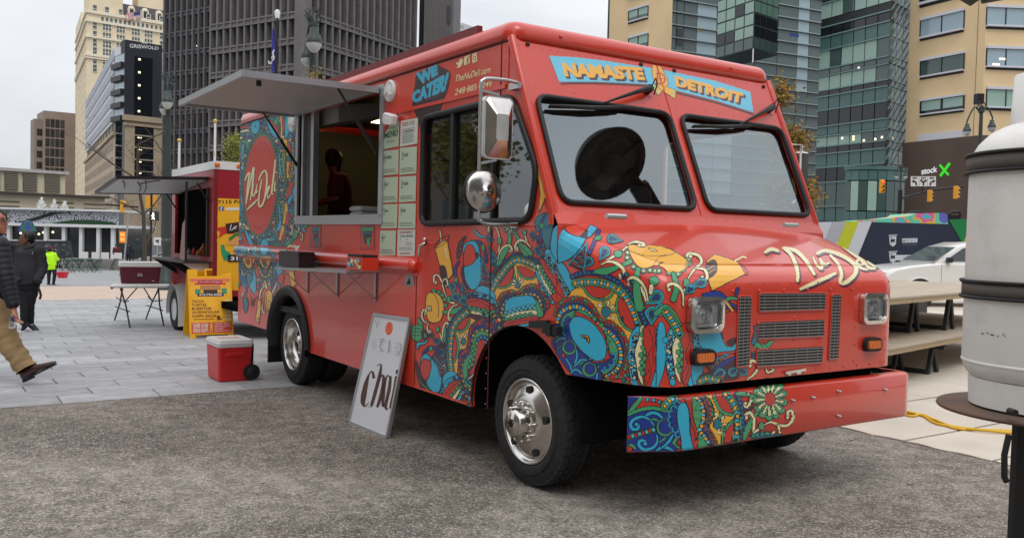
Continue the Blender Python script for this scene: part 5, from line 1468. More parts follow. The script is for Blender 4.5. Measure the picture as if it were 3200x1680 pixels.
# trees
p=atd(700,740,30);leafy('young_tree','young yellow-green leafed tree behind the red trailer',(p.x,p.y,gz(p.y)),4.6,1.25,[rgb(128,138,52),rgb(150,156,70),rgb(98,112,44),rgb(168,170,92)],5200,.085,.06,seed=4,upright=1.2,crown_z=.2)
for i,(u,D,h,cr_,lab)in enumerate(((455,36,6.2,2.6,'bare brown street tree with fine twigs beside the trailer awning'),(600,46,6.5,2.8,'bare dark street tree behind the flagpoles and trailer'),(985,24,5.3,.9,''))):
 p=atd(u,740,D)
 if i<2:leafy('bare_tree',lab,(p.x,p.y,gz(p.y)),h,cr_,[],0,0,.10,bare=True,seed=11+i,upright=.5,crown_z=.3)
p=atd(2488,760,17);leafy('street_tree','slender tree with yellow and bronze autumn leaves behind the truck cab',(p.x,p.y,0),4.35,.7,[rgb(150,122,44),rgb(128,118,50),rgb(172,136,60),rgb(112,104,44),rgb(158,100,48)],6500,.075,.05,seed=3,upright=1.8,crown_z=.35)
for i,(u,v)in enumerate(((945,247),(990,243),(1108,256))):  # potted tops peeping over the hatch
 p=atd(u,740,19);zt_=atd(u,v,19).z;leafy('columnar_shrub',('left','middle','right')[i]+' small yellow-brown leafy treetop peeping over the open hatch',(p.x,p.y,gz(p.y)),zt_-gz(p.y)+.15,.3,[rgb(150,130,60),rgb(170,146,84),rgb(120,110,50)],700,.05,.03,seed=20+i,upright=1.8,cat='shrub',group='leafy tops above the hatch')

# traffic signals and signs
M_SIGY=mat('signal_yellow',rgb(226,160,40),rgh=.45)
def signal(c,sc,lab,rz=.0,lit=None,group='yellow traffic signals',face_away=False):
 t=TH('traffic_signal',lab,'traffic light',c,rz,group);q=B(local=True)
 q.OBX((0,0,0),(.17*sc,0,0),(0,.12*sc,0),(0,0,.5*sc),.03*sc);q.mk('housing',M_SIGY,t)
 for k in range(3):
  z_=(.32-.32*k)*sc;q=B(local=True);q.LA((0,-.12*sc,z_),(0,-1,0),[(.003,.105*sc),(.01,.09*sc),(.015*sc,0)],14);q.mk('lens',mat('lens_lit_%d'%k,(.8,.05,.03),emit=(1,.08,.05),estr=1.5)if k==lit else mat('lens_dark',(.03,.03,.03),rgh=.3),t)
  q=B(local=True);A_=[V_((cos(R(a_))*.125*sc,0,z_+sin(R(a_))*.125*sc))for a_ in range(-20,201,20)];q.loft([[p+V_((0,-.121*sc,0))for p in A_],[p+V_((0,-.32*sc,-.03))for p in A_]],closed=False);q.mk('visor',M_SIGY,t)
 return t
def turn(u):return-(YAW+math.atan((u-1600)/FPX))
Dm=52
signal(atd(2756,582,Dm),.78,'yellow three-light signal showing red beside the glass pavilion',turn(2756)+.5,0)
signal(atd(2905,612,Dm+1),.70,'yellow signal hanging on the mast arm below the lane sign',turn(2905)+2.5)
signal(atd(2987,601,Dm+1),.76,'yellow signal at the right end of the mast arm',turn(2987)+2.4)
b=B();p0,p1=atd(2815,620,Dm+1.3),atd(3010,583,Dm+1.3);b.tube([p0,p0.lerp(p1,.5)+V_((0,0,.15)),p1],.07,8);q=atd(2808,740,Dm+1.3);b.cyl((q.x,q.y,0),(q.x,q.y,p0.z+.5),.13);tag(b.mk('mast_arm',M_BLKM),'dark traffic mast and arm in front of the brown stone base','signal mast')
# lane sign
FLn=Face(atd(2885,566,Dm),IMR);FLn.n=-IMF
lsg=TH('lane_sign','white lane-use sign with three black arrows in front of the brown base','road sign',FLn.A+V_((0,0,atd(2885,566,Dm).z)))
LS=lambda u,v,o=.0:FLn.pt(*FLn.sz(u,v),o)
for k in range(3):
 u0,u1=2846+26.5*k,2871+26.5*k;b=B();b.PZ([LS(u0,582),LS(u1,582),LS(u1,551),LS(u0,551)],FLn.n*.03);pn=b.mk('sign_panel',M_WHITE,lsg)
 cu=(u0+u1)/2;b=B();o_=.035
 def st(pts,r_=.045):b.tube([LS(u,v,o_)for u,v in pts],r_,5)
 if k==0:st([(cu+4,579),(cu+4,572),(cu,567),(cu-5,566)]);b.PZ([LS(cu-10,566,o_),LS(cu-4,571,o_),LS(cu-4,561,o_)],FLn.n*.02)
 if k==1:st([(cu,579),(cu,570),(cu-6,564)]);st([(cu,570),(cu+6,564)]);b.PZ([LS(cu-10,561,o_),LS(cu-9,568,o_),LS(cu-3,562,o_)],FLn.n*.02);b.PZ([LS(cu+10,561,o_),LS(cu+3,562,o_),LS(cu+9,568,o_)],FLn.n*.02)
 if k==2:st([(cu-5,579),(cu-5,572),(cu,567),(cu+4,566)]);b.PZ([LS(cu+10,565,o_),LS(cu+4,561,o_),LS(cu+4,571,o_)],FLn.n*.02)
 for j in range(3):b.bar(LS(cu-8,554+2.2*j,o_),LS(cu+(8 if j<2 else 3),554+2.2*j,o_),.02,.01,up=FLn.n)
 b.mk('black_arrow',M_BLK,pn)
b=B();b.cyl(LS(2885,600,-.1),LS(2885,552,-.1),.04);b.mk('bracket',M_BLKM,lsg)
# signals across the plaza at left
signal(atd(380,645,50),.72,'yellow signal seen edge on left of the trailer awning struts',turn(380)+1.6)
signal(atd(462,632,52),.72,'left yellow signal of the pair under the trailer awning',turn(462)+2.7)
signal(atd(484,628,53),.70,'right yellow signal of the pair under the trailer awning',turn(484)+3.3)
b=B();b.bar(atd(330,639,50),atd(432,647,50),.09);q=atd(472,740,51);b.cyl((q.x,q.y,gz(60)),(q.x,q.y,atd(472,604,51).z),.06,seg=8);tag(b.mk('signal_mast',M_BLKM),'thin black signal mast and arm under the trailer awning','signal mast')
t=TH('pedestrian_signal','black crossing signal lit with a white walking figure','crossing signal',atd(482,675,38));c=atd(482,675,38);b=B();b.OBX(c,IMR*.17,IMF*.1,V_((0,0,.2)));b.mk('housing',M_BLK,t)
b=B();c2=c-IMF*.105;M_WALK=mat('walk_light',(1,1,1),emit=(1,.92,1),estr=1.6);b.ball(c2+V_((0,0,.12)),.035);b.bar(c2+V_((0,0,.08)),c2+V_((0,0,-.02)),.075,.02,up=IMF);b.bar(c2+V_((0,0,-.02)),c2+IMR*.05+V_((0,0,-.15)),.035,.02,up=IMF);b.bar(c2+V_((0,0,-.02)),c2-IMR*.06+V_((0,0,-.14)),.035,.02,up=IMF);b.bar(c2+V_((0,0,.07)),c2-IMR*.08+V_((0,0,-.01)),.03,.02,up=IMF);b.mk('walking_figure',M_WALK,t)
t=TH('pedestrian_signal','orange lit hand signal on a grey post left of the bare tree','crossing signal',atd(383,741,56));c=atd(385,741,56);b=B();b.OBX(c,IMR*.2,IMF*.1,V_((0,0,.36)));b.mk('housing',M_SIGY,t)
for dz in(.17,-.13):b=B();b.OBX(c-IMF*.105+V_((0,0,dz)),IMR*.13,IMF*.004,V_((0,0,.10)),.02);b.mk('lit_hand',mat('hand_light',(1,.2,.05),emit=(1,.22,.06),estr=1.8),t)
b=B();b.cyl((c.x,c.y,gz(60)),c+V_((0,0,1.6))+IMR*.35,.05);b.mk('post',M_ALU,t)
t=TH('historical_marker','dark plaque with arched top on posts beyond the planter','plaque',atd(430,764,60));c=atd(430,766,60);b=B();b.OBX(c,IMR*.42,IMF*.05,V_((0,0,.3)));b.ball(c+V_((0,0,.3)),.2,.06,.16);b.mk('plaque',mat('plaque_dark',(.025,.035,.035),rgh=.5),t)
for s_ in(-1,1):b=B();b.cyl(V_((c.x,c.y,gz(60)))+IMR*s_*.3,c+IMR*s_*.3,.04);b.mk('post',M_BLKM,t)
t=TH('bus_stop_sign','small white square sign with black marks left of the lamp post','sign',atd(492,752,48));c=atd(492,754,48);b=B();b.OBX(c,IMR*.2,IMF*.02,V_((0,0,.22)));b.mk('panel',M_WHITE,t)
b=B();b.OBX(c-IMF*.024+IMR*.06,IMR*.025,IMF*.003,V_((0,0,.1)));b.OBX(c-IMF*.024-IMR*.03+V_((0,0,.02)),IMR*.06,IMF*.003,V_((0,0,.05)));b.mk('black_mark',M_BLK,t);b=B();b.cyl((c.x,c.y,gz(48)),c-V_((0,0,.2)),.03);b.mk('post',M_ALU,t)

# cars
def car(name,lab,origin,fwd,body_m,group=None,sc=1.0):
 """origin = ground point under the nose; fwd = direction the nose points"""
 t=TH(name,lab,'car',origin,math.atan2(fwd.y,fwd.x)+PI,group)  # local +x runs from nose to tail
 L=4.75*sc;Wd=.93*sc
 low=p_('0.04 0.36 0.0 0.55 0.06 0.78 0.25 0.90 0.7 1.0 1.25 1.07 1.42 1.09 3.9 1.13 4.6 1.08 4.72 0.8 4.72 0.42 4.5 0.3 0.3 0.26')
 low=[(x*sc,z*sc)for x,z in low]
 q=B(local=True);rg=[]
 for y,ins in((-1.0,.10),(-.97,.03),(-.8,.0),(.8,.0),(.97,.03),(1.0,.10)):
  cx_,cz_=L/2,.68*sc
  rg.append([V_((cx_+(x-cx_)*(1-ins*.35),y*Wd,cz_+(z-cz_)*(1-ins)))for x,z in low])
 q.loft(rg,cap=True);bd_=q.mk('body',body_m,t)
 cab=p_('1.25 1.075 1.95 1.50 2.35 1.62 3.2 1.66 4.0 1.56 4.45 1.12')
 cab=[(x*sc,z*sc)for x,z in cab]
 q=B(local=True);q.loft([[V_((x,y*Wd*(1-.22*(z/sc-1.075)/.6),z-(.02 if abs(y)>.9 else 0)))for x,z in cab]for y in(-.95,-.88,.88,.95)],cap=True);q.mk('cabin',body_m,t)
 gl=mat('car_glass',(.02,.025,.03),rgh=.05,spec=.8)
 q=B(local=True);wz=lambda x,z,y:V_((x*sc-.006,y*Wd*(1-.22*(z-1.075)/.6),z*sc+.008));q.add([wz(1.32,1.12,-.86),wz(1.32,1.12,.86),wz(1.93,1.487,.86),wz(1.93,1.487,-.86)],[(0,1,2,3)],False);q.mk('windscreen',gl,t)
 for s_ in(-1,1):
  def wp(x,z):return V_((x*sc,s_*(Wd*(.955-.22*(z-1.075)/.6*.95)+.014),z*sc))
  for lp in(p_('1.55 1.14 2.05 1.46 2.42 1.55 2.72 1.575 2.78 1.16'),p_('2.86 1.16 2.80 1.575 3.3 1.59 3.75 1.53 3.85 1.18')):
   q=B(local=True);q.add([wp(*p)for p in(lp if s_<0 else lp[::-1])],[tuple(range(len(lp)))],False);q.mk('side_window',gl,t)
  q=B(local=True);q.OBX(wp(1.62,1.17)+V_((0,s_*.1,0)),(.06,0,0),(0,.09,0),(0,0,.07),.02);q.mk('wing_mirror',M_BLK,t)
  for x in(2.45,3.6):q=B(local=True);q.OBX((x*sc,s_*(Wd+.002),.95*sc),(.12,0,0),(0,.012,0),(0,0,.014));q.mk('door_handle',M_CHROME,t)
  for x in(1.45,2.82):q=B(local=True);q.OBX((x*sc,s_*(Wd-.004),.75*sc),(.004,0,0),(0,.006,0),(0,0,.33));q.mk('door_seam',M_BLK,t)
  for x in(.92,3.78):
   q=B(local=True);q.LA((x*sc,s_*(Wd-.20),.35),(0,s_,0),p_('0 0.2 0.0 0.34 0.2 0.345 0.212 0.30 0.20 0.25'),24,cap=False);w_=q.mk('wheel',M_TYRE,t);q=B(local=True);q.LA((x*sc,s_*(Wd-.20),.35),(0,s_,0),p_('0.2 0.25 0.19 0.22 0.205 0.05 0.21 0'),16);q.mk('rim',M_ALU,w_)
   q=B(local=True);q.tube([V_((x*sc+cos(R(a_))*.42,s_*(Wd-.01),.35+sin(R(a_))*.42))for a_ in range(0,181,15)],.03,6);q.mk('wheel_arch',body_m,t)
   q=B(local=True);q.cyl((x*sc,s_*(Wd-.3),.36),(x*sc,s_*(Wd+.001),.36),.40,seg=20);q.mk('wheel_opening',M_BLK,t)
  q=B(local=True);q.OBX((.16,s_*Wd*.78,.78*sc),(.12,s_*.03,.03),(0,.12,0),(0,0,.05),.02);q.mk('headlight',M_LENS,t)
 return t
M_CARW=mat('pearl_white_paint',rgb(228,226,222),rgh=.25,coat=.7)
p=atd(2712,760,24);car('parked_car','white car facing left behind the wooden staging, right of the truck',V_((p.x,p.y,0)),-(IMR+IMF*.05).normalized(),M_CARW,sc=1.07)
p=atd(440,786,64);car('parked_car','pale car partly hidden behind the left lamp post and planter',V_((p.x,p.y,gz(64))),-IMR,mat('champagne_paint',rgb(170,165,150),rgh=.3,coat=.6))

# hoarding and the painted roofs behind it
Fh=Face(gp(2560,30),(IMR+IMF*.06).normalized());Fh.n=-V_((-Fh.t.y,Fh.t.x,0));
if Fh.n.dot(Fh.A-EYE)>0:Fh.n=-Fh.n
a1=Fh.sz(3300,690)[0];zt_=Fh.sz(2700,693)[1];a0=Fh.sz(2480,690)[0]
b=B();Fh.slab(b,a0,0,a1,zt_,-.1,0);ho=b.mk('hoarding',mat('hoarding_navy',rgb(30,40,62),rgh=.5));tag(ho,'navy construction hoarding with lime, white and green diagonal panels','hoarding')
hp=lambda pts,o=.003:[Fh.pt(*Fh.sz(u,min(v,1e9)),o)for u,v in pts]
M_LIME=mat('lime_panel',rgb(190,196,40),rgh=.5);M_PW=mat('hoarding_white',rgb(200,203,212),rgh=.5)
for pts,m_ in((p_('2490 695 2599 693 2520 920 2480 920'),M_PW),(p_('2643 693 2684 692 2600 900 2560 900'),M_LIME),(p_('2684 692 2724 691 2640 900 2600 900'),M_PW),(p_('2599 693 2643 693 2560 900 2519 900'),M_PW),(p_('2965 686 3030 684 3030 700 3008 762'),mat('hoarding_green',rgb(16,122,66),rgh=.5)),(p_('3032 705 3032 790 2996 790'),M_LIME)):
 b=B();b.PZ(hp(pts),Fh.n*.02);b.mk('colour_panel',m_,ho)
b=B()
for i in range(9):
 for j in range(22):
  u=2600+i*4.8-j*1.6;v=697+j*4.6
  if u>2643-(v-693)*.4:continue
  s_,z_=Fh.sz(u,v);c=Fh.pt(s_,z_,.026);b.OBX(c,Fh.t*.012,Fh.n*.001,V_((0,0,.012)))
b.mk('dot_pattern',M_BLK,ho,kind='stuff')
for v in(752,803):
 b=B();U2=lambda x,y:(2500+x*.4142,560+y*.4142+(v-752))
 for pts in([U2(672,430),U2(725,430),U2(722,490),U2(700,508),U2(676,490)],):
  b.PZ(hp(pts),Fh.n*.012)
 b.bar(hp([U2(668,424)])[0],hp([U2(732,420)])[0],.03,.03)
 lg=b.mk('crest',M_PW,ho);b=B()
 for pts in([U2(682,452),U2(715,450),U2(712,478),U2(698,470),U2(684,482)],[U2(680,436),U2(697,436),U2(690,446)]):b.PZ(hp(pts,.016),Fh.n*.004)
 b.mk('crest_mark',mat('hoarding_navy',rgb(30,40,62),rgh=.5),lg)
 q=[U2(770,478),U2(884,476),U2(884,444),U2(770,446)]if v==752 else[U2(722,488),U2(884,484),U2(884,446),U2(722,448)]
 b=B();b.PZ(hp(q),Fh.n*.012);pn=b.mk('logo_panel',M_PW,ho);b=B()
 q=[U2(776,473),U2(878,471),U2(878,451),U2(776,452)]if v==752 else[U2(780,474),U2(826,473),U2(826,459),U2(780,460)]
 add_text(b,'M E D C' if v==752 else 'DDA',hp(q,.017),bold=.01)
 if v==752:
  for dv in(487,497):add_text(b,'MICHIGAN ECONOMIC' if dv==487 else 'DEVELOPMENT CORP',hp([U2(772,dv+4),U2(882,dv+2),U2(882,dv-3),U2(772,dv-2)],.012))
 b.mk('lettering',[mat('hoarding_ink',rgb(120,126,140))],pn,kind='stuff')
def rainbow(name):
 m=mat(name,(.5,.3,.3),rgh=.45);n,l=m.node_tree.nodes,m.node_tree.links;t=n.new('ShaderNodeTexCoord');z=n.new('ShaderNodeTexNoise');z.inputs['Scale'].default_value=1.1;z.inputs['Detail'].default_value=1.0;z.inputs['Distortion'].default_value=1.2;l.new(t.outputs['Object'],z.inputs['Vector'])
 r=n.new('ShaderNodeValToRGB');r.color_ramp.interpolation='CONSTANT';cs=[(90,200,200),(235,110,170),(245,190,70),(120,215,180),(240,130,150),(110,110,200),(245,160,190)]
 for i,c in enumerate(cs):
  e=r.color_ramp.elements[i]if i<2 else r.color_ramp.elements.new(.5)
  e.position=.28+.065*i;e.color=(*rgb(*c),1)
 l.new(z.outputs[0],r.inputs[0]);l.new(r.outputs[0],n['Principled BSDF'].inputs['Base Color']);return m
Fr=Face(gp(2660,38),IMR);Fr.n=-IMF;M_RB=rainbow('rainbow_paint')
b=B();O=[Fr.pt(*Fr.sz(u,v))for u,v in((2846,700),(2846,674),(2858,666),(2950,665),(2961,670),(2963,700))];b.PZ(O,IMF*2.4)
tag(b.mk('painted_container',M_RB),'rainbow painted rounded cabin top showing above the navy hoarding','container')
b=B();O=[Fr.pt(*Fr.sz(u,v))for u,v in((2665,700),(2668,692),(2682,688),(2780,682),(2845,674),(2845,700))];b.PZ(O,IMF*2.4);tag(b.mk('painted_roof',M_RB),'long low rainbow painted roof along the top of the hoarding','container')
for u0,u1 in((2868,2920),(2998,3040)):
 b=B();a0,z0=Fr.sz(u0,668);a1=Fr.sz(u1,660)[0];b.tube([Fr.pt(a0,z0,-1),Fr.pt(a0+.15,z0+.12,-1),Fr.pt(a1-.1,z0+.13,-1),Fr.pt(a1,z0,-1)],.05);b.OBX(Fr.pt((a0+a1)/2,z0-.6,-1.2),Fr.t*(a1-a0)/2,Fr.n*.2,V_((0,0,.58)))
 tag(b.mk('equipment_rack',M_BLKM),'black roof rack above the rainbow cabin' if u0<2900 else 'black machine above the hoarding, beside the white tank','rack')

# wooden staging on trestles
dA,dB=at(2798,929,'z',.98),at(3018,912,'z',.98);dt=(dB-dA);dt.z=0;dt.normalize();dn=V_((-dt.y,dt.x,0))
M_PLY=mat('plywood',rgb(180,166,146),rgh=.75,var=.12,vsc=2.5);M_PLYE=mat('ply_edge',rgb(170,150,120),rgh=.8);M_TRS=mat('black_timber',(.022,.024,.026),rgh=.7)
for z_,lab,dy,off in((.98,'upper plywood stage deck on black trestles behind the bumper',4.6,.0),(.46,'lower plywood stage deck on black trestles',3.6,-.15)):
 t=TH('stage_deck',lab,'stage deck',(dA.x,dA.y,z_),0,'stacked stage decks')
 for k in range(3):
  a_=dA+dt*(-1.9+2.44*k)+dn*off;a_.z=z_;q=[a_,a_+dt*2.432,a_+dt*2.432+dn*dy,a_+dn*dy]
  b=B();b.PZ([p-V_((0,0,.022))for p in q],(0,0,.022));b.mk('plywood_sheet',M_PLY,t)
  b=B();b.PZ([p-V_((0,0,.08))for p in(q[0]+dn*.01,q[1]+dn*.01,q[1]+dn*.05,q[0]+dn*.05)],(0,0,.057));b.mk('edge_joist',M_PLYE,t)
def trestle(p,h,lab):
 t=TH('trestle',lab,'trestle',p,0,'black wooden trestles');p=V_(p)
 b=B();b.bar(p+V_((0,0,h-.03))-dn*.1,p+V_((0,0,h-.03))+dn*1.4,.11,.05);b.mk('beam',M_TRS,t)
 for k in(.05,1.2):
  for s_ in(-1,1):b=B();b.bar(p+dn*k+dt*.02*s_+V_((0,0,h-.06)),p+dn*k+dt*.155*s_+V_((0,0,.0)),.065,.045,up=dn);b.mk('leg',M_TRS,t)
 b=B();b.bar(p+dn*.05-dt*.13+V_((0,0,.03)),p+dn*1.2-dt*.13+V_((0,0,.03)),.07,.05);b.mk('foot_rail',M_TRS,t)
k_=lambda u,v,z:at(u,v,'z',z)
for(u,v,lab)in((2865,1038,'black trestle on the lower deck, nearest the truck'),(2976,1030,'black trestle on the lower deck, nearest the white tank')):
 p=k_(u,v,.462);trestle((p.x,p.y,.462),.49,lab)
for(u,v,lab)in((2816,1168,'black trestle on the ground just right of the bumper end'),(2925,1168,'black trestle on the ground near the white tank')):
 p=k_(u,v,.0);trestle((p.x,p.y,.004),.365,lab)
for k in range(3):
 p=dA+dt*(.5+1.0*k)+dn*2.5;trestle((p.x,p.y,.462),.49,'black trestle deep under the upper deck, number %s from the truck'%('one','two','three')[k])
b=B();q=dA+dn*1.75-dt*2;b.PZ([V_((q.x,q.y,.003)),V_((q.x,q.y,.003))+dt*8,V_((q.x,q.y,.003))+dt*8+dn*.05,V_((q.x,q.y,.003))+dn*.05],(0,0,.93));tag(b.mk('shade_backdrop',M_BLK),'added black cloth closing the back of the stacked stage decks','backdrop')  # added black sheet, stands in for the deep shade under the decks

# yellow cable
t=TH('power_cable','yellow twisted extension cable lying over the concrete slabs','cable',(5,0,0))
base_px=p_('2760 1272 2843 1295 2880 1302 2925 1318 2985 1333 3060 1342 3165 1351 3260 1360')
for k in range(3):
 r_=random.Random(k+40);pts=[]
 for i,(u,v)in enumerate(base_px):
  p=at(u,v+(r_.uniform(-7,7)if i<5 else r_.uniform(-4,4)),'z',.012+.012*(k==2 and i%2));pts.append((p.x,p.y,p.z+.006))
 b=B();b.tube(CM(pts,6),.0115,7);b.mk('strand',mat('cable_yellow',rgb(222,178,30),rgh=.45),t)

# white gas tank on its stand
c=EYE+ray(3297,786)*2.12;tz=lambda v:atd(3200,v,1.98).z
zb_,zsh=tz(1312),tz(1195);rT=.192
M_TANK=mat('tank_white',rgb(222,220,214),rgh=.42,var=.05,vsc=3)
def tank_mat():
 m=mat('weathered_tank_white',rgb(216,214,208),rgh=.45);n,l=m.node_tree.nodes,m.node_tree.links;t=n.new('ShaderNodeTexCoord')
 z=n.new('ShaderNodeTexNoise');z.inputs['Scale'].default_value=9;z.inputs['Detail'].default_value=7;z.inputs['Roughness'].default_value=.65;l.new(t.outputs['Object'],z.inputs['Vector'])
 r=n.new('ShaderNodeValToRGB');r.color_ramp.elements[0].position=.25;r.color_ramp.elements[0].color=(*rgb(222,219,212),1);r.color_ramp.elements[1].position=.5;r.color_ramp.elements[1].color=(*rgb(238,236,230),1);l.new(z.outputs[0],r.inputs[0])
 z2=n.new('ShaderNodeTexNoise');z2.inputs['Scale'].default_value=22;z2.inputs['Detail'].default_value=4;l.new(t.outputs['Object'],z2.inputs['Vector'])
 r2_=n.new('ShaderNodeValToRGB');r2_.color_ramp.elements[0].position=.73;r2_.color_ramp.elements[0].color=(0,0,0,1);r2_.color_ramp.elements[1].position=.78;r2_.color_ramp.elements[1].color=(.8,.8,.8,1);l.new(z2.outputs[0],r2_.inputs[0])
 k=n.new('ShaderNodeMix');k.data_type='RGBA';l.new(r2_.outputs[0],k.inputs[0]);l.new(r.outputs[0],k.inputs[6]);k.inputs[7].default_value=(*rgb(120,104,88),1);l.new(k.outputs[2],n['Principled BSDF'].inputs['Base Color']);return m
M_TK=tank_mat()
tk=TH('gas_tank','large scuffed white gas tank with dark straps at the right edge','gas tank',(c.x,c.y,zb_))
zt_=tz(500)
b=B();prof=[(zsh-.012,rT*.90),(zsh,rT*.955),(zsh+.025,rT),(zt_,rT)]+[(zt_+.11*sin(R(a_)),rT*(.28+.72*cos(R(a_))))for a_ in(15,30,45,60,75,90)]
b.LA((c.x,c.y,0),(0,0,1),prof,48);b.mk('body',M_TK,tk)
b=B();b.LA((c.x,c.y,0),(0,0,1),[(zb_+.005,rT*.90),(zsh-.014,rT*.915)],40);b.mk('foot_ring',M_TK,tk)
for z_ in(zsh+.026,zt_-.002):b=B();b.LA((c.x,c.y,0),(0,0,1),[(z_-.004,rT),(z_,rT+.0025),(z_+.004,rT)],48);b.mk('weld_seam',M_TK,tk)
b=B();b.LA((c.x,c.y,0),(0,0,1),[(zt_+.085,.108),(zt_+.22,.102),(zt_+.22,.096),(zt_+.085,.10)],32);b.tube([(c.x-.10,c.y-.04,zt_+.20),(c.x-.125,c.y-.05,zt_+.195),(c.x-.12,c.y-.05,zt_+.16)],.012);b.mk('collar',M_TK,tk)
b=B();b.cyl((c.x,c.y,zt_+.08),(c.x,c.y,zt_+.19),.03);b.mk('valve',mat('brass',rgb(170,140,70),rgh=.35,metal=1),tk)
M_STRAP=mat('strap_grey',rgb(96,90,84),rgh=.6)
for v0,v1 in((464,524),(889,942)):
 z0,z1=tz(v1),tz(v0);b=B();b.LA((c.x,c.y,0),(0,0,1),[(z0,rT+.001),(z0,rT+.006),(z1,rT+.006),(z1,rT+.001)],48);st_=b.mk('strap',M_STRAP,tk)
 for z_ in(z0,z1):b=B();b.tube([V_((c.x+cos(a_)*(rT+.008),c.y+sin(a_)*(rT+.008),z_))for a_ in[2*PI*i/40 for i in range(42)]],.0045,6,cap=False);b.mk('strap_edge',M_BLK,st_)
b=B();p=atd(3170,1288,1.96);b.cyl(p-IMF*.004,p+IMF*.02,.0075,seg=12);b.mk('drain_hole',M_BLK,tk)
b=B();r_=random.Random(9)
for(u,v,L_)in((3070,1042,16),(3085,1040,10),(3100,1046,22),(3118,1050,8),(3135,1045,6),(3140,1050,5)):
 d=ray(u,v);d.normalize();oc=EYE-V_((c.x,c.y,0));A_=d.x**2+d.y**2;Bq=oc.x*d.x+oc.y*d.y;Cq=oc.x**2+oc.y**2-(rT+.0012)**2;ds=Bq*Bq-A_*Cq
 if ds>0:
  p=EYE+d*((-Bq-math.sqrt(ds))/A_);n_=V_((p.x-c.x,p.y-c.y,0)).normalized();tg=V_((0,0,1)).cross(n_);w_=L_*.00035;b.add([p-tg*w_+V_((0,0,.001)),p+V_((0,0,-.0015)),p+tg*w_+V_((0,0,.0005)),p+V_((0,0,.002))],[(0,1,2,3)])
b.mk('scuff_mark',M_BLK,tk,kind='stuff')
pl_=TH('tank_stand','black steel stand with a rusty round plate under the white tank','stand',(c.x,c.y,0))
b=B();b.LA((c.x,c.y,zb_-.006),(0,0,1),p_('-0.004 0.243 0 0.246 0.005 0.244 0.006 0.0'),48);b.mk('round_plate',mat('rusty_plate',rgb(84,78,72),rgh=.6,col2=rgb(112,78,54),vsc=6,metal=.3),pl_)
cc=EYE+ray(3365,786)*2.10;rv=V_(((c-EYE).x,(c-EYE).y,0)).normalized();rs=V_((rv.y,-rv.x,0));cc=c+rs*.095
b=B();b.OBX((cc.x,cc.y,(zb_-.012)/2),rs*.165,rv*.14,V_((0,0,(zb_-.012)/2)),.012);b.mk('black_cabinet',mat('stand_black',(.008,.008,.009),rgh=.45),pl_)
b=B();p=atd(3150,1420,1.95);b.tube([p+V_((0,0,.045)),p-IMR*.008,p-IMR*.006-V_((0,0,.05)),p-V_((0,0,.06))],.007);b.mk('side_handle',M_BLK,pl_)

# lamp over the lot whose dark dish mirrors in the windscreen
t=TH('area_lamp','round black dish lamp on an arm over the lot, mirrored in the windscreen','lamp',(6.2,-4.6,0))
n_=V_((0,-.912,.41));g0=atp(1905,500,(0,.2,2.79),n_);d0=ray(1905,500).normalized();rf=(d0-2*d0.dot(n_)*n_);pc_=g0+rf*2.3
def mirrored(u,v,L_):g_=atp(u,v,(0,.2,2.79),n_);d_=ray(u,v).normalized();return g_+(d_-2*d_.dot(n_)*n_)*L_
nv_=_MW@V_((.40,-.50,.77));ax=(nv_-2*nv_.dot(n_)*n_).normalized()
b=B();b.LA(pc_,ax,p_('-0.20 0.03 -0.18 0.16 -0.06 0.30 0.06 0.355 0.075 0.345 0.05 0.26'),32);b.mk('dish',M_BLK,t)
b=B();b.LA(pc_,ax,p_('0.05 0.258 0.02 0.24 0.01 0.0'),28);b.mk('inner_disc',mat('disc_grey',(.26,.27,.28),rgh=.7),t)
b=B();b.LA(pc_,ax,p_('0.02 0.11 0.09 0.11 0.11 0.06 0.112 0.0'),18);b.mk('lamp_core',M_BLK,t)
_,s_,t_=basis(ax);b=B()
for a_ in(.5,2.1):dd=s_*cos(a_)+t_*sin(a_);b.bar(pc_+ax*.08-dd*.32,pc_+ax*.08+dd*.32,.025,.015)
b.mk('cross_bar',M_BLK,t)
e1,e2=mirrored(2010,590,2.35),mirrored(2048,655,2.45);b=B();b.bar(mirrored(1965,540,2.3),e1,.12,.08);b.bar(e1-(e2-e1)*.2,e2,.17,.12);b.tube([e2,V_((4.4,-4.0,3.6)),V_((6.2,-4.6,3.4)),V_((6.2,-4.6,0))],.06,8);b.mk('arm',M_BLK,t)

# red taco trailer
XS,yF,yE=.70,9.62,12.45
trl=TH('food_trailer','maroon and yellow taco trailer with a raised awning behind the truck','food trailer',(1.7,11,gz(11)))
M_MAR=mat('maroon_paint',rgb(150,26,40),rgh=.4,coat=.4);M_YEL=mat('yellow_vinyl',rgb(240,180,36),rgh=.45)
zt_,zb_=2.50,.50
b=B();b.box((XS,yF,zb_),(XS+2.1,yF+.05,zt_));fw=b.mk('front_wall',M_MAR,trl)
b=B();b.sheet([(yF+.05,zb_),(yE,zb_),(yE,zt_),(yF+.05,zt_)],[p_('9.95 1.12 12.2 1.12 12.2 2.22 9.95 2.22')],lambda y,z:(XS,y,z),(.05,0,0));b.mk('side_wall',M_MAR,trl)
b=B();b.box((XS+2.05,yF+.06,zb_),(XS+2.1,yE,zt_));b.box((XS+.06,yE-.05,zb_),(XS+2.04,yE,zt_));b.mk('back_wall',M_DARK,trl)
b=B();b.box((XS-.01,yF-.01,zt_+.003),(XS+2.1,yE,zt_+.13));b.mk('roof',M_WHITE,trl)
b=B();b.box((XS+.06,yF+.06,zb_),(XS+2.04,yE-.06,zb_+.05));b.box((XS+1.5,yF+.3,zb_),(XS+1.55,yE-.2,zt_));b.mk('interior',M_DARK,trl)
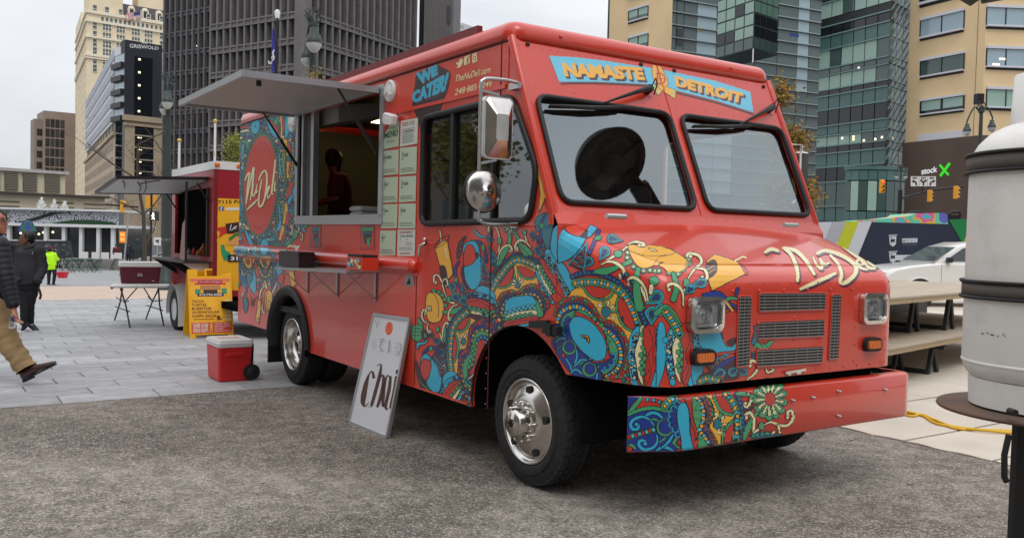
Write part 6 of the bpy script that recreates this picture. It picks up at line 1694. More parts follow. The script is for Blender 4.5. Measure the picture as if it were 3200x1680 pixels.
for x,y in((XS+.04,yF-.02),(XS+.42,yF-.02)):
 b=B();b.OBX((x,y,zt_+.07),(.075 if x>XS+.1 else .04,0,0),(0,.015,0),(0,0,.03),.01);b.mk('marker_light',M_AMBER,trl)
b=B();b.box((XS-.006,yF-.006,zb_),(XS+.05,yF-.001,zt_));b.mk('corner_trim',M_REDD,trl)
fp_=lambda u,v,o=.0:at(u,v,'y',yF-.004-o)
zy=fp_(700,620).z
b=B();b.box((XS+.06,yF-.006,zb_+.1),(XS+2.05,yF-.001,zy));yp=b.mk('printed_panel',M_YEL,fw)
b=B();add_text(b,'7115 PARKVIEW',[fp_(681,637,.004),fp_(836,633,.004),fp_(836,623,.004),fp_(681,626,.004)],bold=.02);b.mk('lettering',M_BLK,yp)
b=B();b.PZ([fp_(684,658,.003),fp_(699,658,.003),fp_(699,645,.003),fp_(684,645,.003)],(0,-.003,0));b.mk('blue_badge',mat('badge_blue',rgb(50,84,150)),yp)
b=B();add_text(b,'f',[fp_(688,658,.008),fp_(695,658,.008),fp_(695,646,.008),fp_(688,646,.008)],bold=.04);b.mk('badge_letter',M_WHITE,yp)
b=B();b.PZ([fp_(704,657,.003),fp_(790,656,.003),fp_(790,648,.003),fp_(704,649,.003)],(0,-.003,0));b.mk('white_bar',M_WHITE,yp)
M_YEL2=mat('amber_print',rgb(224,150,30),rgh=.45)
b=B()
for i in range(10):
 for j in range(8):
  c_=fp_(672+13*i+(j%2)*6.5,668+12*j,.0015);b.OBX(c_,(.017,0,.012),(0,.0004,0),(-.017,0,.012))if(i+j)%3 else None
b.mk('diamond_print',M_YEL2,yp,kind='stuff')
Z2=lambda x,y,o=.004:fp_(x*.41429,500+y*.41429,o)
def flat(parent,name,m_,pts,o=.004):
 q=B();q.PZ([Z2(x,y,o)for x,y in pts],(0,-.002,0));return q.mk(name,m_,parent)
M_RIB=mat('ribbon_red',rgb(200,50,40))
flat(yp,'ribbon',M_RIB,p_('1630 510 1700 500 1900 460 1900 560 1700 555 1645 590 1662 548'));flat(yp,'scroll',mat('scroll_brown',rgb(52,30,24)),p_('1700 480 1900 455 1900 530 1715 555'),.008)
b=B();b.tube([Z2(x,y,.013)for x,y in((1745,485),(1738,515),(1732,530),(1750,528),(1770,505),(1785,495),(1778,515),(1765,520))],.007,5);b.mk('script_letters',M_WHITE,yp)
flat(yp,'taco_shell',mat('taco_tan',rgb(222,160,90)),p_('1715 640 1730 580 1780 545 1860 560 1900 640'),.008);flat(yp,'taco_filling',mat('taco_green',rgb(60,120,60)),p_('1725 590 1780 548 1860 560 1850 580 1785 570 1735 610'),.012)
flat(yp,'leaf_print',mat('cactus_green',rgb(40,150,105)),p_('1665 640 1690 635 1700 680 1740 700 1745 760 1690 755 1670 700'),.006)
flat(yp,'number_plate',mat('plate_dark',rgb(36,24,20)),p_('1715 715 1900 705 1900 765 1722 768'),.010)
b=B();add_text(b,'313',[Z2(1740,757,.014),Z2(1835,755,.014),Z2(1835,725,.014),Z2(1740,727,.014)],bold=.04);b.mk('lettering',M_WHITE,yp)
# awning, counter, door bits
xa=-.66
q=[at(652,560,'x',XS),at(368,557,'x',xa),at(300,603,'x',xa),at(560,606,'x',XS)]
zA=(q[0].z+q[1].z)/2
b=B();b.PZ(q,(0,0,.03));aw=b.mk('awning',mat('awning_lining',rgb(196,196,198),rgh=.5),trl)
b=B();L_=q+[q[0]]
for i in range(4):b.bar(L_[i]+V_((0,0,.012)),L_[i+1]+V_((0,0,.012)),.04,.05)
b.mk('awning_frame',M_BLKM,aw)
b=B()
for pts in(p_('382 566 390 575 388 588'),p_('430 570 440 585 436 600'),p_('455 565 456 590 450 602'),p_('440 574 470 568 500 564')):b.tube(CM([atp(u,v,q[0]+V_((0,0,-.02)),(q[1]-q[0]).cross(q[3]-q[0]).normalized())for u,v in pts],4),.008,5)
b.mk('loose_wire',M_BLK,aw)
for(u0,v0,u1,v1)in((520,606,552,655),(615,569,652,630)):b=B();b.cyl(at(u0,v0,'x',XS-.3),at(u1,v1,'x',XS-.01),.014,seg=8);b.mk('awning_strut',M_BLKM,trl)
b=B();b.box((XS-.42,9.78,1.02),(XS-.002,12.1,1.05));ct=b.mk('counter',mat('counter_dark',(.05,.05,.055),rgh=.4,metal=.5),trl)
for y in(9.85,11.0,12.0):b=B();b.PZ([(XS-.40,y,1.018),(XS-.006,y,1.018),(XS-.006,y,.75)],(0,.03,0));b.mk('counter_bracket',M_BLKM if y>10 else M_WHITE,ct)
b=B();b.bar((XS-.35,9.9,1.05),(XS-.35,9.9,2.3),.03);b.bar((XS-.02,9.9,1.12),(XS-.02,9.9,2.22),.04);b.mk('support_post',M_BLKM,trl)
rb_=random.Random(2);b=B()
for i in range(9):
 for j in range(16):
  if rb_.random()<.75:b.cur=rb_.randrange(3);b.OBX((XS+.5,10.0+i*.13,1.2+j*.062),(.004,0,0),(0,.055,0),(0,0,.024))
b.mk('stone_print_wall',[mat('stone_a',rgb(112,100,84)),mat('stone_b',rgb(80,74,66)),mat('stone_c',rgb(136,124,104))],trl,kind='stuff')
b=B();b.PZ([at(560,815,'x',XS-.2),at(570,700,'x',XS-.05),at(582,676,'x',XS-.05),at(577,815,'x',XS-.2)],(.01,.02,0));b.mk('menu_board',mat('menu_print',rgb(200,180,165),rgh=.5,col2=rgb(190,90,80),vsc=22),trl)
# wheel, fender, tail lamp
wy_=11.15;zw=gz(wy_)
b=B();b.LA((XS-.24,wy_,zw+.35),(1,0,0),p_('0.02 0.18 0.0 0.20 0.0 0.31 0.03 0.35 0.18 0.35 0.20 0.30'),28,cap=False);tyre=b.mk('tyre',M_TYRE,trl)
b=B();b.LA((XS-.24,wy_,zw+.35),(1,0,0),p_('0.02 0.19 0.002 0.185 0.05 0.16 0.03 0.08 0.02 0.0'),20);b.mk('rim',M_WHITE,trl)
b=B();A=arc((wy_,zw+.33,.44),5,175,14);A=[(wy_+.44,zw+.25)]+A+[(wy_-.44,zw+.1)]
b.loft([[V_((XS-.27,y,z))for y,z in A],[V_((XS-.002,y,z))for y,z in A]],closed=False);b.add([(XS-.268,wy_-.44,zw+.1),(XS-.268,wy_-.44,zw+.62),(XS-.002,wy_-.44,zw+.62),(XS-.002,wy_-.44,zw+.1)],[(0,1,2,3)]);b.mk('fender',M_WHITE,trl)
b=B();b.OBX((XS-.01,12.2,.58),(.02,0,0),(0,.06,0),(0,0,.03));b.mk('tail_lamp',mat('red_lens',rgb(200,60,30),rgh=.2),trl)
b=B();b.box((XS+.1,yF-.9,.34),(XS+1.9,yE,.44));b.cyl((XS,wy_,zw+.35),(XS+2,wy_,zw+.35),.05);b.box((XS+1.9,wy_-.35,zw),(XS+2.05,wy_+.35,zw+.7));b.mk('trailer_frame',M_UNDER,trl)
# sauce bottles and a bag on the counter
for(u,v,vt,col,nm,lab)in((636,806,758,rgb(214,96,20),'sauce_bottle','tall orange sauce bottle on the trailer counter'),(620,806,778,rgb(226,190,60),'sauce_bottle','small yellow-labelled red sauce bottle on the trailer counter'),(606,804,772,rgb(196,40,48),'sauce_bottle','red plastic bottle behind the yellow-labelled one'),(591,806,774,rgb(150,140,120),'glass_jar','clear glass jar with metal lid on the trailer counter'),(644,806,780,rgb(180,50,45),'sauce_bottle','dark red bottle beside the tall orange one')):
 p=at(u,v,'z',1.051);h=(at(u,vt,'y',p.y).z-1.051);r_=h*.26
 t=TH(nm,lab,'bottle',p,0,'bottles on the trailer counter');b=B();b.LA(p,(0,0,1),[(0,r_),(h*.55,r_),(h*.68,r_*.75),(h*.8,r_*.4),(h*.82,r_*.38)],14);b.mk('bottle_body',mat('sauce',col,rgh=.3),t);b=B();b.LA(p,(0,0,1),[(h*.822,r_*.42),(h*.9,r_*.4),(h,r_*.08)],10);b.mk('cap',mat('cap_col',tuple(c_*.8 for c_ in col),rgh=.4),t)

# folding table and the maroon cooler
ft=[ground(358,1001),ground(406,1023),ground(512,1018),ground(456,997)]
tc_=sum(ft,V_())/4;zT=at(440,886,'y',tc_.y).z
t=TH('folding_table','white plastic folding table with bent black legs carrying the maroon cooler','table',(tc_.x,tc_.y,gz(tc_.y)))
ex=V_((1,.05,0));
qa=[at(342,892,'z',zT),at(526,893,'z',zT)];ln_=(qa[1]-qa[0]);wl_=V_((-ln_.y,ln_.x,0)).normalized()*.62
b=B();cT=(qa[0]+qa[1])/2+wl_/2;b.OBX(cT-V_((0,0,.02)),ln_/2,wl_/2,V_((0,0,.022)),.015);b.mk('table_top',M_WHITE,t)
lx=ln_.normalized();ly=wl_.normalized();zg=gz(tc_.y);hT=zT-.045-zg
for s_,(f0,f1)in((-1,(ft[0],ft[1])),(1,(ft[3],ft[2]))):
 for k,f in enumerate((f0,f1)):
  top=cT+lx*s_*(ln_.length/2-.17)+ly*(.22 if k==0 else-.22);top.z=zg+hT
  kn=top.lerp(f,.45)+lx*(-s_)*-.05+V_((0,0,.0))-lx*s_*.07
  b=B();b.tube([top,top.lerp(kn,.8),kn,kn.lerp(f,.15),f+V_((0,0,.004))],.0145,8);b.mk('leg',M_BLKM,t)
 a_,c_=f0.lerp(cT,.0),f1;m0=(f0+V_((0,0,hT*.42)))-lx*s_*.0;m1=(f1+V_((0,0,hT*.42)))
 b=B();b.cyl(f0.lerp(f1,.06)+V_((0,0,hT*.40)),f0.lerp(f1,.94)+V_((0,0,hT*.40)),.012,seg=8);b.mk('cross_bar',M_BLKM,t)
 ctr=cT+lx*s_*.05;ctr.z=zg+hT;kk=(f0+f1)/2+V_((0,0,hT*.58))+lx*(-s_)*.04
 b=B();b.tube([ctr,kk],.011,7);b.tube([kk,f0.lerp(f1,.1)+V_((0,0,hT*.66))],.010,7);b.tube([kk,f0.lerp(f1,.9)+V_((0,0,hT*.66))],.010,7);b.mk('brace',M_BLKM,t)
b=B();p=at(350,897,'z',zT-.05);b.ball(p,.035);b.bar(p,p+V_((.1,0,.03)),.02);b.mk('carry_handle',M_BLK,t)
# cooler
cA,cB=at(377,886,'z',zT+.003),at(500,886,'z',zT+.003);L_=cB-cA;w_=V_((-L_.y,L_.x,0)).normalized()*.40
zc1=at(440,834,'y',(cA.y+cB.y)/2).z;zc2=at(440,818,'y',(cA.y+cB.y)/2+.1).z
c=TH('cool_box','large maroon cool box with white lid on the folding table','cooler',cA.lerp(cB,.5)+w_/2)
def tub(b,A_,L_,w_,z0,z1,s0,s1,r_=.04):
 ctr=A_+L_/2+w_/2;lx=L_.normalized();ly=w_.normalized();rg=[]
 for z_,s_ in((z0,s0*.97),(z0+.012,s0),(z1-.012,s1),(z1,s1*.985)):
  rg.append([V_((ctr.x,ctr.y,z_))+lx*p[0]+ly*p[1]for p in rrect(-L_.length/2*s_,-w_.length/2*s_,L_.length/2*s_,w_.length/2*s_,r_)])
 b.loft(rg,cap=True,smooth=False);return ctr
b=B();tub(b,cA,L_,w_,zT+.003,zc1,.97,1.06);b.mk('tub',mat('maroon_plastic',rgb(96,22,44),rgh=.4),c)
b=B();tub(b,cA,L_,w_,zc1+.002,zc2,1.10,1.09);b.mk('lid',M_WHITE,c)
b=B();lx=L_.normalized();ly=w_.normalized();ctr=cA+L_/2;b.OBX(ctr-ly*.02-lx*L_.length*.53+V_((0,0,.15))+ly*.2,lx*.012,ly*.08,V_((0,0,.02)));b.mk('handle',M_WHITE,c)
b=B();p=at(437,857,'y',cA.y-.06);
pl0=ctr-ly*(.20*.035+.004);nn=-ly
pt_=lambda u,v:atp(u,v,ctr-ly*(w_.length*.03),ly)
b.tube([pt_(431,859)-ly*.004,pt_(433,854)-ly*.004,pt_(437,857)-ly*.004,pt_(440,854)-ly*.004,pt_(443,860)-ly*.004],.006,5);b.tube([pt_(430,861)-ly*.004,pt_(446,861)-ly*.004],.005,5);b.tube([pt_(474,877)-ly*.004,pt_(482,877)-ly*.004],.006,5);b.mk('logo_mark',M_WHITE,c)

# red wheeled cooler in front of the truck
x0,x1,y0,y1=-.575,-.225,4.585,5.06;zl0,zl1=.345,.42
c=TH('cool_box','bright red wheeled cool box with white lid on the paving by the rear wheel','cooler',((x0+x1)/2,(y0+y1)/2,gz(4.8)))
M_RP=mat('red_plastic',rgb(206,32,34),rgh=.35)
b=B();tub(b,V_((x0,y0,0)),V_((x1-x0,0,0)),V_((0,y1-y0,0)),.0,zl0,.93,1.0,.03);b.mk('tub',M_RP,c)
b=B();tub(b,V_((x0,y0,0)),V_((x1-x0,0,0)),V_((0,y1-y0,0)),zl0+.003,zl0+.03,1.03,1.04,.035);tub(b,V_((x0,y0,0)),V_((x1-x0,0,0)),V_((0,y1-y0,0)),zl0+.0305,zl1,1.07,1.03,.04);lid=b.mk('lid',M_WHITE,c)
b=B();b.OBX(((x0+x1)/2,y0+.27,zl1+.0015),(.11,0,0),(0,.09,0),(0,0,.001));b.mk('faded_sticker',mat('sticker_pink',rgb(206,150,138),rgh=.6,col2=rgb(220,200,190),vsc=18),lid)
b=B();b.OBX(((x0+x1)/2,y0-.002,.275),(.10,0,0),(0,.012,0),(0,0,.02),.008);b.OBX(((x0+x1)/2,y0+.006,.29),(.085,0,0),(0,.006,0),(0,0,.035),.01);b.mk('side_grip',M_RP,c)
for yy_ in(y0+.05,y1-.05):b=B();b.cyl((x1-.01,yy_-.02,.085),(x1-.01,yy_-.062,.085),.085,seg=20);b.LA((x1-.01,yy_-.062,.085),(0,-1,0),p_('0 0.05 0.006 0.045 0.004 0.02 0.012 0.012 0.013 0'),14);b.mk('wheel',M_BLK,c)
b=B();b.tube([(x1+.012,y0+.06,.1),(x1+.018,y0+.06,zl0+.02),(x1+.018,y1-.06,zl0+.02),(x1+.012,y1-.06,.1)],.011,8);b.mk('tow_handle',M_BLK,c)

# yellow A-frame menu sign
aL_,aR_=ground(594,1058),ground(731,1053);aw_=(aR_-aL_);aw_.z=0;wv=aw_.normalized();nv=V_((wv.y,-wv.x,0));
if nv.dot(EYE-aL_)<0:nv=-nv
tl=atp(603,841,aL_-nv*.26,nv);hA=tl.z-aL_.z
upv=(V_((0,0,hA))-nv*.26);pn_=wv.cross(upv).normalized();pn_=pn_ if pn_.dot(nv)>0 else-pn_
sg=TH('menu_sign','yellow folding A-frame sign listing tacos, tortas and burritos','sign',aL_+aw_/2)
A2=lambda f,h,o=.0:aL_+aw_*f+upv*h+pn_*o
M_YP=mat('yellow_plastic',rgb(240,176,20),rgh=.4)
b=B()
for f0,h0,f1,h1 in((0,0,.13,.05),(.87,0,1,.05),(0,.051,1,.90),(0,.901,.22,1.0),(.78,.901,1,1.0),(.38,.901,.43,.985),(.57,.901,.62,.985),(.38,.986,.62,1.01)):
 b.PZ([A2(f0,h0),A2(f1,h0),A2(f1,h1),A2(f0,h1)],-pn_*.03)
b.mk('front_board',M_YP,sg)
b=B();bk=lambda f,h:aL_+aw_*f-nv*.56+(V_((0,0,hA))+nv*.26)*h
b.PZ([bk(0,0),bk(1,0),bk(1,.98),bk(0,.98)],-nv*.025);b.mk('rear_board',M_YP,sg)
b=B();b.PZ([A2(.04,.07,.0005),A2(.96,.07,.0005),A2(.96,.865,.0005),A2(.04,.865,.0005)],pn_*.002);ps=b.mk('poster',mat('poster_yellow',rgb(246,190,60),rgh=.4,col2=rgb(238,170,40),vsc=12),sg)
def pr(name,m_,rects,o=.0035):
 q=B()
 for f0,h0,f1,h1 in rects:q.PZ([A2(f0,h0,o),A2(f1,h0,o),A2(f1,h1,o),A2(f0,h1,o)],pn_*.0008)
 return q.mk(name,m_,ps)
pr('pink_band',mat('pink_band',rgb(226,120,90)),[(.04,.82,.96,.865)])
pr('red_box',mat('box_red',rgb(206,66,44)),[(.04,.075,.96,.225)])
pr('ribbon',mat('ribbon_crimson',rgb(206,50,70)),[(.14,.775,.86,.80),(.22,.79,.78,.835)])
pr('taco_print',mat('taco_tan',rgb(190,130,80)),[(.27,.70,.73,.765)],.0045);pr('leaf_print',mat('cactus_green',rgb(60,150,110)),[(.15,.64,.27,.71),(.76,.64,.88,.72)],.0045);pr('dark_scroll',mat('plate_dark',rgb(60,46,40)),[(.2,.605,.8,.65),(.34,.65,.66,.70)],.0052)
pr('food_photo',mat('photo_red',rgb(196,130,110),col2=rgb(222,200,186),vsc=30),[(.07,.085,.24,.145),(.26,.085,.42,.145),(.07,.152,.24,.215),(.26,.152,.42,.215)],.0045)
b=B();q4=lambda f0,h0,f1,h1,o=.006:[A2(f0,h0,o),A2(f1,h0,o),A2(f1,h1,o),A2(f0,h1,o)]
for i,(tx,fe)in enumerate((('TACOS',.34),('TORTAS',.40),('BURRITOS',.50),('QUESADILLAS',.68),('CHIPS SALSA',.63))):add_text(b,tx,q4(.06,.515-.053*i,fe,.553-.053*i),bold=.02)
for(f0,f1,h_)in((.08,.55,.27),(.62,.74,.275),(.62,.74,.262)):b.PZ(q4(f0,h_,f1,h_+.008),pn_*.0005)
b.mk('lettering',mat('brown_ink',rgb(110,60,24)),ps)
b=B();add_text(b,'313-736-3360',q4(.24,.613,.76,.643,.0075),bold=.03)
for i,tx in enumerate(('6.00','7.50','8.50','7.50','3.50','2.00')):add_text(b,tx,q4(.82,.515-.053*i,.95,.548-.053*i),bold=.03)
for i,tx in enumerate(('Grilled Steak','Marinated Pork','Chicken','Mexican Sausage')):add_text(b,'\u2022'+tx,q4(.55,.19-.034*i,.55+.027*len(tx)+.02,.212-.034*i),bold=.01)
add_text(b,'Los Dos Amigos',q4(.26,.797,.74,.828,.0055),shear=.25)
b.mk('lettering',mat('white_ink',(.75,.73,.70)),ps)
b=B();add_text(b,'ITEMS',[A2(.52,.085,.006),A2(.52,.215,.006),A2(.455,.215,.006),A2(.455,.085,.006)],bold=.03);b.mk('lettering',mat('yellow_ink',rgb(246,196,60)),ps)
b=B();c_=A2(.66,.29,.004);b.PZ([A2(.63,.32,.004),A2(.70,.32,.004),A2(.685,.255,.004),A2(.645,.255,.004)],pn_*.001);b.mk('cup_print',mat('cola_brown',rgb(80,36,30)),ps)

# white board leaning on the truck
bl,br_=at(1098,1318,'z',.004),at(1215,1366,'z',.004);tl,tr_=at(1175,982,'x',-.02),at(1287,998,'x',-.02)
bn=(br_-bl).cross(tl-bl).normalized();bn=bn if bn.x<0 else-bn;tr_=atp(1287,998,bl,bn)
cb=TH('menu_board','leaning white board with hand-drawn chai lettering against the truck side','sign board',(bl+br_)/2)
b=B();b.PZ([bl,br_,tr_,tl],bn*.018);b.mk('board',mat('whiteboard',rgb(216,218,222),rgh=.25),cb)
b=B();L_=[p+bn*.012 for p in(bl,br_,tr_,tl,bl)]
for i in range(4):b.bar(L_[i],L_[i+1],.024,.028,up=bn)
b.mk('frame',M_ALU,cb)
cp=lambda x,y,o=.0195:atp(560+x*.5326,660+y*.5326,bl+bn*o,bn)
def brush(bd_,pts,ws,n=5):
 """flat brush stroke on the board: centre line in photo coordinates, widths in the same units"""
 P=CM([(x,y,0)for x,y in pts],n);m_=len(P);W_=[]
 for i in range(m_):
  f=i/(m_-1)*(len(ws)-1);k=min(int(f),len(ws)-2);W_.append(ws[k]+(ws[k+1]-ws[k])*(f-k))
 vs=[]
 for i in range(m_):
  d_=(P[min(i+1,m_-1)]-P[max(i-1,0)]).normalized();nn=V_((-d_.y,d_.x,0))*W_[i]/2
  vs+=[cp(P[i].x+nn.x,P[i].y+nn.y),cp(P[i].x-nn.x,P[i].y-nn.y)]
 bd_.add(vs,[(2*i,2*i+1,2*i+3,2*i+2)for i in range(m_-1)],False)
b=B()
brush(b,p_('1142 978 1134 942 1116 950 1096 1010 1082 1080 1078 1122 1092 1142 1112 1118'),[18,12,6,26,32,26,7,4])
brush(b,p_('1160 905 1184 898 1176 960 1150 1060 1130 1130 1122 1140'),[3,8,20,20,18,10])
brush(b,p_('1162 1010 1190 960 1200 985 1188 1060 1168 1130 1158 1148'),[3,8,20,20,18,8])
brush(b,p_('1238 985 1222 960 1206 1010 1196 1090 1196 1140 1212 1130'),[4,6,16,20,14,3])
brush(b,p_('1240 965 1232 1040 1212 1130 1216 1160 1226 1150'),[14,20,18,10,2])
brush(b,p_('1272 965 1262 1050 1244 1130 1236 1155'),[10,20,18,8])
brush(b,p_('1272 938 1279 934 1287 941 1279 948 1272 940'),[10,12,12,12,10])
brush(b,p_('1130 1142 1118 1150 1110 1140'),[3,2,3])
b.mk('chai_lettering',mat('brown_marker',rgb(84,52,46),rgh=.6,var=.5,vsc=60),cb)
b=B();r_=random.Random(4)
for(x,y0_,y1_)in((1135,745,815),(1150,745,815),(1240,755,830),(1300,770,855),(1215,760,790),(1305,765,780)):
 pass
for i,(x0_,x1_,ys)in enumerate(((1128,1162,(750,764,778,792,806)),(1172,1212,(745,752,765,780,800,818)),(1222,1252,(758,770,782,794,806,816,826)),(1262,1308,(772,785,800,815,830,842)))):
 for y in ys:
  x=x0_+r_.uniform(0,6);e_=x1_-r_.uniform(0,14);y+=(x-x0_)*.1
  brush(b,[(x,y+r_.uniform(-1,1)),((x+e_)/2,y+3+r_.uniform(-2,2)),(e_,y+5)],[1.3,1.6,1.2],3)
brush(b,p_('1198 742 1182 775 1178 800 1196 822'),[2,3,3,2]);brush(b,p_('1236 757 1232 800 1222 828'),[2.5,3,2]);brush(b,p_('1292 768 1302 800 1282 848'),[2,3,2])
for(x,y)in((1158,640),(1170,633),(1166,655),(1156,660),(1176,650),(1165,672)):brush(b,[(x,y),(x+r_.uniform(-8,8),y+7),(x+r_.uniform(-3,8),y+12)],[1.5,2,1.2],3)
b.mk('small_writing',mat('grey_marker',rgb(110,110,116)),cb)
b=B();P=[cp(1231+22*cos(a_)-3*sin(a_),686+39*sin(a_),.0192)for a_ in[2*PI*i/28 for i in range(28)]];b.add(P,[tuple(range(28))],False);b.mk('orange_logo',mat('orange_print',rgb(232,104,60),rgh=.4),cb)
b=B();P2=[]
for(x,y)in((1226,690),(1232,664),(1238,692),(1231,706)):P2.append((x,y))
brush(b,p_('1225 700 1228 672 1232 662 1236 674 1238 702'),[1.5,2,2,2,1.5]);brush(b,p_('1218 712 1231 717 1244 710'),[1.5,2,1.5]);b.mk('logo_lines',mat('logo_dark_orange',rgb(170,60,36)),cb)

# things on the shelf and inside the hatch
def on_shelf(u,y_):f=(3.72-y_)/1.7;return 1.205+.043*f+.003
p0=V_((-.16,3.40,on_shelf(0,3.40)))
t=TH('napkin_box','dark napkin box with paper sticking out on the left end of the shelf','box',p0);q0,q1=at(887,832,'x',-.20),at(950,830,'x',-.20);hN=at(915,785,'x',-.2).z-on_shelf(0,3.4)
b=B();b.box((-.25,q1.y,p0.z),(-.10,q0.y,p0.z+hN));b.box((-.26,q1.y-.01,p0.z+hN*.78),(-.09,q0.y+.01,p0.z+hN*.86));b.mk('box_body',mat('dark_plum',rgb(52,38,44),rgh=.4),t)
b=B();yc=(q0.y+q1.y)/2;b.add([(-.22,yc-.12,p0.z+hN),(-.14,yc+.13,p0.z+hN+.01),(-.17,yc+.10,p0.z+hN+.07),(-.19,yc-.04,p0.z+hN+.05),(-.2,yc-.16,p0.z+hN+.06)],[(0,1,2,3),(0,3,4)],True);b.mk('napkin',M_WHITE,t)
q0,q1=at(1104,848,'x',-.18),at(1154,850,'x',-.18);z0=on_shelf(0,q1.y);hN=at(1130,803,'x',-.18).z-z0
nap=TH('napkin_holder','red napkin holder printed with colourful swirls at the right of the shelf','napkin holder',(-.14,q1.y,z0))
b=B();b.box((-.24,q1.y,z0),(-.10,q0.y,z0+hN));nh=b.mk('holder_body',M_RED,nap)
b=B();b.box((-.235,q1.y+.01,z0+hN+.001),(-.105,q0.y-.01,z0+hN+.02));b.mk('holder_lid',M_BLK,nap)
# takeaway boxes, rack and cups on the counter
zc=1.537
p=at(1135,655,'z',zc);p=V_((.33,at(1135,655,'x',.33).y,zc))if True else p
for k in range(3):
 z_=zc+.055*k+.10;t=tag(B().OBX((.36,p.y+.01*k,z_+.025),(.11,0,0),(0,.13,0),(0,0,.024),.015).mk('takeaway_box',M_WHITE),('bottom','middle','top')[k]+' white takeaway box of the stack on the hatch counter','takeaway box','takeaway boxes on the counter')
b=B();b.box((.22,p.y-.16,zc),(.50,p.y+.14,zc+.098));tag(b.mk('paper_tray',mat('tray_white',(.6,.6,.58),rgh=.5)),'pale box under the stack of takeaway boxes on the counter','box')
r0=at(1060,670,'x',.2);b=B();yA=r0.y
for dy in(.0,.38):b.tube([(.2,yA+dy,zc+.003),(.2,yA+dy,zc+.11),(.45,yA+dy,zc+.11),(.45,yA+dy,zc+.003)],.008)
b.cyl((.2,yA,zc+.11),(.2,yA+.38,zc+.11),.008,seg=6);b.cyl((.45,yA,zc+.11),(.45,yA+.38,zc+.11),.008,seg=6);tag(b.mk('wire_rack',M_WHITE),'small white wire rack on the hatch counter','rack')
for i,(u,v)in enumerate(((996,560),(1018,558))):
 p=at(u,v,'x',1.3);b=B();b.LA((p.x,p.y,p.z),(0,0,1),p_('0 0.07 0.34 0.085 0.35 0.08'),14);tag(b.mk('cup_stack',mat('cup_paper',(.62,.60,.56),rgh=.6)),('left','right')[i]+' tall stack of paper cups deep in the kitchen','cup stack','paper cup stacks')
p=at(1008,590,'x',1.3);b=B();b.box((1.12,p.y-.3,p.z-.09),(1.5,p.y+.4,p.z-.06));b.box((1.2,p.y-.25,.782),(1.45,p.y-.2,p.z-.062));b.box((1.2,p.y+.3,.782),(1.45,p.y+.35,p.z-.062));tag(b.mk('kitchen_shelf',mat('kitchen_shelf',(.2,.19,.18),rgh=.5)),'grey shelf under the cup stacks inside the hatch','shelf')
# PEOPLE
def skin_mesh(nodes,edges,root,lev=2):
 """one continuous surface grown round a skeleton; nodes: {name: (point, radius)}"""
 nm=list(nodes);me=bpy.data.meshes.new('skeleton');me.from_pydata([tuple(nodes[k][0])for k in nm],[(nm.index(a_),nm.index(c_))for a_,c_ in edges],[])
 ob=bpy.data.objects.new('skeleton',me);COL.objects.link(ob);ob.modifiers.new('skin','SKIN');sv=me.skin_vertices[0].data
 for i,k in enumerate(nm):
  r_=nodes[k][1];sv[i].radius=(r_,r_)if not isinstance(r_,tuple)else r_;sv[i].use_root=(k==root)
 ss=ob.modifiers.new('smooth','SUBSURF');ss.levels=lev;ss.render_levels=lev
 ev=bpy.data.meshes.new_from_object(ob.evaluated_get(bpy.context.evaluated_depsgraph_get()))
 vs=[v.co.copy()for v in ev.vertices];fs=[tuple(p.vertices)for p in ev.polygons]
 bpy.data.objects.remove(ob);bpy.data.meshes.remove(me);bpy.data.meshes.remove(ev);return vs,fs
LIMBS=[('pelvis','waist'),('waist','chest'),('chest','neck'),('neck','skull'),('chest','sL'),('sL','eL'),('eL','wL'),('chest','sR'),('sR','eR'),('eR','wR'),('pelvis','hL'),('hL','kL'),('kL','aL'),('pelvis','hR'),('hR','kR'),('kR','aR')]
def cloth_top(b,J,g,hem=.0,cuff=True,flat=.78):
 """torso shell with sleeves, a loose layer over the body"""
 P={k:J[k][0]for k in J};r_={k:J[k][1]for k in J};s_=P['sR']-P['sL'];wd=s_.length/2;s_.normalize();up=(P['chest']-P['pelvis']).normalized();f=s_.cross(up).normalized();s_=up.cross(f)
 sm_=(P['sR']+P['sL'])/2;rg=[]
 for p,rx,ry in((P['pelvis']-up*(.06+hem),r_['pelvis']*1.12,.9),(P['pelvis'],r_['pelvis']*1.18,.92),(P['pelvis'].lerp(P['waist'],.5),r_['waist']*1.14,.95),(P['waist'],r_['waist']*1.10,.92),(P['chest'],r_['chest']*1.13,.86),(P['chest'].lerp(sm_,.6),r_['chest']*1.12,.80),(sm_+up*.01,wd*1.05,.52*r_['chest']/max(.01,wd)),(sm_+up*r_['sR']*.75,wd*.72,.5),(P['neck']+up*.0,r_['neck']*1.25,1.0)):
  rg.append([p+s_*(rx+g)*cos(a_)+f*((rx*ry if rx!=wd*1.05 else r_['chest']*.72)+g)*sin(a_)for a_ in[2*PI*i/18 for i in range(18)]])
 b.loft(rg)
 for q in 'LR':
  A_=[P['s'+q],P['s'+q].lerp(P['e'+q],.5),P['e'+q],P['e'+q].lerp(P['w'+q],.5),P['w'+q]]if cuff else[P['s'+q],P['s'+q].lerp(P['e'+q],.6),P['s'+q].lerp(P['e'+q],.95)]
  R_=[r_['s'+q],(r_['s'+q]+r_['e'+q])/2,r_['e'+q],(r_['e'+q]+r_['w'+q])/2,r_['w'+q]*1.05]
  C_=CM(A_,4);n=len(C_);b.tube(C_,.05,12,radii=[(R_[min(int(i/4),4)]+(R_[min(int(i/4)+1,4)]-R_[min(int(i/4),4)])*(i%4)/4+g)*(1+.05*sin(i*2.1))for i in range(n)]);b.ball(P['s'+q],r_['s'+q]+g,seg=12,rings=8)
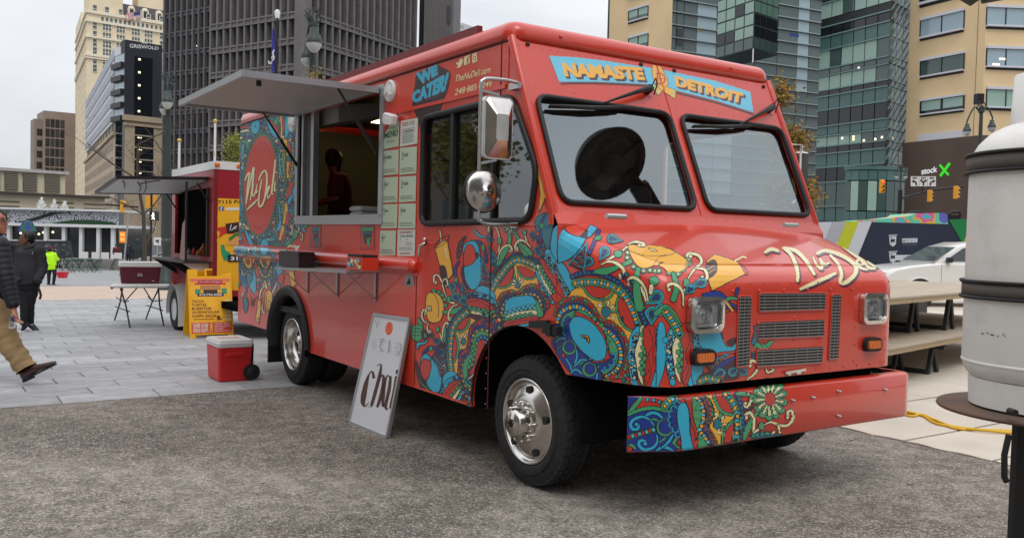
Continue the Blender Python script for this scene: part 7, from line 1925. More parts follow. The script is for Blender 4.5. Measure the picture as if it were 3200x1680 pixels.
def cloth_leg(b,J,g):
 P={k:J[k][0]for k in J};r_={k:J[k][1]for k in J};s_=P['hR']-P['hL'];s_.normalize();f=s_.cross(V_((0,0,1))).normalized();hm=(P['hL']+P['hR'])/2;hw=(P['hR']-P['hL']).length/2+r_['hL']
 b.loft([[hm+V_((0,0,z))+s_*(hw*w_+g)*cos(a_)+f*(r_['pelvis']*.86*w_+g)*sin(a_)for a_ in[2*PI*i/16 for i in range(16)]]for z,w_ in((.16,.92),(.08,1.0),(.0,1.02),(-.06,.95),(-.10,.7))],cap=True)
 for q in 'LR':
  C_=CM([P['h'+q],P['h'+q].lerp(P['k'+q],.5),P['k'+q],P['k'+q].lerp(P['a'+q],.5),P['a'+q]-V_((0,0,.02))],5);R_=[r_['h'+q],r_['h'+q]*.9,r_['k'+q],(r_['k'+q]+r_['a'+q])/2,r_['a'+q]]
  b.tube(C_,.05,14,radii=[(R_[min(int(i/5),4)]+(R_[min(int(i/5)+1,4)]-R_[min(int(i/5),4)])*(i%5)/5+g)*(1+.035*sin(i*1.7))for i in range(len(C_))])
def under(J):return{k:(J[k][0],J[k][1]*(.5 if k in('pelvis','waist','chest','hL','hR')else .8))for k in J}
def hand(b,wrist,d,palm_n,size=.19,curl_=.6,side_=1):
 """palm with four bent fingers and a thumb; d runs from the wrist to the fingertips"""
 d=V_(d).normalized();n_=V_(palm_n);n_=(n_-d*n_.dot(d)).normalized();s_=d.cross(n_)*side_;w=V_(wrist);k=size/.19
 b.loft([[w+d*t*k+s_*cos(a_)*wd*k+n_*sin(a_)*th*k for a_ in[2*PI*i/10 for i in range(10)]]for t,wd,th in((-.01,.026,.020),(.03,.038,.017),(.075,.044,.015),(.10,.040,.012))],cap=True)
 for i,L_ in enumerate((.075,.085,.08,.062)):
  p=w+d*.092*k+s_*(-.030+.02*i)*k;pts=[p];dd=d.copy()
  for j,f in enumerate((.45,.32,.26)):dd=(dd*cos(curl_)+n_*sin(curl_)).normalized()if j else(dd+n_*curl_*.5).normalized();p=p+dd*L_*f*k;pts.append(p)
  b.tube(pts,.0085*k,6,radii=[.0095*k,.009*k,.008*k,.006*k])
 p=w+d*.025*k-s_*.03*k;b.tube([p,p-s_*.025*k+d*.03*k+n_*.01*k,p-s_*.022*k+d*.06*k+n_*.03*k],.01*k,6,radii=[.013*k,.0115*k,.008*k])
def head(b,c,f,h=.23):
 """head joined to the body; f = facing direction; returns local axes"""
 f=V_(f).normalized();up=V_((0,0,1));s_=f.cross(up).normalized();up=s_.cross(f);r_=h/2;c=V_(c)
 rg=[]
 for(z,fw,bw,wd,off)in((-1.0,.35,.10,.30,.42),(-.85,.42,.30,.45,.32),(-.6,.66,.55,.56,.12),(-.3,.72,.72,.62,.06),(.0,.72,.82,.66,.0),(.3,.72,.86,.67,.0),(.6,.62,.80,.60,-.02),(.85,.40,.56,.40,-.05),(.97,.15,.25,.18,-.08),(1.0,.01,.01,.01,-.08)):
  rg.append([c+up*z*r_+f*((fw if cos(a_)>0 else bw)*cos(a_)+off)*r_+s_*sin(a_)*wd*r_ for a_ in[2*PI*i/16 for i in range(16)]])
 b.loft(rg,cap=True)
 b.loft([[c+up*z*r_+f*(.70+o)*r_+s_*x*r_ for x,o in((-wd,-.04),(-wd*.5,pr_*.7),(0,pr_),(wd*.5,pr_*.7),(wd,-.04))]for z,wd,pr_ in((.18,.08,.04),(-.05,.11,.14),(-.24,.17,.24),(-.32,.15,.06))],closed=False)
 for q in(-1,1):b.ball(c+s_*q*r_*.68-f*.04*r_-up*.05*r_,r_*.09,r_*.16,r_*.24,8,6)
 return c,f,s_,up,r_
def face_parts(ax,parent,lip,brow=(.02,.015,.012)):
 c,f,s_,up,r_=ax;m_=mat('eye_dark',(.015,.012,.01),rgh=.2);w_=mat('eye_white',(.6,.58,.55),rgh=.3)
 for q in(-1,1):
  b=B();b.ball(c+f*.66*r_+s_*q*.27*r_+up*.06*r_,.085*r_,.085*r_,.05*r_,8,5);b.cur=1;b.ball(c+f*.735*r_+s_*q*.27*r_+up*.06*r_,.035*r_,seg=6,rings=4);b.mk('eye',[w_,m_],parent)
  b=B();b.tube([c+f*.70*r_+s_*q*.12*r_+up*.20*r_,c+f*.71*r_+s_*q*.28*r_+up*.25*r_,c+f*.60*r_+s_*q*.45*r_+up*.19*r_],.03*r_,5);b.mk('eyebrow',mat('brow',brow),parent)
 b=B();b.tube([c+f*.70*r_-s_*.2*r_-up*.50*r_,c+f*.785*r_-up*.49*r_,c+f*.70*r_+s_*.2*r_-up*.50*r_],.045*r_,6);b.mk('lips',mat('lip',lip,rgh=.4),parent)
def shoe(b,ankle,toe,heel_up=.0,w=.045,ht=.075,sole=None):
 """shoe from ankle joint to toe point; sole thickness along the lower edge"""
 a_=V_(ankle);t_=V_(toe);d=(t_-a_);u=V_((0,0,1));d.normalize();s_=d.cross(u).normalized();u=s_.cross(d).normalized();L_=(t_-a_).length
 rg=[]
 for f,wd,h0,h1 in((-.42,.6,.0,.75),(-.36,.82,-.02,1.0),(-.05,.9,-.02,1.12),(.2,.95,-.02,.92),(.5,1.1,-.02,.68),(.8,1.05,.0,.48),(.97,.7,.05,.32),(1.03,.3,.1,.22)):
  c=a_+d*L_*f-u*ht*.75;rg.append([c+s_*w*wd*x+u*ht*(h0+(h1-h0)*z)for x,z in((-.8,0),(-1,.15),(-.95,.5),(-.6,.9),(0,1),(.6,.9),(.95,.5),(1,.15),(.8,0))])
 b.loft(rg,cap=True)
def put(u,v,D,dz=.0):return atd(u,v,D+dz)

# ---- woman in a black hoodie
D=14.35;g=ground(93,1026);K_=lambda x,y:(0+x*.4732,600+y*.4734)
def WP(x,y,dz,r_):return(atd(*K_(x,y),D+dz),r_)
J={'pelvis':WP(190,570,0,.155),'waist':WP(185,500,0,.175),'chest':WP(182,410,0,.165),'neck':WP(188,345,.0,.06),'skull':WP(183,320,0,.055),'sL':WP(105,385,-.02,.085),'eL':WP(92,490,.0,.07),'wL':WP(140,590,-.16,.05),'sR':WP(255,390,.0,.085),'eR':WP(278,500,.02,.07),'wR':WP(243,592,-.12,.05),'hL':WP(155,610,0,.10),'kL':WP(165,740,-.03,.070),'aL':WP(160,868,-.02,.045),'hR':WP(215,610,0,.10),'kR':WP(195,740,.04,.070),'aR':WP(200,858,.10,.045)}
pw_=TH('person','woman in black hoodie and trousers standing with hands in her pockets','person',g)
M_SKD=mat('brown_skin',rgb(116,76,56),rgh=.5);M_HOOD=mat('black_hoodie',rgb(46,45,48),rgh=.9,var=.25,vsc=6,bump=.5,bscale=9);M_LEG=mat('black_leggings',rgb(24,24,28),rgh=.85,bump=.3,bscale=10)
fd=(-IMR*.8-IMF*.6).normalized()
b=B();b.add(*skin_mesh(under(J),LIMBS,'pelvis',2),True);axh=head(b,atd(*K_(172,308),D),fd,.245);b.mk('body',M_SKD,pw_)
face_parts(axh,pw_,rgb(112,60,54))
b=B();cloth_top(b,J,.018,.03);b.mk('hoodie',M_HOOD,pw_)
b=B();cloth_leg(b,J,.010);b.mk('trousers',M_LEG,pw_)
b=B();c,f,s_,up,r_=axh;b.ball(c+up*.25*r_-f*.28*r_,r_*.92,r_*.80,r_*.92,14,10);b.ball(c-f*.5*r_-up*.35*r_+s_*.1*r_,r_*.62,r_*.7,r_*.8,12,8)
for k in range(26):a_=rnd.random()*6.28;b.tube([c-f*.35*r_+up*.6*r_+s_*cos(a_)*.5*r_-f*abs(sin(a_))*.4*r_,c-f*.8*r_+s_*cos(a_)*.72*r_,c-f*.7*r_-up*(.7+.3*rnd.random())*r_+s_*cos(a_)*.62*r_],.05*r_,5)
b.mk('hair',mat('black_hair',(.008,.007,.007),rgh=.55),pw_)
b=B();nk=J['neck'][0];b.tube([nk+s_*cos(a_)*.115+f*sin(a_)*.10+V_((0,0,-.045-.05*sin(a_)))for a_ in[2*PI*i/16 for i in range(18)]],.035,7,cap=False);b.mk('hood',M_HOOD,pw_)
b=B();q=atd(*K_(212,408),D-.21);b.bar(q,q+V_((0,0,.03))+IMR*.012,.012,.004);b.mk('chest_mark',M_WHITE,pw_)
for an,tx,ty in(('aL',127,900),('aR',262,882)):
 a_=J[an][0];to=atd(*K_(tx,ty),D-(.03 if an=='aL' else-.02));a2_=V_((a_.x,a_.y,max(a_.z,g.z+.085)));t2_=V_((to.x,to.y,g.z+.05));b=B();shoe(b,a2_,t2_,w=.05,ht=.085);sh_=b.mk('shoe',mat('navy_trainer',rgb(30,36,56),rgh=.7),pw_)
 d_=(t2_-a2_);d_.z=0;b=B();L_=d_.length;d_.normalize();sd=V_((-d_.y,d_.x,0));c_=V_((a2_.x,a2_.y,g.z))+d_*L_*.3;b.PZ([c_+d_*L_*x+sd*y for x,y in((-.72,-.035),(-.75,0),(-.72,.035),(.1,.05),(.5,.052),(.7,.03),(.7,-.03),(.5,-.052),(.1,-.05))],(0,0,.028));b.mk('sole',M_WHITE,sh_)
 b=B();p=a2_+d_*L_*.15-V_((0,0,.01));b.tube([p-sd*.051-V_((0,0,.01)),p-sd*.053+d_*.05-V_((0,0,.03)),p-sd*.053+d_*.10-V_((0,0,.012))],.006,5);b.mk('side_stripe',M_WHITE,sh_)
b=B();q=atd(*K_(250,625),D-.16);b.tube([q,q+IMR*.03-V_((0,0,.06)),q+IMR*.05-V_((0,0,.14)),q+IMR*.03-V_((0,0,.20))],.018,6);tag(b.mk('key_strap',M_BLK,pw_))

# ---- man striding in from the left edge
D=8.72
def MP(u,v,dz,r_):return(atd(u,v,D+dz),r_)
J={'pelvis':MP(-22,950,0,.125),'waist':MP(-20,880,0,.13),'chest':MP(-14,790,0,.145),'neck':MP(-18,728,0,.06),'skull':MP(-14,700,0,.055),'sL':MP(-16,768,.19,.07),'eL':MP(-60,870,.26,.055),'wL':MP(-30,950,.24,.036),'sR':MP(-4,768,-.19,.075),'eR':MP(18,868,-.24,.060),'wR':MP(44,962,-.26,.036),'hL':MP(-28,965,.09,.10),'kL':MP(-60,1080,.09,.07),'aL':MP(-150,1150,.09,.045),'hR':MP(-14,965,-.09,.105),'kR':MP(28,1070,-.09,.078),'aR':MP(82,1152,-.09,.048)}
gm=ground(75,1190);pm=TH('person','man in black padded jacket, khaki trousers and brown shoes striding in with a bottle','person',gm)
M_SKL=mat('tan_skin',rgb(186,128,104),rgh=.5);M_PUFF=mat('black_padded_nylon',rgb(26,28,36),rgh=.6,var=.2,vsc=5);M_KHAKI=mat('khaki_cotton',rgb(158,132,94),rgh=.9,var=.14,vsc=7,bump=.8,bscale=7)
b=B();b.add(*skin_mesh(under(J),LIMBS,'pelvis',2),True);axm=head(b,atd(-12,690,D),IMR+IMF*.05,.25)
hd=(J['wR'][0]-J['eR'][0]).normalized();hand(b,J['wR'][0]+hd*.01,hd+V_((0,0,-.35)),IMR*.9+IMF*.1,.19,.75,-1);b.mk('body',M_SKL,pm);face_parts(axm,pm,rgb(160,96,84))
c,f,s_,up,r_=axm;b=B();b.ball(c+up*.34*r_-f*.16*r_,r_*.92,r_*.74,r_*.74,14,10);b.mk('hair',mat('dark_hair',(.012,.010,.010),rgh=.6),pm)
b=B()
for q in(-1,1):e_=c+f*.80*r_+s_*q*.28*r_+up*.05*r_;b.tube([e_+s_*cos(a_)*.2*r_+up*sin(a_)*.16*r_ for a_ in[2*PI*i/12 for i in range(14)]],.025*r_,5,cap=False);b.bar(e_+s_*q*.2*r_,c+s_*q*.7*r_+up*.05*r_,.05*r_)
b.mk('glasses',M_BLK,pm)
def quilted(P0,P1,r0,r1,n,bd_):
 """padded tube: rolls of down between stitched seams"""
 P0=V_(P0);P1=V_(P1);pts=[];rr=[]
 for i in range(n*4+1):f=i/(n*4);pts.append(P0.lerp(P1,f));rr.append((r0+(r1-r0)*f)*(.955+.06*abs(sin(PI*f*n))**.6))
 bd_.tube(pts,r0,16,radii=rr)
b=B();cloth_top(b,J,.0)
quilted(J['sR'][0]+V_((0,0,.02)),J['eR'][0],.098,.082,6,b);quilted(J['eR'][0],J['wR'][0]-hd*.015,.080,.058,6,b);b.ball(J['eR'][0],.077,seg=14,rings=8);b.ball(J['sR'][0],.105,.10,.10,14,8)
quilted(J['chest'][0]+V_((0,0,.10)),J['pelvis'][0]-V_((0,0,.0)),.185,.17,9,b);b.mk('padded_jacket',M_PUFF,pm)
b=B();q=atd(30,722+25,D-.2);b.tube([atd(6,742,D-.27),atd(12,736,D-.28),atd(17,742,D-.28)],.008,5);b.mk('jacket_mark',mat('jacket_grey',(.25,.26,.3)),pm)
# trousers with folds: a draped tube per leg
def trouser(bd_,pts,rad_,folds,seed):
 r_=random.Random(seed);P=CM(pts,9);n=len(P);vs=[];m_=22
 for i,p in enumerate(P):
  f=i/(n-1)*(len(rad_)-1);k=min(int(f),len(rad_)-2);rr=rad_[k]+(rad_[k+1]-rad_[k])*(f-k);d=(P[min(i+1,n-1)]-P[max(i-1,0)]).normalized();_,a_,t_=basis(d,IMF);row_=[]
  for j in range(m_):
   an=2*PI*j/m_;w_=sum(am*sin(fr_*i/n*6.28+ph+kk*an)for am,fr_,ph,kk in folds);row_.append(p+(a_*cos(an)+t_*sin(an))*rr*(1+w_*(.3+i/n)))
  vs.append(row_)
 bd_.loft(vs,cap=False)
b=B();fo=((.05,4.3,.4,1),(.035,7.1,1.2,2),(.03,9.7,2.2,-1))
b.ball((J['hL'][0]+J['hR'][0])/2+V_((0,0,.04)),.15,.20,.15,16,10)
trouser(b,[J['hR'][0]+V_((0,0,.05)),J['hR'][0].lerp(J['kR'][0],.5),J['kR'][0],J['kR'][0].lerp(J['aR'][0],.55),J['aR'][0]-V_((0,0,.0))+IMR*.0],[.125,.118,.105,.098,.098],fo,1)
trouser(b,[J['hL'][0]+V_((0,0,.05)),J['hL'][0].lerp(J['kL'][0],.5),J['kL'][0],J['kL'][0].lerp(J['aL'][0],.55),J['aL'][0]],[.125,.115,.10,.092,.09],fo,2);b.mk('trousers',M_KHAKI,pm)
M_SHOE=mat('brown_leather',rgb(62,32,30),rgh=.35,coat=.3)
heel=atd(76,1186,D-.09);toe=atd(178,1136,D-.10);d_=(toe-heel).normalized();u_=(IMF*-1).cross(d_);u_=u_ if u_.z>0 else-u_
b=B();rg=[];L_=(toe-heel).length
for f,w_,h0,h1 in((-.03,.5,.10,.22),(.0,.8,.02,.30),(.10,.95,.0,.34),(.26,.9,.02,.345),(.42,.95,.05,.27),(.60,1.05,.04,.20),(.80,1.0,.03,.15),(.94,.7,.035,.115),(1.0,.25,.05,.085)):
 cc_=heel+d_*L_*f;rg.append([cc_+IMF*.044*w_*x+u_*L_*(h0+(h1-h0)*z)for x,z in((-.8,0),(-1,.15),(-.92,.5),(-.55,.9),(0,1),(.55,.9),(.92,.5),(1,.15),(.8,0))])
b.loft(rg,cap=True);sh_=b.mk('shoe',M_SHOE,pm)
b=B();b.PZ([heel+d_*L_*f+IMF*w_-u_*.004 for f,w_ in((-.01,-.03),(.26,-.042),(.6,-.048),(.85,-.044),(.99,-.012),(.99,.012),(.85,.044),(.6,.048),(.26,.042),(-.01,.03))],u_*.012);b.PZ([heel+d_*L_*f+IMF*w_-u_*.022 for f,w_ in((-.02,-.032),(.24,-.04),(.24,.04),(-.02,.032))],u_*.018);b.mk('sole',M_BLK,sh_)
a_=J['aL'][0];b=B();shoe(b,a_,a_+IMR*.16-V_((0,0,.13)),w=.045);b.mk('shoe',M_SHOE,pm)
# water bottle in his hand
wb=J['wR'][0]+hd*.07+IMR*.030-IMF*.0;top_=atd(45,975,D-.28);bot=atd(36,1024,D-.25);ax_=(top_-bot);Lb=ax_.length
bt=TH('water_bottle','clear plastic water bottle with blue label held by the striding man','bottle',bot)
M_PET=glass_mat('clear_bottle',tint=(.88,.91,.94),refl=.10,rgh=.05);b=B();b.LA(bot,ax_,[(0,.024),(.008,.031),(Lb*.25,.031),(Lb*.3,.0295),(Lb*.36,.031),(Lb*.62,.031),(Lb*.85,.018),(Lb*.92,.0125),(Lb,.0125)],18);b.mk('bottle_body',M_PET,bt)
b=B();b.LA(bot,ax_,[(Lb*.50,.0318),(Lb*.70,.0295)],18,cap=False);b.mk('label',mat('bottle_label',rgb(40,60,120),rgh=.4),bt);b=B();b.LA(bot,ax_,[(Lb*.94,.0145),(Lb*1.02,.0145)],12);b.mk('cap',M_WHITE,bt)

# ---- worker in yellow-green jacket, back turned
gh=ground(158,891);D=(gh-EYE).dot(ray(1600,840)/ray(1600,840).length**2)if False else 34.0
Q=lambda x,y:(x*.2071,620+y*.2071)
def HP(x,y,dz,r_):return(atd(*Q(x,y),D+dz),r_)
J={'pelvis':HP(780,1030,0,.135),'waist':HP(778,970,0,.14),'chest':HP(768,870,0,.15),'neck':HP(760,805,0,.06),'skull':HP(758,780,0,.055),'sL':HP(712,850,0,.07),'eL':HP(712,930,-.08,.06),'wL':HP(730,1000,-.15,.04),'sR':HP(822,850,0,.07),'eR':HP(845,920,.05,.06),'wR':HP(885,912,.12,.042),'hL':HP(745,1050,0,.085),'kL':HP(738,1160,0,.062),'aL':HP(735,1280,0,.042),'hR':HP(815,1050,0,.085),'kR':HP(825,1150,-.02,.062),'aR':HP(808,1270,0,.042)}
gz_=atd(*Q(760,1305),D).z;ph=TH('person','worker in bright yellow-green jacket, back turned, carrying a red basket','person',(gh.x,gh.y,gz_))
b=B();b.add(*skin_mesh(under(J),LIMBS,'pelvis',1),True);axw=head(b,atd(*Q(757,762),D),IMF+IMR*.4,.24);hand(b,J['wR'][0],IMR+V_((0,0,-.5)),IMF,.18,.7);b.mk('body',M_SKD,ph)
M_HV=mat('hi_vis_yellow',rgb(186,255,20),rgh=.7,emit=rgb(150,255,10),estr=.0);b=B();cloth_top(b,J,.02,.05);b.mk('jacket',M_HV,ph)
b=B();cloth_leg(b,J,.008);b.mk('trousers',mat('navy_trousers',rgb(28,32,44),rgh=.85),ph)
b=B();c,f,s_,up,r_=axw;b.ball(c+up*.42*r_-f*.1*r_,r_*.85,r_*.8,r_*.65,12,8);b.mk('cap',mat('maroon_cap',rgb(84,40,44),rgh=.8),ph);b=B();b.ball(c-f*.3*r_-up*.2*r_,r_*.75,r_*.72,r_*.6,10,8);b.mk('hair',mat('black_hair',(.008,.007,.007),rgh=.55),ph)
for an,dx in(('aL',1),('aR',1)):a_=J[an][0];a_=V_((a_.x,a_.y,gz_+.07));b=B();shoe(b,a_,a_+IMR*.14-IMF*.08-V_((0,0,.03)));b.mk('shoe',M_BLK,ph)
bk=[atd(*Q(x,y),D-.1)for x,y in((878,1110),(1008,1105),(992,1190),(900,1198))];cb_=sum(bk,V_())/4;t=TH('shopping_basket','red plastic basket carried low by the worker in yellow-green','basket',cb_)
w0,w1=(bk[1]-bk[0]).length/2,(bk[2]-bk[3]).length/2;zt_,zb_=bk[0].z,bk[3].z;b=B();rg=[]
for z_,w_,dd in((zb_,w1,.13),(zt_,w0,.19)):rg.append([V_((cb_.x,cb_.y,z_))+IMR*p[0]+IMF*p[1]for p in rrect(-w_,-dd,w_,dd,.03)])
b.loft(rg,smooth=False);b.add(rg[0],[tuple(range(len(rg[0])))],False);b.mk('basket_body',mat('red_basket',rgb(216,40,56),rgh=.4),t);b=B();b.tube([p for p in rg[1]]+rg[1][:1],.014,5,cap=False);b.mk('basket_rim',mat('red_basket',rgb(216,40,56),rgh=.4),t)
hp_=J['wR'][0];b=B();b.tube([V_((cb_.x,cb_.y,zt_))-IMR*w0,hp_-V_((0,0,.10)),V_((cb_.x,cb_.y,zt_))+IMR*w0],.010,5);b.mk('basket_handle',M_GREYP,t)

# ---- cook inside the hatch
V3=lambda x,y:(560+x*.41429,180+y*.41429)
def CP(x,y,xx,r_):return(at(*V3(x,y),'x',xx),r_)
J={'pelvis':CP(1215,1210,.64,.12),'waist':CP(1215,1120,.64,.115),'chest':CP(1210,990,.64,.125),'neck':CP(1190,865,.64,.05),'skull':CP(1172,815,.64,.05),'sL':CP(1190,925,.52,.06),'eL':CP(1190,1060,.49,.048),'wL':CP(1060,1090,.48,.03),'sR':CP(1225,925,.76,.06),'eR':CP(1200,1060,.77,.048),'wR':CP(1090,1095,.74,.03),'hL':CP(1205,1260,.58,.085),'kL':CP(1205,1520,.58,.06),'aL':CP(1205,1790,.58,.04),'hR':CP(1225,1260,.70,.085),'kR':CP(1225,1520,.70,.06),'aR':CP(1225,1790,.70,.04)}
for k in J:
 if J[k][0].z<.84 and k[0]in 'ak':J[k]=(V_((J[k][0].x,J[k][0].y,.84 if k[0]=='a' else max(J[k][0].z,1.1))),J[k][1])
cdir=(V_((.1,1.0,-.1))).normalized();pk=TH('person','cook in maroon shirt and visor cap working inside the truck hatch','person',(J['pelvis'][0].x,J['pelvis'][0].y,.78))
b=B();b.add(*skin_mesh(under(J),LIMBS,'pelvis',2),True);axc=head(b,at(*V3(1165,775),'x',.64),cdir,.235)
for w_,sd in(('wL',1),('wR',-1)):hand(b,J[w_][0],V_((0,1,-.1)),V_((0,.1,-1)),.18,.4,sd)
b.mk('body',mat('light_skin',rgb(190,132,104),rgh=.5),pk);face_parts(axc,pk,rgb(150,86,80))
b=B();cloth_top(b,J,.012,.05,False);b.mk('shirt',mat('maroon_shirt',rgb(112,24,34),rgh=.85,bump=.4,bscale=10),pk);b=B();cloth_leg(b,J,.008);b.mk('trousers',M_LEG,pk)
c,f,s_,up,r_=axc;M_HR=mat('brown_hair',rgb(58,36,28),rgh=.5);b=B();b.ball(c-f*.2*r_+up*.1*r_,r_*.86,r_*.8,r_*.86,14,10);b.tube(CM([c-f*.8*r_+up*.4*r_,c-f*1.35*r_+up*.25*r_,c-f*1.5*r_-up*.6*r_,c-f*1.45*r_-up*1.7*r_],5),.03,8,radii=[.02,.028,.033,.036,.038,.04,.042,.042,.04,.038,.034,.03,.026,.02,.012,.006]);b.mk('hair',M_HR,pk)
b=B();rg=[[c+up*z*r_+(f*cos(a_)*.92+s_*sin(a_)*.80)*r_*k-f*.05*r_ for a_ in[2*PI*i/20 for i in range(20)]]for z,k in((.36,1.0),(.62,.95),(.9,.72),(1.05,.4),(1.1,.05))];b.loft(rg);b.mk('cap',mat('maroon_cap',rgb(104,34,40),rgh=.8),pk)
b=B();b.loft([[c+up*(.36-.12*abs(cos(a_))*0)*r_+(f*sin(a_)*.9+s_*cos(a_)*.78)*r_ for a_ in[PI*i/10 for i in range(11)]],[c+up*.12*r_+(f*(.30+sin(a_)*1.55)+s_*cos(a_)*.70)*r_ for a_ in[PI*i/10 for i in range(11)]]],closed=False);b.mk('visor',mat('tan_visor',rgb(206,176,130),rgh=.7),pk)

# ---- two far figures near the cafe
def far_person(u,vt,vb,D,lab,top_m,leg_m,sit=False):
 F_=lambda x,f:atd(u+x*(vb-vt),vt+(vb-vt)*f,D);h=(F_(0,0)-F_(0,1)).length;k=h/1.7
 J={'pelvis':(F_(0,.47),.13*k),'waist':(F_(0,.38),.125*k),'chest':(F_(0,.26),.14*k),'neck':(F_(0,.155),.055*k),'skull':(F_(0,.12),.05*k),'sL':(F_(-.115,.20),.06*k),'eL':(F_(-.15,.36),.05*k),'wL':(F_(-.12,.50),.035*k),'sR':(F_(.115,.20),.06*k),'eR':(F_(.15,.36),.05*k),'wR':(F_(.12,.50),.035*k),'hL':(F_(-.055,.5),.08*k),'kL':(F_(-.06,.73),.06*k),'aL':(F_(-.06,.96),.04*k),'hR':(F_(.055,.5),.08*k),'kR':(F_(.06,.73),.06*k),'aR':(F_(.06,.96),.04*k)}
 t=TH('person',lab,'person',F_(0,1));b=B();b.add(*skin_mesh(under(J),LIMBS,'pelvis',1),True);ax=head(b,F_(0,.07),IMF,.23*k);b.mk('body',M_SKL,t);b=B();cloth_top(b,J,.02,.05);b.mk('jacket',top_m,t);b=B();cloth_leg(b,J,.008);b.mk('trousers',leg_m,t);b=B();b.ball(ax[0]+V_((0,0,.25*ax[4]))-IMF*.25*ax[4],ax[4]*.85);b.mk('hair',mat('dark_hair',(.012,.010,.010),rgh=.6),t)
far_person(402,755,826,60,'distant figure in dark navy coat standing beyond the planter wall',mat('navy_coat',rgb(28,34,52),rgh=.8),M_LEG)
far_person(364,762,828,66,'distant figure in black and red beside the right end of the cafe',mat('wine_coat',rgb(96,30,36),rgh=.8),M_LEG)
# PRINTED ARTWORK ON THE TRUCK
# The design is drawn once on a flat sheet (palette indices), then cut into flat vinyl cells laid 2 mm above each panel.
import numpy as np
AW,AH=2900,1460
ART=np.zeros((AH,AW),np.uint8)
PAL=['','red','cyan','navy','green','gold','cream','ink','crimson','teal','plum','cuff','sky','brown','cyan2','shade']
PC={'red':RED,'cyan':rgb(48,180,214),'navy':rgb(36,60,146),'green':rgb(72,166,112),'gold':rgb(246,182,62),'cream':rgb(240,230,176),'ink':(.012,.012,.022),'crimson':rgb(204,54,40),'teal':rgb(30,120,140),'plum':rgb(74,34,58),'cuff':rgb(150,210,150),'sky':rgb(104,200,228),'brown':rgb(70,40,34),'cyan2':rgb(84,200,228),'shade':rgb(44,18,26)}
PM=[mat('vinyl_'+(k or 'none'),PC.get(k,RED),rgh=.38,coat=.45,spec=.5)for k in PAL]
ci={k:i for i,k in enumerate(PAL)}
FR={'A':(1280,680,.22187),'B':(1480,680,.2219),'C':(1700,680,.2071),'D':(1280,950,.2441),'E':(1720,900,.2441),'G':(2050,640,.45845),'H':(1960,1190,.2096),'I':(740,340,.2663),'J':(740,680,.2811),'Z':(1250,620,.4734),'Y':(1900,640,.5917),'N':(1600,60,.48828),'W':(1200,60,.4734),'S':(0,0,1),'K':(560,660,.5326)}
def TP(fr,pts):
 x0,y0,s_=FR[fr];return[(x0+x*s_,y0+y*s_)for x,y in pts]
def _fill(P,c):
 P=np.array(P,float);x0=max(0,int(P[:,0].min()));x1=min(AW-1,int(P[:,0].max())+1);y0=max(0,int(P[:,1].min()));y1=min(AH-1,int(P[:,1].max())+1)
 if x1<=x0 or y1<=y0:return
 X=np.arange(x0,x1+1)+.5;Y=(np.arange(y0,y1+1)+.5)[:,None];ins=np.zeros((y1-y0+1,x1-x0+1),bool)
 for i in range(len(P)):
  ax_,ay=P[i];bx_,by=P[i-1]
  if ay==by:continue
  cr_=(ay>Y)!=(by>Y);xi=(bx_-ax_)*(Y-ay)/(by-ay)+ax_;ins^=cr_&(X<xi)
 ART[y0:y1+1,x0:x1+1][ins]=c
def _seg(P,Wd,c):
 for i in range(len(P)-1):
  (ax_,ay),(bx_,by)=P[i],P[i+1];ra,rb=Wd[i]/2,Wd[i+1]/2;r_=max(ra,rb)
  x0=max(0,int(min(ax_,bx_)-r_-1));x1=min(AW-1,int(max(ax_,bx_)+r_+1));y0=max(0,int(min(ay,by)-r_-1));y1=min(AH-1,int(max(ay,by)+r_+1))
  if x1<=x0 or y1<=y0:continue
  X=np.arange(x0,x1+1)+.5;Y=(np.arange(y0,y1+1)+.5)[:,None];dx,dy=bx_-ax_,by-ay;L2=dx*dx+dy*dy+1e-9
  t=np.clip(((X-ax_)*dx+(Y-ay)*dy)/L2,0,1);D_=(X-ax_-t*dx)**2+(Y-ay-t*dy)**2;rr=ra+(rb-ra)*t
  ART[y0:y1+1,x0:x1+1][D_<=rr*rr]=c
def sm(P,closed,n=7):return[(p.x,p.y)for p in CM([(x,y,0)for x,y in P],n,closed)]if len(P)>2 else P
def PG(fr,pts,col,ol=2.6,smooth=True,n=6):
 P=TP(fr,pts)
 if smooth:P=sm(P,True,n)
 _fill(P,ci[col])
 if ol:_seg(P+[P[0]],[ol]*(len(P)+1),ci['ink'])
def ST(fr,pts,ws,col,ol=2.4,smooth=True,n=7):
 s_=FR[fr][2];P=TP(fr,pts)
 if smooth:P=sm(P,False,n)
 m_=len(P);Wd=[]
 for i in range(m_):
  f=i/(m_-1)*(len(ws)-1);k=min(int(f),len(ws)-2)if len(ws)>1 else 0;Wd.append((ws[k]+(ws[min(k+1,len(ws)-1)]-ws[k])*(f-k))*s_)
 if ol:_seg(P,[w+2*ol for w in Wd],ci['ink'])
 _seg(P,Wd,ci[col])
def line(fr,pts,w=2.2,col='ink',smooth=True):
 P=TP(fr,pts);P=sm(P,False)if smooth else P;_seg(P,[w]*len(P),ci[col])
def ell(cx,cy,rx,ry,rot=0,n=28):
 c_,s_=cos(R(rot)),sin(R(rot));return[(cx+rx*cos(2*PI*i/n)*c_-ry*sin(2*PI*i/n)*s_,cy+rx*cos(2*PI*i/n)*s_+ry*sin(2*PI*i/n)*c_)for i in range(n)]
def OV(fr,cx,cy,rx,ry,rot,col,ol=2.4):PG(fr,ell(cx,cy,rx,ry,rot),col,ol,False)
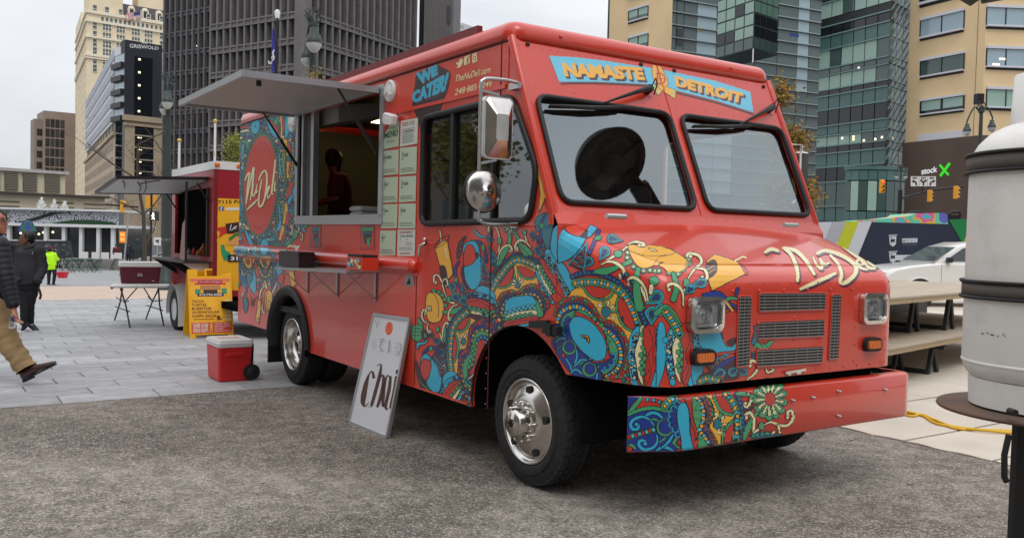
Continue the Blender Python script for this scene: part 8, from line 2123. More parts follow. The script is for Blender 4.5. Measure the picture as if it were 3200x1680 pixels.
def DR(fr,tip,base,w,cols=('cyan','green','navy'),ol=2.2):
 """pointed at tip, round at base; nested colours"""
 t=V_(tip);b_=V_(base);d=(b_-t);L=d.length;d.normalize();nn=V_((-d.y,d.x))
 for k,c_ in enumerate(cols):
  f=(1,.68,.42)[k];o=b_-d*w*.5;P=[]
  tt=o-d*(L-w*.5)*(1,.72,.48)[k]
  for i in range(17):
   a_=R(-100+200*i/16);P.append(o+d*cos(a_)*w*.5*f+nn*sin(a_)*w*.5*f)
  PG(fr,[(p.x,p.y)for p in[tt]+P],c_,ol,False)
def along(P,step):
 out=[];acc=0
 for i in range(len(P)-1):
  a_,b_=V_(P[i]),V_(P[i+1]);L=(b_-a_).length
  while acc<=L and L>0:
   d=(b_-a_)/L;p=a_+d*acc;out.append((p,d));acc+=step
  acc-=L
 return out
def band(fr,pts,w,step,cols=('gold','cyan'),edge='green',ew=.55,closed=False):
 """checked ribbon between two plain ones"""
 s_=FR[fr][2];P=TP(fr,pts);P=sm(P,closed);w*=s_;step*=s_
 if closed:P=P+[P[0]]
 if edge:
  _seg(P,[w*(1+2*ew)+5]*len(P),ci['ink']);_seg(P,[w*(1+2*ew)]*len(P),ci[edge])
 _seg(P,[w+5]*len(P),ci['ink']);k=0
 for p,d in along(P,step):
  nn=V_((-d.y,d.x))*w/2;e_=d*step*.36;_fill([tuple(p-e_-nn),tuple(p+e_-nn),tuple(p+e_+nn),tuple(p-e_+nn)],ci[cols[k%len(cols)]]);k+=1
def SC_(fr,pts,r_,cols=('navy',),ol=2.0,closed=False,step=1.5):
 s_=FR[fr][2];P=TP(fr,pts);P=sm(P,closed);P=P+[P[0]]if closed else P;A_=along(P,r_*step*s_)
 for rr,off in((1,0),(.55,1)):
  for k,(p,d)in enumerate(A_):
   c_=cols[off%len(cols)]if len(cols)<3 else cols[(k+off)%len(cols)]
   q=ell(p.x,p.y,r_*s_*rr,r_*s_*rr,0,14);_fill(q,ci[c_]);_seg(q+[q[0]],[ol*(.8 if off else 1)]*15,ci['ink'])
  if len(cols)<2:break
def CU(fr,pts,w,col='cream',ol=2.2):
 ST(fr,pts,[w*.35,w,w,w*.9],col,ol);x,y=pts[-1];OV(fr,x,y,w*.75,w*.75,0,col,ol);x2,y2=pts[-1];OV(fr,x2,y2,w*.55,w*.55,0,col,0)
def flower(fr,cx,cy,rx,ry,n,a0,a1,inner,core='crimson',pet='cream',back='green'):
 for k in range(n):
  a_=R(a0+(a1-a0)*k/max(1,n-1));dx,dy=cos(a_),sin(a_);ST(fr,[(cx+dx*rx*inner,cy+dy*ry*inner),(cx+dx*rx,cy+dy*ry)],[rx*.32,rx*.42],back,2.2,False)
 for k in range(n):
  a_=R(a0+(a1-a0)*k/max(1,n-1));dx,dy=cos(a_),sin(a_);ST(fr,[(cx+dx*rx*inner*1.1,cy+dy*ry*inner*1.1),(cx+dx*rx*.88,cy+dy*ry*.88)],[rx*.09,rx*.16],pet,2.0,False)
 OV(fr,cx,cy,rx*inner,ry*inner,0,core)
def feather(fr,tip,base,w,cols=('crimson','navy','green'),n=9):
 t=V_(tip);b_=V_(base);d=b_-t;nn=V_((-d.y,d.x)).normalized()*w
 PG(fr,[tuple(t),tuple(b_+nn*.5),tuple(b_-nn*.5)],'plum',2.4,False)
 for k in range(n):
  f=.25+.72*k/n;c_=t+d*f
  for s_ in(-1,1):ST(fr,[tuple(c_),tuple(t+d*min(1,f+.08)*1.0+nn*s_*.46*f-d*.10)],[w*.055,w*.06],cols[(k+(s_>0))%len(cols)],.8,False)
 ST(fr,[tuple(t),tuple(b_+nn*.5)],[w*.05,w*.05],'cyan',1.6,False);ST(fr,[tuple(t),tuple(b_-nn*.5)],[w*.05,w*.05],'cyan',1.6,False)
_ar=random.Random(12)
def SPK(fr,pts,cols,n,r_,ol=1.7):
 P=TP(fr,pts);s_=FR[fr][2];xs_=[p[0]for p in P];ys_=[p[1]for p in P]
 def ins(x,y):
  c=False
  for i in range(len(P)):
   a_,b_=P[i],P[i-1]
   if(a_[1]>y)!=(b_[1]>y)and x<(b_[0]-a_[0])*(y-a_[1])/(b_[1]-a_[1])+a_[0]:c=not c
  return c
 k=0
 for _ in range(n*6):
  x,y=_ar.uniform(min(xs_),max(xs_)),_ar.uniform(min(ys_),max(ys_))
  if not ins(x,y):continue
  k+=1
  if k>n:break
  rr=r_*s_*_ar.uniform(.5,1.2);t_=_ar.random();c_=ci[_ar.choice(cols)];a_=_ar.uniform(0,360)
  q=ell(x,y,rr,rr*_ar.uniform(.4,1),a_,12);_fill(q,c_);_seg(q+[q[0]],[ol]*13,ci['ink'])
def LT(fr,pts,w,col='green',amp=.5):
 s_=FR[fr][2];P=sm(TP(fr,pts),False);
 for k,(p,d)in enumerate(along(P,w*s_*.75)):
  nn=V_((-d.y,d.x))*w*s_*amp*(1 if k%2 else-.4);q=ell(p.x+nn.x,p.y+nn.y,w*s_*.6,w*s_*.5,math.degrees(math.atan2(d.y,d.x)),12);_fill(q,ci[col]);_seg(q+[q[0]],[2.0]*13,ci['ink'])
def ptext(txt,fr,q,col,bold=.0,shear=.0,sh=None,shc='plum',grow=0):
 """q: BL BR TR TL in frame coordinates"""
 vs,fs,_=text_mesh(txt,bold,shear,1.0);q=[V_(p)for p in TP(fr,q)]
 def put(c_,ox,oy):
  T=[((q[0]*(1-x)+q[1]*x)*(1-y)+(q[3]*(1-x)+q[2]*x)*y)for x,y in vs]
  for f in fs:
   _fill([(T[i].x+ox,T[i].y+oy)for i in f],ci[c_])
   if grow:
    L_=[(T[i].x+ox,T[i].y+oy)for i in f];_seg(L_+[L_[0]],[grow]*(len(L_)+1),ci[c_])
 if sh:
  n=int(max(abs(sh[0]),abs(sh[1]))/1.2)+1
  for k in range(n,0,-1):put(shc,sh[0]*k/n,sh[1]*k/n)
 put(col,0,0)
def script(fr,strokes,w,col='cream',sh=(6,7),shc='plum'):
 s_=FR[fr][2]
 for pas in(0,1):
  for pts,ww in strokes:
   P=sm(TP(fr,pts),False);m_=len(P);Wd=[ww*w*s_*(.75+.35*sin(PI*i/(m_-1)))for i in range(m_)]
   if pas==0:
    for k in(1,.66,.33):_seg([(x+sh[0]*k,y+sh[1]*k)for x,y in P],[q*1.08 for q in Wd],ci[shc])
   else:_seg(P,Wd,ci[col])

# bodyside, cab door and bonnet flank
PG('D',p_('300 640 440 330 620 60 900 -40 1300 -60 1500 -200 1500 400 1060 520 760 1352 350 1200 130 1060 90 900'),'plum',0,False)
for nm,pts,n in(('D',p_('620 1000 900 1050 800 1352 480 1300'),60),('D',p_('900 150 1350 0 1350 250 1050 480 860 250'),110),('D',p_('380 850 480 500 520 900'),20),('B',p_('0 1150 300 1180 420 1352 0 1352'),50)):
 SPK(nm,pts,['crimson','green','navy','teal','gold','cyan'],n,26)
# big arch over the wheel (left half)
PG('B',p_('305 1200 270 1020 320 880 450 760 560 660 640 640 880 720 920 960 900 1030 700 1060 430 1080'),'gold',2.6)
SC_('B',p_('250 1040 255 860 340 700 470 600 560 530 650 515 760 540 880 600 930 625'),30,('navy','teal'))
SC_('B',p_('290 760 400 640 560 545 680 535 820 590 900 640'),22,('navy','teal'))
band('B',p_('265 1000 300 920 380 810 470 690 570 605 650 595 760 630 880 690'),40,32)
PG('B',p_('355 965 420 850 555 690 560 800 510 900 430 965'),'crimson');ST('B',p_('345 975 430 985 530 930 575 820 570 690'),[16,18,18,14],'green')
PG('B',p_('625 690 720 690 870 780 830 835 730 840 660 780'),'crimson');ST('B',p_('615 690 640 780 720 850 830 855 885 810'),[12,18,18,14],'green')
ST('B',p_('590 690 600 770 610 850'),[40,30,20],'gold',2);OV('B',620,935,42,62,0,'teal')
for(x,y,r)in((545,935,60),(560,880,20),(690,890,120),(650,850,160)):ST('B',[(620+(x-620)*.45,925+(y-925)*.5),(x,y)],[16,24],'cream',2.2,False)
# small arch above the wheel: scallops, checks, sandwich
SC_('B',p_('330 1230 400 1090 520 1040 640 1060 700 1000 820 955 930 990 1000 1110 1050 1270'),34,('crimson','green','crimson'))
SC_('B',p_('350 1280 420 1130 520 1080 650 1090 720 1030 820 1000 920 1040 990 1180 1010 1300'),22,('crimson','teal'))
ST('B',p_('370 1330 430 1170 520 1110 660 1100 800 1030 900 1070 960 1180 985 1340'),[22,26,26,26,22],'navy')
band('B',p_('395 1340 430 1210 510 1140 640 1100 790 1075 890 1100 940 1190 965 1340'),32,30,('gold','teal'),None)
PG('B',p_('425 1340 440 1240 520 1150 640 1130 780 1105 870 1130 930 1230 950 1400 420 1400'),'green')
PG('Z',p_('690 725 700 680 740 650 850 638 885 655 895 700 800 715 710 745'),'cyan')
LT('Z',p_('700 755 760 735 850 712 900 712'),20,'cyan2');PG('Z',p_('695 780 770 750 890 735 895 770 780 790 700 810'),'cream',2);LT('Z',p_('700 800 770 778 830 768 890 760'),22,'green');PG('Z',p_('690 815 780 795 900 775 895 815 780 840 700 855'),'crimson');line('Z',p_('700 830 780 810 890 795'));ST('Z',p_('690 860 780 842 890 825'),[12,14,10],'cyan')
# leaves and curls over the arch
ST('B',p_('350 640 400 540 470 420 505 330 510 200'),[60,70,50,26],'green');ST('B',p_('740 500 660 380 620 280 560 190'),[80,60,36,22],'green');ST('B',p_('800 500 720 420 640 360'),[60,50,20],'green')
for(x,y)in((430,140),(445,190),(500,230),(540,200),(590,160),(620,130)):ST('B',[(520,130),(x,y)],[22,30],'green',2,False);ST('B',[(520,135),(520+(x-520)*.8,130+(y-130)*.8)],[9,14],'cream',1.4,False)
OV('B',365,330,33,50,0,'green');OV('B',715,210,28,44,0,'green');ST('B',p_('300 110 340 190 362 275'),[14,20,12],'cream',2);ST('B',p_('350 580 352 480 365 390'),[22,16,10],'cream',2);ST('B',p_('725 260 750 330'),[14,18],'cream',2)
CU('B',p_('340 590 370 480 430 405 500 390 535 430 530 480 510 470'),26);CU('B',p_('800 420 740 345 660 315 600 360 585 430 620 455 615 430'),26);CU('B',p_('290 90 230 110 205 170 230 225 250 190'),20)
for tip,base,w in(((255,120),(215,310),80),((200,380),(280,560),90),((330,700),(240,600),100),((955,600),(885,400),110),((830,340),(828,190),90)):DR('B',tip,base,w)
feather('B',(110,540),(180,960),150);feather('B',(1020,240),(990,560),130)
PG('B',p_('860 60 930 -40 1090 -60 1120 80 1080 300 1060 480 1010 400 970 300 950 200 890 190'),'teal');ST('B',p_('950 420 940 250 960 60 1010 -40'),[16,20,22,16],'navy');OV('B',960,115,32,40,0,'green');DR('B',(900,380),(900,250),60,('cyan','navy'))
# hot dog / roll across the seam
ST('B',p_('960 600 1030 720 1150 870 1240 1040 1290 1140'),[40,90,110,90,20],'crimson');line('B',p_('990 640 1100 800 1190 930 1270 1100'))
ST('B',p_('1050 490 1130 620 1230 770 1330 930 1375 1080'),[90,120,120,110,50],'cyan');SPK('B',p_('980 500 1040 520 1220 740 1320 900 1370 1090 1300 1100 1200 870 1060 680'),['cyan2','cyan','ink','cyan2','green'],110,20,1.5)
PG('B',p_('1150 620 1250 630 1350 780 1425 940 1400 1080 1340 1010 1250 850 1180 720'),'cyan')
ST('B',p_('905 680 960 830 1030 970 1090 1070'),[36,44,44,20],'cream');LT('B',p_('940 690 1010 830 1090 960 1120 1050'),44);ST('B',p_('890 760 950 920 1030 1060 1120 1200'),[30,40,44,30],'cyan');SPK('B',p_('890 770 960 920 1120 1200 1060 1180 920 950'),['cyan2','ink','navy','crimson'],40,16,1.4)
# blue bread bag on the bonnet shoulder
PG('B',p_('1130 145 1210 125 1200 330 1190 600 1130 560 1085 460 1085 330'),'cyan');
PG('C',p_('215 180 280 130 340 210 420 260 540 285 660 270 800 165 700 115 640 230 560 480 430 600 270 665 200 640'),'cyan')
PG('C',p_('215 180 280 130 340 210 440 262 560 288 640 290 540 470 400 610 270 665 205 640'),'cyan');PG('C',p_('700 110 800 160 680 290 560 292 640 190'),'cyan')
PG('C',p_('300 120 400 60 480 10 680 60 690 115 620 200 540 278 430 255 350 205'),'red',2.4);PG('C',p_('545 280 640 195 655 250 640 292'),'plum');line('C',p_('560 285 650 240'));line('C',p_('580 285 652 262'))
# flank arch (right half) with checks
PG('C',p_('350 1200 470 1060 560 1010 800 1010 1060 1090 1180 1180 1300 1352 1000 1500 700 1300 450 1250'),'gold')
PG('E',p_('240 130 330 0 800 20 880 80 1000 260 1090 450 1060 600 1000 700 900 520 700 430 600 330 480 200 330 120'),'gold')
SC_('C',p_('430 890 520 850 640 830 800 835 950 880 1080 950 1190 1050 1290 1170 1360 1300 1420 1352'),44,('navy','teal'));SC_('E',p_('980 30 1060 120 1130 240 1190 380 1220 460'),40,('navy','teal'))
band('C',p_('470 985 600 970 760 970 900 990 1050 1050 1150 1120 1240 1250 1310 1360'),52,50);band('E',p_('870 20 940 90 1010 210 1060 320 1110 460'),46,44)
PG('C',p_('610 1040 760 1030 900 1060 1010 1100 940 1180 830 1210 700 1180'),'crimson');ST('C',p_('590 1040 660 1150 760 1220 880 1240 990 1200 1050 1130'),[18,24,26,24,18],'green')
PG('E',p_('880 110 960 180 1030 320 1075 460 1060 530 980 490 900 370 860 220'),'crimson');ST('E',p_('870 120 845 230 885 390 960 500 1060 550'),[18,22,24,18],'green');OV('E',920,390,20,24,0,'brown',2)
ST('E',p_('680 160 695 240'),[26,22],'green',2.4);ST('E',p_('760 300 850 300'),[24,24],'green',2.4);OV('E',710,305,60,68,0,'teal')
for(x,y)in((625,215),(745,180),(800,230),(810,385)):ST('E',[(710+(x-710)*.72,305+(y-305)*.72),(x,y)],[18,30],'cream',2.2,False)
# round medallion with the blue roll
SC_('E',p_('70 330 110 210 220 150 330 130 450 160 540 240 600 340 640 400 740 430 850 500 930 600 980 740 985 880 950 1010 880 1120'),36,('crimson','green','crimson'));SC_('E',p_('90 380 140 240 260 180 380 180 490 250 560 350 640 440 760 480 860 560 930 700 950 860 910 1020 840 1140'),26,('crimson','teal'))
PG('E',p_('60 450 110 270 220 200 340 190 460 230 550 340 640 470 780 500 880 620 940 800 910 980 830 1110 700 1160 660 1080 40 640'),'navy',2.6)
band('E',p_('85 430 130 320 210 260 330 235 430 275 520 350 620 480 740 555 840 660 900 810 890 960 820 1070 700 1140'),44,44,('gold','cyan'),None)
PG('E',p_('130 440 200 330 330 280 450 300 540 390 640 520 760 610 850 740 870 880 820 1010 700 1100 640 1060 400 800 160 620'),'green')
SC_('E',p_('190 440 200 540 230 640 300 740'),44,('cyan','navy'));SC_('E',p_('520 940 620 1010 720 1010 790 930 800 830'),52,('cyan','navy'));SC_('E',p_('230 400 215 520 260 650'),40,('navy',));SC_('E',p_('560 930 660 960 740 920 770 840'),40,('navy',))
PG('E',p_('320 330 430 340 560 420 680 560 750 780 740 920 600 950 540 930 640 800'),'crimson');PG('E',p_('740 760 765 900 680 930'),'crimson',2.4,False)
for q in(p_('280 360 320 290 320 350'),p_('520 400 590 350 590 430'),p_('600 470 690 430 660 520'),p_('680 550 730 540 720 640'),p_('710 650 770 680 730 720')):PG('E',q,'green',2.4,False)
PG('E',p_('240 480 290 380 380 365 520 430 640 560 710 700 715 850 660 920 560 920 400 800 280 640'),'cyan',2.8);PG('E',p_('385 605 470 605 500 650 495 705 450 650'),'brown',2.4);line('E',p_('400 610 470 620 490 690'),2,'gold')
# lower left of the flank: swirls
PG('E',p_('40 640 160 600 300 740 520 930 640 1060 640 1180 400 1130 260 1090 30 750'),'navy')
for cx_,cy_,r_ in((240,760,95),(500,1040,95)):OV('E',cx_,cy_,r_,r_,0,'green');OV('E',cx_+5,cy_-8,r_*.68,r_*.72,0,'navy')
ST('E',p_('60 700 110 650 190 640'),[18,22,16],'cyan');ST('E',p_('90 780 150 730'),[16,18],'teal');ST('E',p_('300 1010 340 880 330 790'),[20,24,14],'cyan');ST('E',p_('310 1000 390 920 460 920'),[16,24,16],'cyan');ST('E',p_('200 900 260 1000 270 1070'),[14,20,16],'cyan');ST('E',p_('260 1080 330 1040 400 1090'),[16,24,16],'cyan');ST('E',p_('370 980 420 940'),[14,18],'green');ST('E',p_('600 1090 590 1170'),[18,22],'cyan');OV('E',165,860,26,26,0,'crimson');ST('E',p_('50 640 100 610'),[14,16],'green')
SC_('E',p_('700 1190 800 1130 880 1130 940 1060 990 960'),36,('crimson','green','crimson'));SPK('E',p_('900 1100 1060 1050 1200 1240 950 1230'),['crimson','green','navy','teal'],24,26);SC_('E',p_('940 1230 1020 1215 1100 1240 1200 1250'),34,('green','crimson'))
# hanging sandwiches on the corner
for fx in(0,1):
 o=(lambda x,y:(x,y))if fx==0 else(lambda x,y:(x+478,y-35))
 q=lambda*L:[o(*p)for p in L]
 ST('E',q((1120,520),(1060,640),(1040,850),(1050,1050),(1090,1250)),[60,80,80,80,60],'cyan');SPK('E',q((1080,540),(1120,560),(1080,900),(1120,1240),(1040,1200),(1000,900)),['cyan2','cyan2','ink','navy','cream'],80,22,1.5)
 PG('E',q((1150,500),(1200,480),(1195,620),(1180,800),(1160,1000),(1190,1240),(1130,1150),(1100,980),(1080,800),(1130,640)),'cream');LT('E',q((1190,540),(1230,700),(1190,850),(1200,980),(1160,1100)),62)
 PG('E',q((1210,500),(1340,500),(1390,740),(1340,900),(1360,1040),(1280,1250),(1220,1240),(1210,1100),(1230,850),(1190,700)),'crimson');line('E',q((1260,510),(1310,700),(1250,880),(1290,1060),(1240,1230)));line('E',q((1330,520),(1340,700),(1310,850),(1330,1000)));PG('E',q((1200,1040),(1270,1040),(1230,1110)),'crimson',2.2,False)
 ST('E',q((1400,510),(1400,700),(1410,900),(1380,1100),(1320,1250)),[70,90,90,90,70],'cyan');SPK('E',q((1370,510),(1460,520),(1470,900),(1400,1180),(1320,1240),(1370,900)),['cyan2','cyan2','ink','cream','navy'],60,22,1.5)
PG('Y',p_('262 650 300 640 305 820 270 950 255 960'),'cyan',2.2);PG('Y',p_('445 840 500 840 490 920 450 945'),'cyan',2.2);SPK('Y',p_('300 690 340 690 330 760 300 760'),['gold','cyan','crimson'],6,14)
# leaves, drops and curls above the corner
ST('E',p_('1180 250 1110 120 1090 0 1120 -120'),[60,80,70,44],'green');ST('E',p_('1240 190 1190 60 1130 -60'),[26,34,30],'cream');ST('E',p_('1330 150 1300 30 1310 -90'),[40,60,40],'cream')
DR('C',(1290,1352),(1200,900),.1)if False else None
for tip,base,w in(((590,770),(720,600),150),((830,660),(960,440),170),((1200,350),(950,300),150)):DR('C',tip,base,w)
for tip,base,w in(((1290,480),(1310,230),190),((1210,210),(1440,60),190)):DR('E',tip,base,w)
ST('C',p_('680 540 760 360 830 190'),[36,40,40],'navy');OV('C',815,305,58,38,-15,'green');feather('C',(650,380),(480,760),260)
ST('C',p_('790 810 940 800 1130 740'),[60,110,40],'green');ST('C',p_('960 640 1050 580'),[26,34],'cream');ST('C',p_('1190 490 1250 440'),[26,30],'cream');OV('C',1120,545,66,56,-10,'green');ST('C',p_('1180 720 1300 660'),[50,60],'green');CU('C',p_('860 705 980 660 1100 690 1190 770 1210 860 1150 900 1150 870'),44)
ST('C',p_('1440 1352 1400 1120 1400 900 1420 780'),[120,110,80,60],'green');CU('C',p_('1570 1260 1530 1080 1440 950 1340 900 1270 950 1290 1010 1310 980'),44);OV('C',1660,950,75,70,0,'green');ST('C',p_('1610 1130 1620 1030'),[50,56],'cream');SPK('C',p_('1100 800 1280 830 1340 1000 1300 1080 1150 900'),['navy','teal','plum'],10,34)
# sandwich blob (yellow) on the bonnet top edge
for x,y in((1260,520),(1255,600),(1350,740),(1500,800),(1600,790),(1680,800),(1735,800)):OV('C',x,y,44,40,0,'green',2.2);OV('C',x,y,22,20,0,'cream',1.6)
for x,y in((60,310),(60,345),(120,380),(205,400),(225,400),(180,440),(220,370),(150,470),(90,460)):OV('G',x-0,y,22,18,0,'green',2.2);OV('G',x,y,9,8,0,'cream',1.4)
PG('Y',p_('105 215 140 210 185 225 215 212 300 222 380 262 425 300 415 330 375 355 320 355 290 330 250 320 190 335 150 315 120 265'),'gold',2.0);line('Y',p_('110 240 200 268 330 262 350 240 290 224'),1.8);line('Y',p_('240 318 270 275 300 268'),1.8);PG('Y',p_('212 226 240 232 262 243 232 244'),'cream',2.0,False);CU('Y',p_('105 208 140 195 185 202 190 214 165 212'),12)
for k in range(5):line('Y',[(262+5*k,322-3*k),(272+6*k,300)],1.6,smooth=False);line('Y',[(402+3*k,330-9*k),(424,318-8*k)],1.6,smooth=False)
# glass, curls and drops near the headlight
PG('G',p_('345 380 400 335 490 360 560 390 610 470 380 585 355 500'),'gold',2.2,False);PG('G',p_('335 420 380 375 412 390 410 460 350 500'),'brown',2.0);line('G',p_('540 380 590 355 612 360'),5,'cream');line('G',p_('565 392 620 440 625 475 600 470'),1.8);line('G',p_('350 440 400 410'),1.6,'gold');line('G',p_('352 465 404 440'),1.6,'gold')
CU('G',p_('220 500 260 440 310 390 290 345 235 330 210 345 235 350'),18);CU('G',p_('270 430 330 440 350 490 330 510 315 490'),18);OV('G',207,530,22,30,0,'green');ST('G',p_('185 620 195 580'),[14,18],'cream',2)
for tip,base,w in(((190,610),(260,550),66),((220,560),(345,520),70),((5,760),(60,680),90)):DR('G',tip,base,w)
ST('G',p_('120 640 140 560 120 470'),[40,34,26],'green');CU('G',p_('185 690 180 590 130 540 85 545 90 575'),18);ST('G',p_('0 740 60 700 110 740 150 800'),[30,40,40,30],'green');band('G',p_('70 730 120 800 160 880'),26,24)
# face of the bonnet, left of the grille
ST('G',p_('330 620 420 605 470 640 520 700'),[30,36,30,16],'navy');ST('G',p_('440 720 490 640 560 640'),[12,20,10],'green');ST('G',p_('450 720 520 680 560 720'),[12,18,10],'navy');ST('G',p_('470 650 500 690 530 735'),[10,16,10],'gold')
PG('G',p_('430 800 460 740 560 740 552 900 545 930 500 990 470 960 450 880'),'crimson');PG('G',p_('300 870 430 860 450 905 490 965 545 930 545 985 440 1010 385 1000 345 985 300 960'),'cyan');PG('G',p_('485 930 540 905 540 940 510 965'),'brown')
ST('G',p_('380 1020 460 1010 545 1000'),[14,16,10],'crimson');feather('G',(495,1010),(370,1130),110);ST('G',p_('360 1170 450 1090 545 1040'),[20,30,22],'navy');PG('G',p_('300 1160 420 1120 545 1050 545 1110 560 1180 420 1200 300 1220'),'plum',2)
for tip,base,w in(((370,1180),(470,1130),70),((560,1100),(500,1160),66),((560,1120),(620,1150),60),((330,1200),(400,1180),56)):DR('G',tip,base,w)
band('G',p_('300 1200 360 1180 440 1200'),20,22);CU('G',p_('620 1190 680 1140 690 1080 650 1060 640 1095'),18);CU('G',p_('750 1100 760 1140 800 1125 790 1110'),12);SPK('G',p_('640 960 690 960 680 1040 640 1040'),['green','navy','teal','brown'],14,14)
ST('G',p_('660 940 690 880 680 830'),[20,34,16],'teal');ST('G',p_('690 950 740 970 790 930'),[26,40,16],'green');line('G',p_('700 930 730 975'));line('G',p_('730 930 760 970'));ST('G',p_('545 620 560 570 545 600'),[10,14,8],'navy')
# Nu Deli script on the bonnet
script('G',[(p_('745 322 785 300 832 312'),.9),(p_('868 292 915 330 950 400 966 470 964 518'),1),(p_('875 292 950 310 1015 370 1055 430 1080 472'),1),(p_('1072 360 1090 400 1115 428 1132 425 1118 372'),.7),(p_('1118 365 1148 405 1178 395'),.7),(p_('985 572 1100 522 1222 466'),1.0),(p_('1100 330 1150 310 1230 328 1310 368 1362 420 1352 478 1290 530 1256 522 1264 470 1240 400 1190 345'),1.05),(p_('1372 405 1410 405 1395 372 1368 385 1390 425 1440 440'),.65),(p_('1275 285 1345 335 1405 375 1450 425 1490 432'),.7),(p_('1440 385 1490 415 1530 402'),.65),(p_('1392 330 1404 336'),.8)],24,sh=(5,6))
# cab door, upper part
PG('A',p_('415 175 440 175 455 330 435 335'),'cream',1.8,False)
PG('A',p_('355 430 460 330 530 315 600 700 610 790 560 860 470 840'),'gold',2.6,False);PG('A',p_('425 690 500 690 530 870 480 960 450 860'),'brown',1.6);line('A',p_('355 430 345 400 440 290 545 250 540 300 470 380 370 430'));line('A',p_('450 720 480 900'),1.6,'plum');line('A',p_('475 700 505 880'),1.6,'plum');ST('A',p_('500 430 530 560'),[20,14],'cream',0)
ST('A',p_('780 270 720 360 690 480 680 560'),[12,44,40,20],'plum');
for k in range(9):ST('A',[(700+6*(4-k),350+26*k),(745-4*k,330+26*k)],[6,8],('crimson','green','navy')[k%3],.9,False)
ST('A',p_('690 620 640 720 650 850 690 960 740 1050'),[18,24,24,26,20],'navy');OV('A',655,870,24,40,0,'green');ST('A',p_('910 330 1000 360 1060 480 1080 620'),[22,30,28,20],'navy');OV('A',1035,420,27,50,0,'green')
PG('A',p_('750 420 800 350 900 325 970 400 1000 560 1005 800 985 930 920 1005 850 1000 790 900 765 760 760 690 770 660 760 560'),'cyan');PG('A',p_('770 480 800 400 860 375 910 430 945 540 900 630 840 670 770 675 760 580'),'red');PG('A',p_('925 490 980 515 945 580'),'brown',2)
feather('A',(1020,570),(1090,960),170);ST('A',p_('760 680 740 780 790 930 850 1010'),[14,22,22,10],'plum');ST('A',p_('920 185 980 250 1070 275'),[20,26,18],'cyan');feather('A',(730,900),(800,1130),110)
for tip,base,w in(((1110,230),(1150,350),90),((1130,480),(1200,620),120)):DR('A',tip,base,w)
CU('A',p_('520 1120 480 1010 450 900 400 810 345 820 345 900 375 925 370 900'),22);CU('A',p_('460 920 480 870 520 870 535 940 515 960'),20)
for tip,base,w in(((640,1090),(580,910),110),((700,1190),(610,1060),130),((800,1250),(720,1110),130)):DR('A',tip,base,w)
OV('A',552,1150,27,50,0,'green');ST('A',p_('575 1190 620 1200'),[20,30],'cream',2)
PG('A',p_('920 1060 960 970 1060 960 1180 1040 1215 1180 1100 1120 1000 1070'),'cyan');ST('A',p_('830 1080 950 1080 1090 1120 1200 1190'),[44,56,56,40],'cyan');SPK('A',p_('810 1060 1000 1070 1200 1150 1190 1210 1000 1130 820 1110'),['cyan2','cyan2','ink','navy'],44,22,1.5)
PG('A',p_('815 1150 900 1130 1050 1160 1180 1250 1150 1310 980 1270 820 1240'),'crimson');line('A',p_('830 1190 950 1160 1060 1220 1150 1250'));ST('A',p_('820 1300 900 1320 1000 1340'),[40,60,50],'cream');LT('A',p_('840 1260 960 1290 1100 1310 1180 1330'),46)
# yellow bean bun and hand
for x,y in((330,1030),(400,1050),(450,1090),(480,1150),(490,1230)):OV('A',x+10,y,34,28,30,'green',2)
PG('A',p_('225 1200 240 1090 300 1045 380 1060 450 1130 485 1250 470 1352 430 1450 340 1480 270 1450 225 1330'),'gold');line('A',p_('300 1050 370 1110 410 1250 400 1400'));PG('A',p_('255 1245 305 1240 310 1305 260 1310'),'cream',2.4,False);line('A',p_('285 1240 288 1310'))
CU('D',p_('240 235 180 215 155 140 175 75 210 90 195 125'),20);CU('D',p_('240 240 225 310 240 360 270 345 255 330'),18)
PG('D',p_('30 300 45 270 150 265 170 320 150 350 165 400 130 470 50 460 25 400'),'green');line('D',p_('50 310 150 315'));line('D',p_('45 350 155 355'));line('D',p_('45 395 155 400'));ST('D',p_('115 180 130 230 170 270'),[10,40,10],'green');ST('D',p_('105 570 110 510 180 500 230 460'),[10,34,24,10],'cyan');OV('D',195,395,38,70,0,'plum');OV('D',200,400,18,34,0,'green')
for tip,base,w in(((240,400),(310,400),80),((300,440),(390,500),90),((380,560),(450,660),100),((470,330),(430,440),.1)):DR('D',tip,base,w)if w>1 else None
OV('D',360,320,24,40,0,'green');ST('D',p_('440 100 560 90 660 50'),[30,64,40],'green');ST('D',p_('470 520 450 420 450 310'),[20,44,20],'green');CU('D',p_('610 5 540 40 500 110 500 190 530 195 520 175'),20);CU('D',p_('425 490 420 380 440 270 480 235 498 290 480 290'),18);ST('D',p_('385 370 410 450'),[12,16],'cream',2)
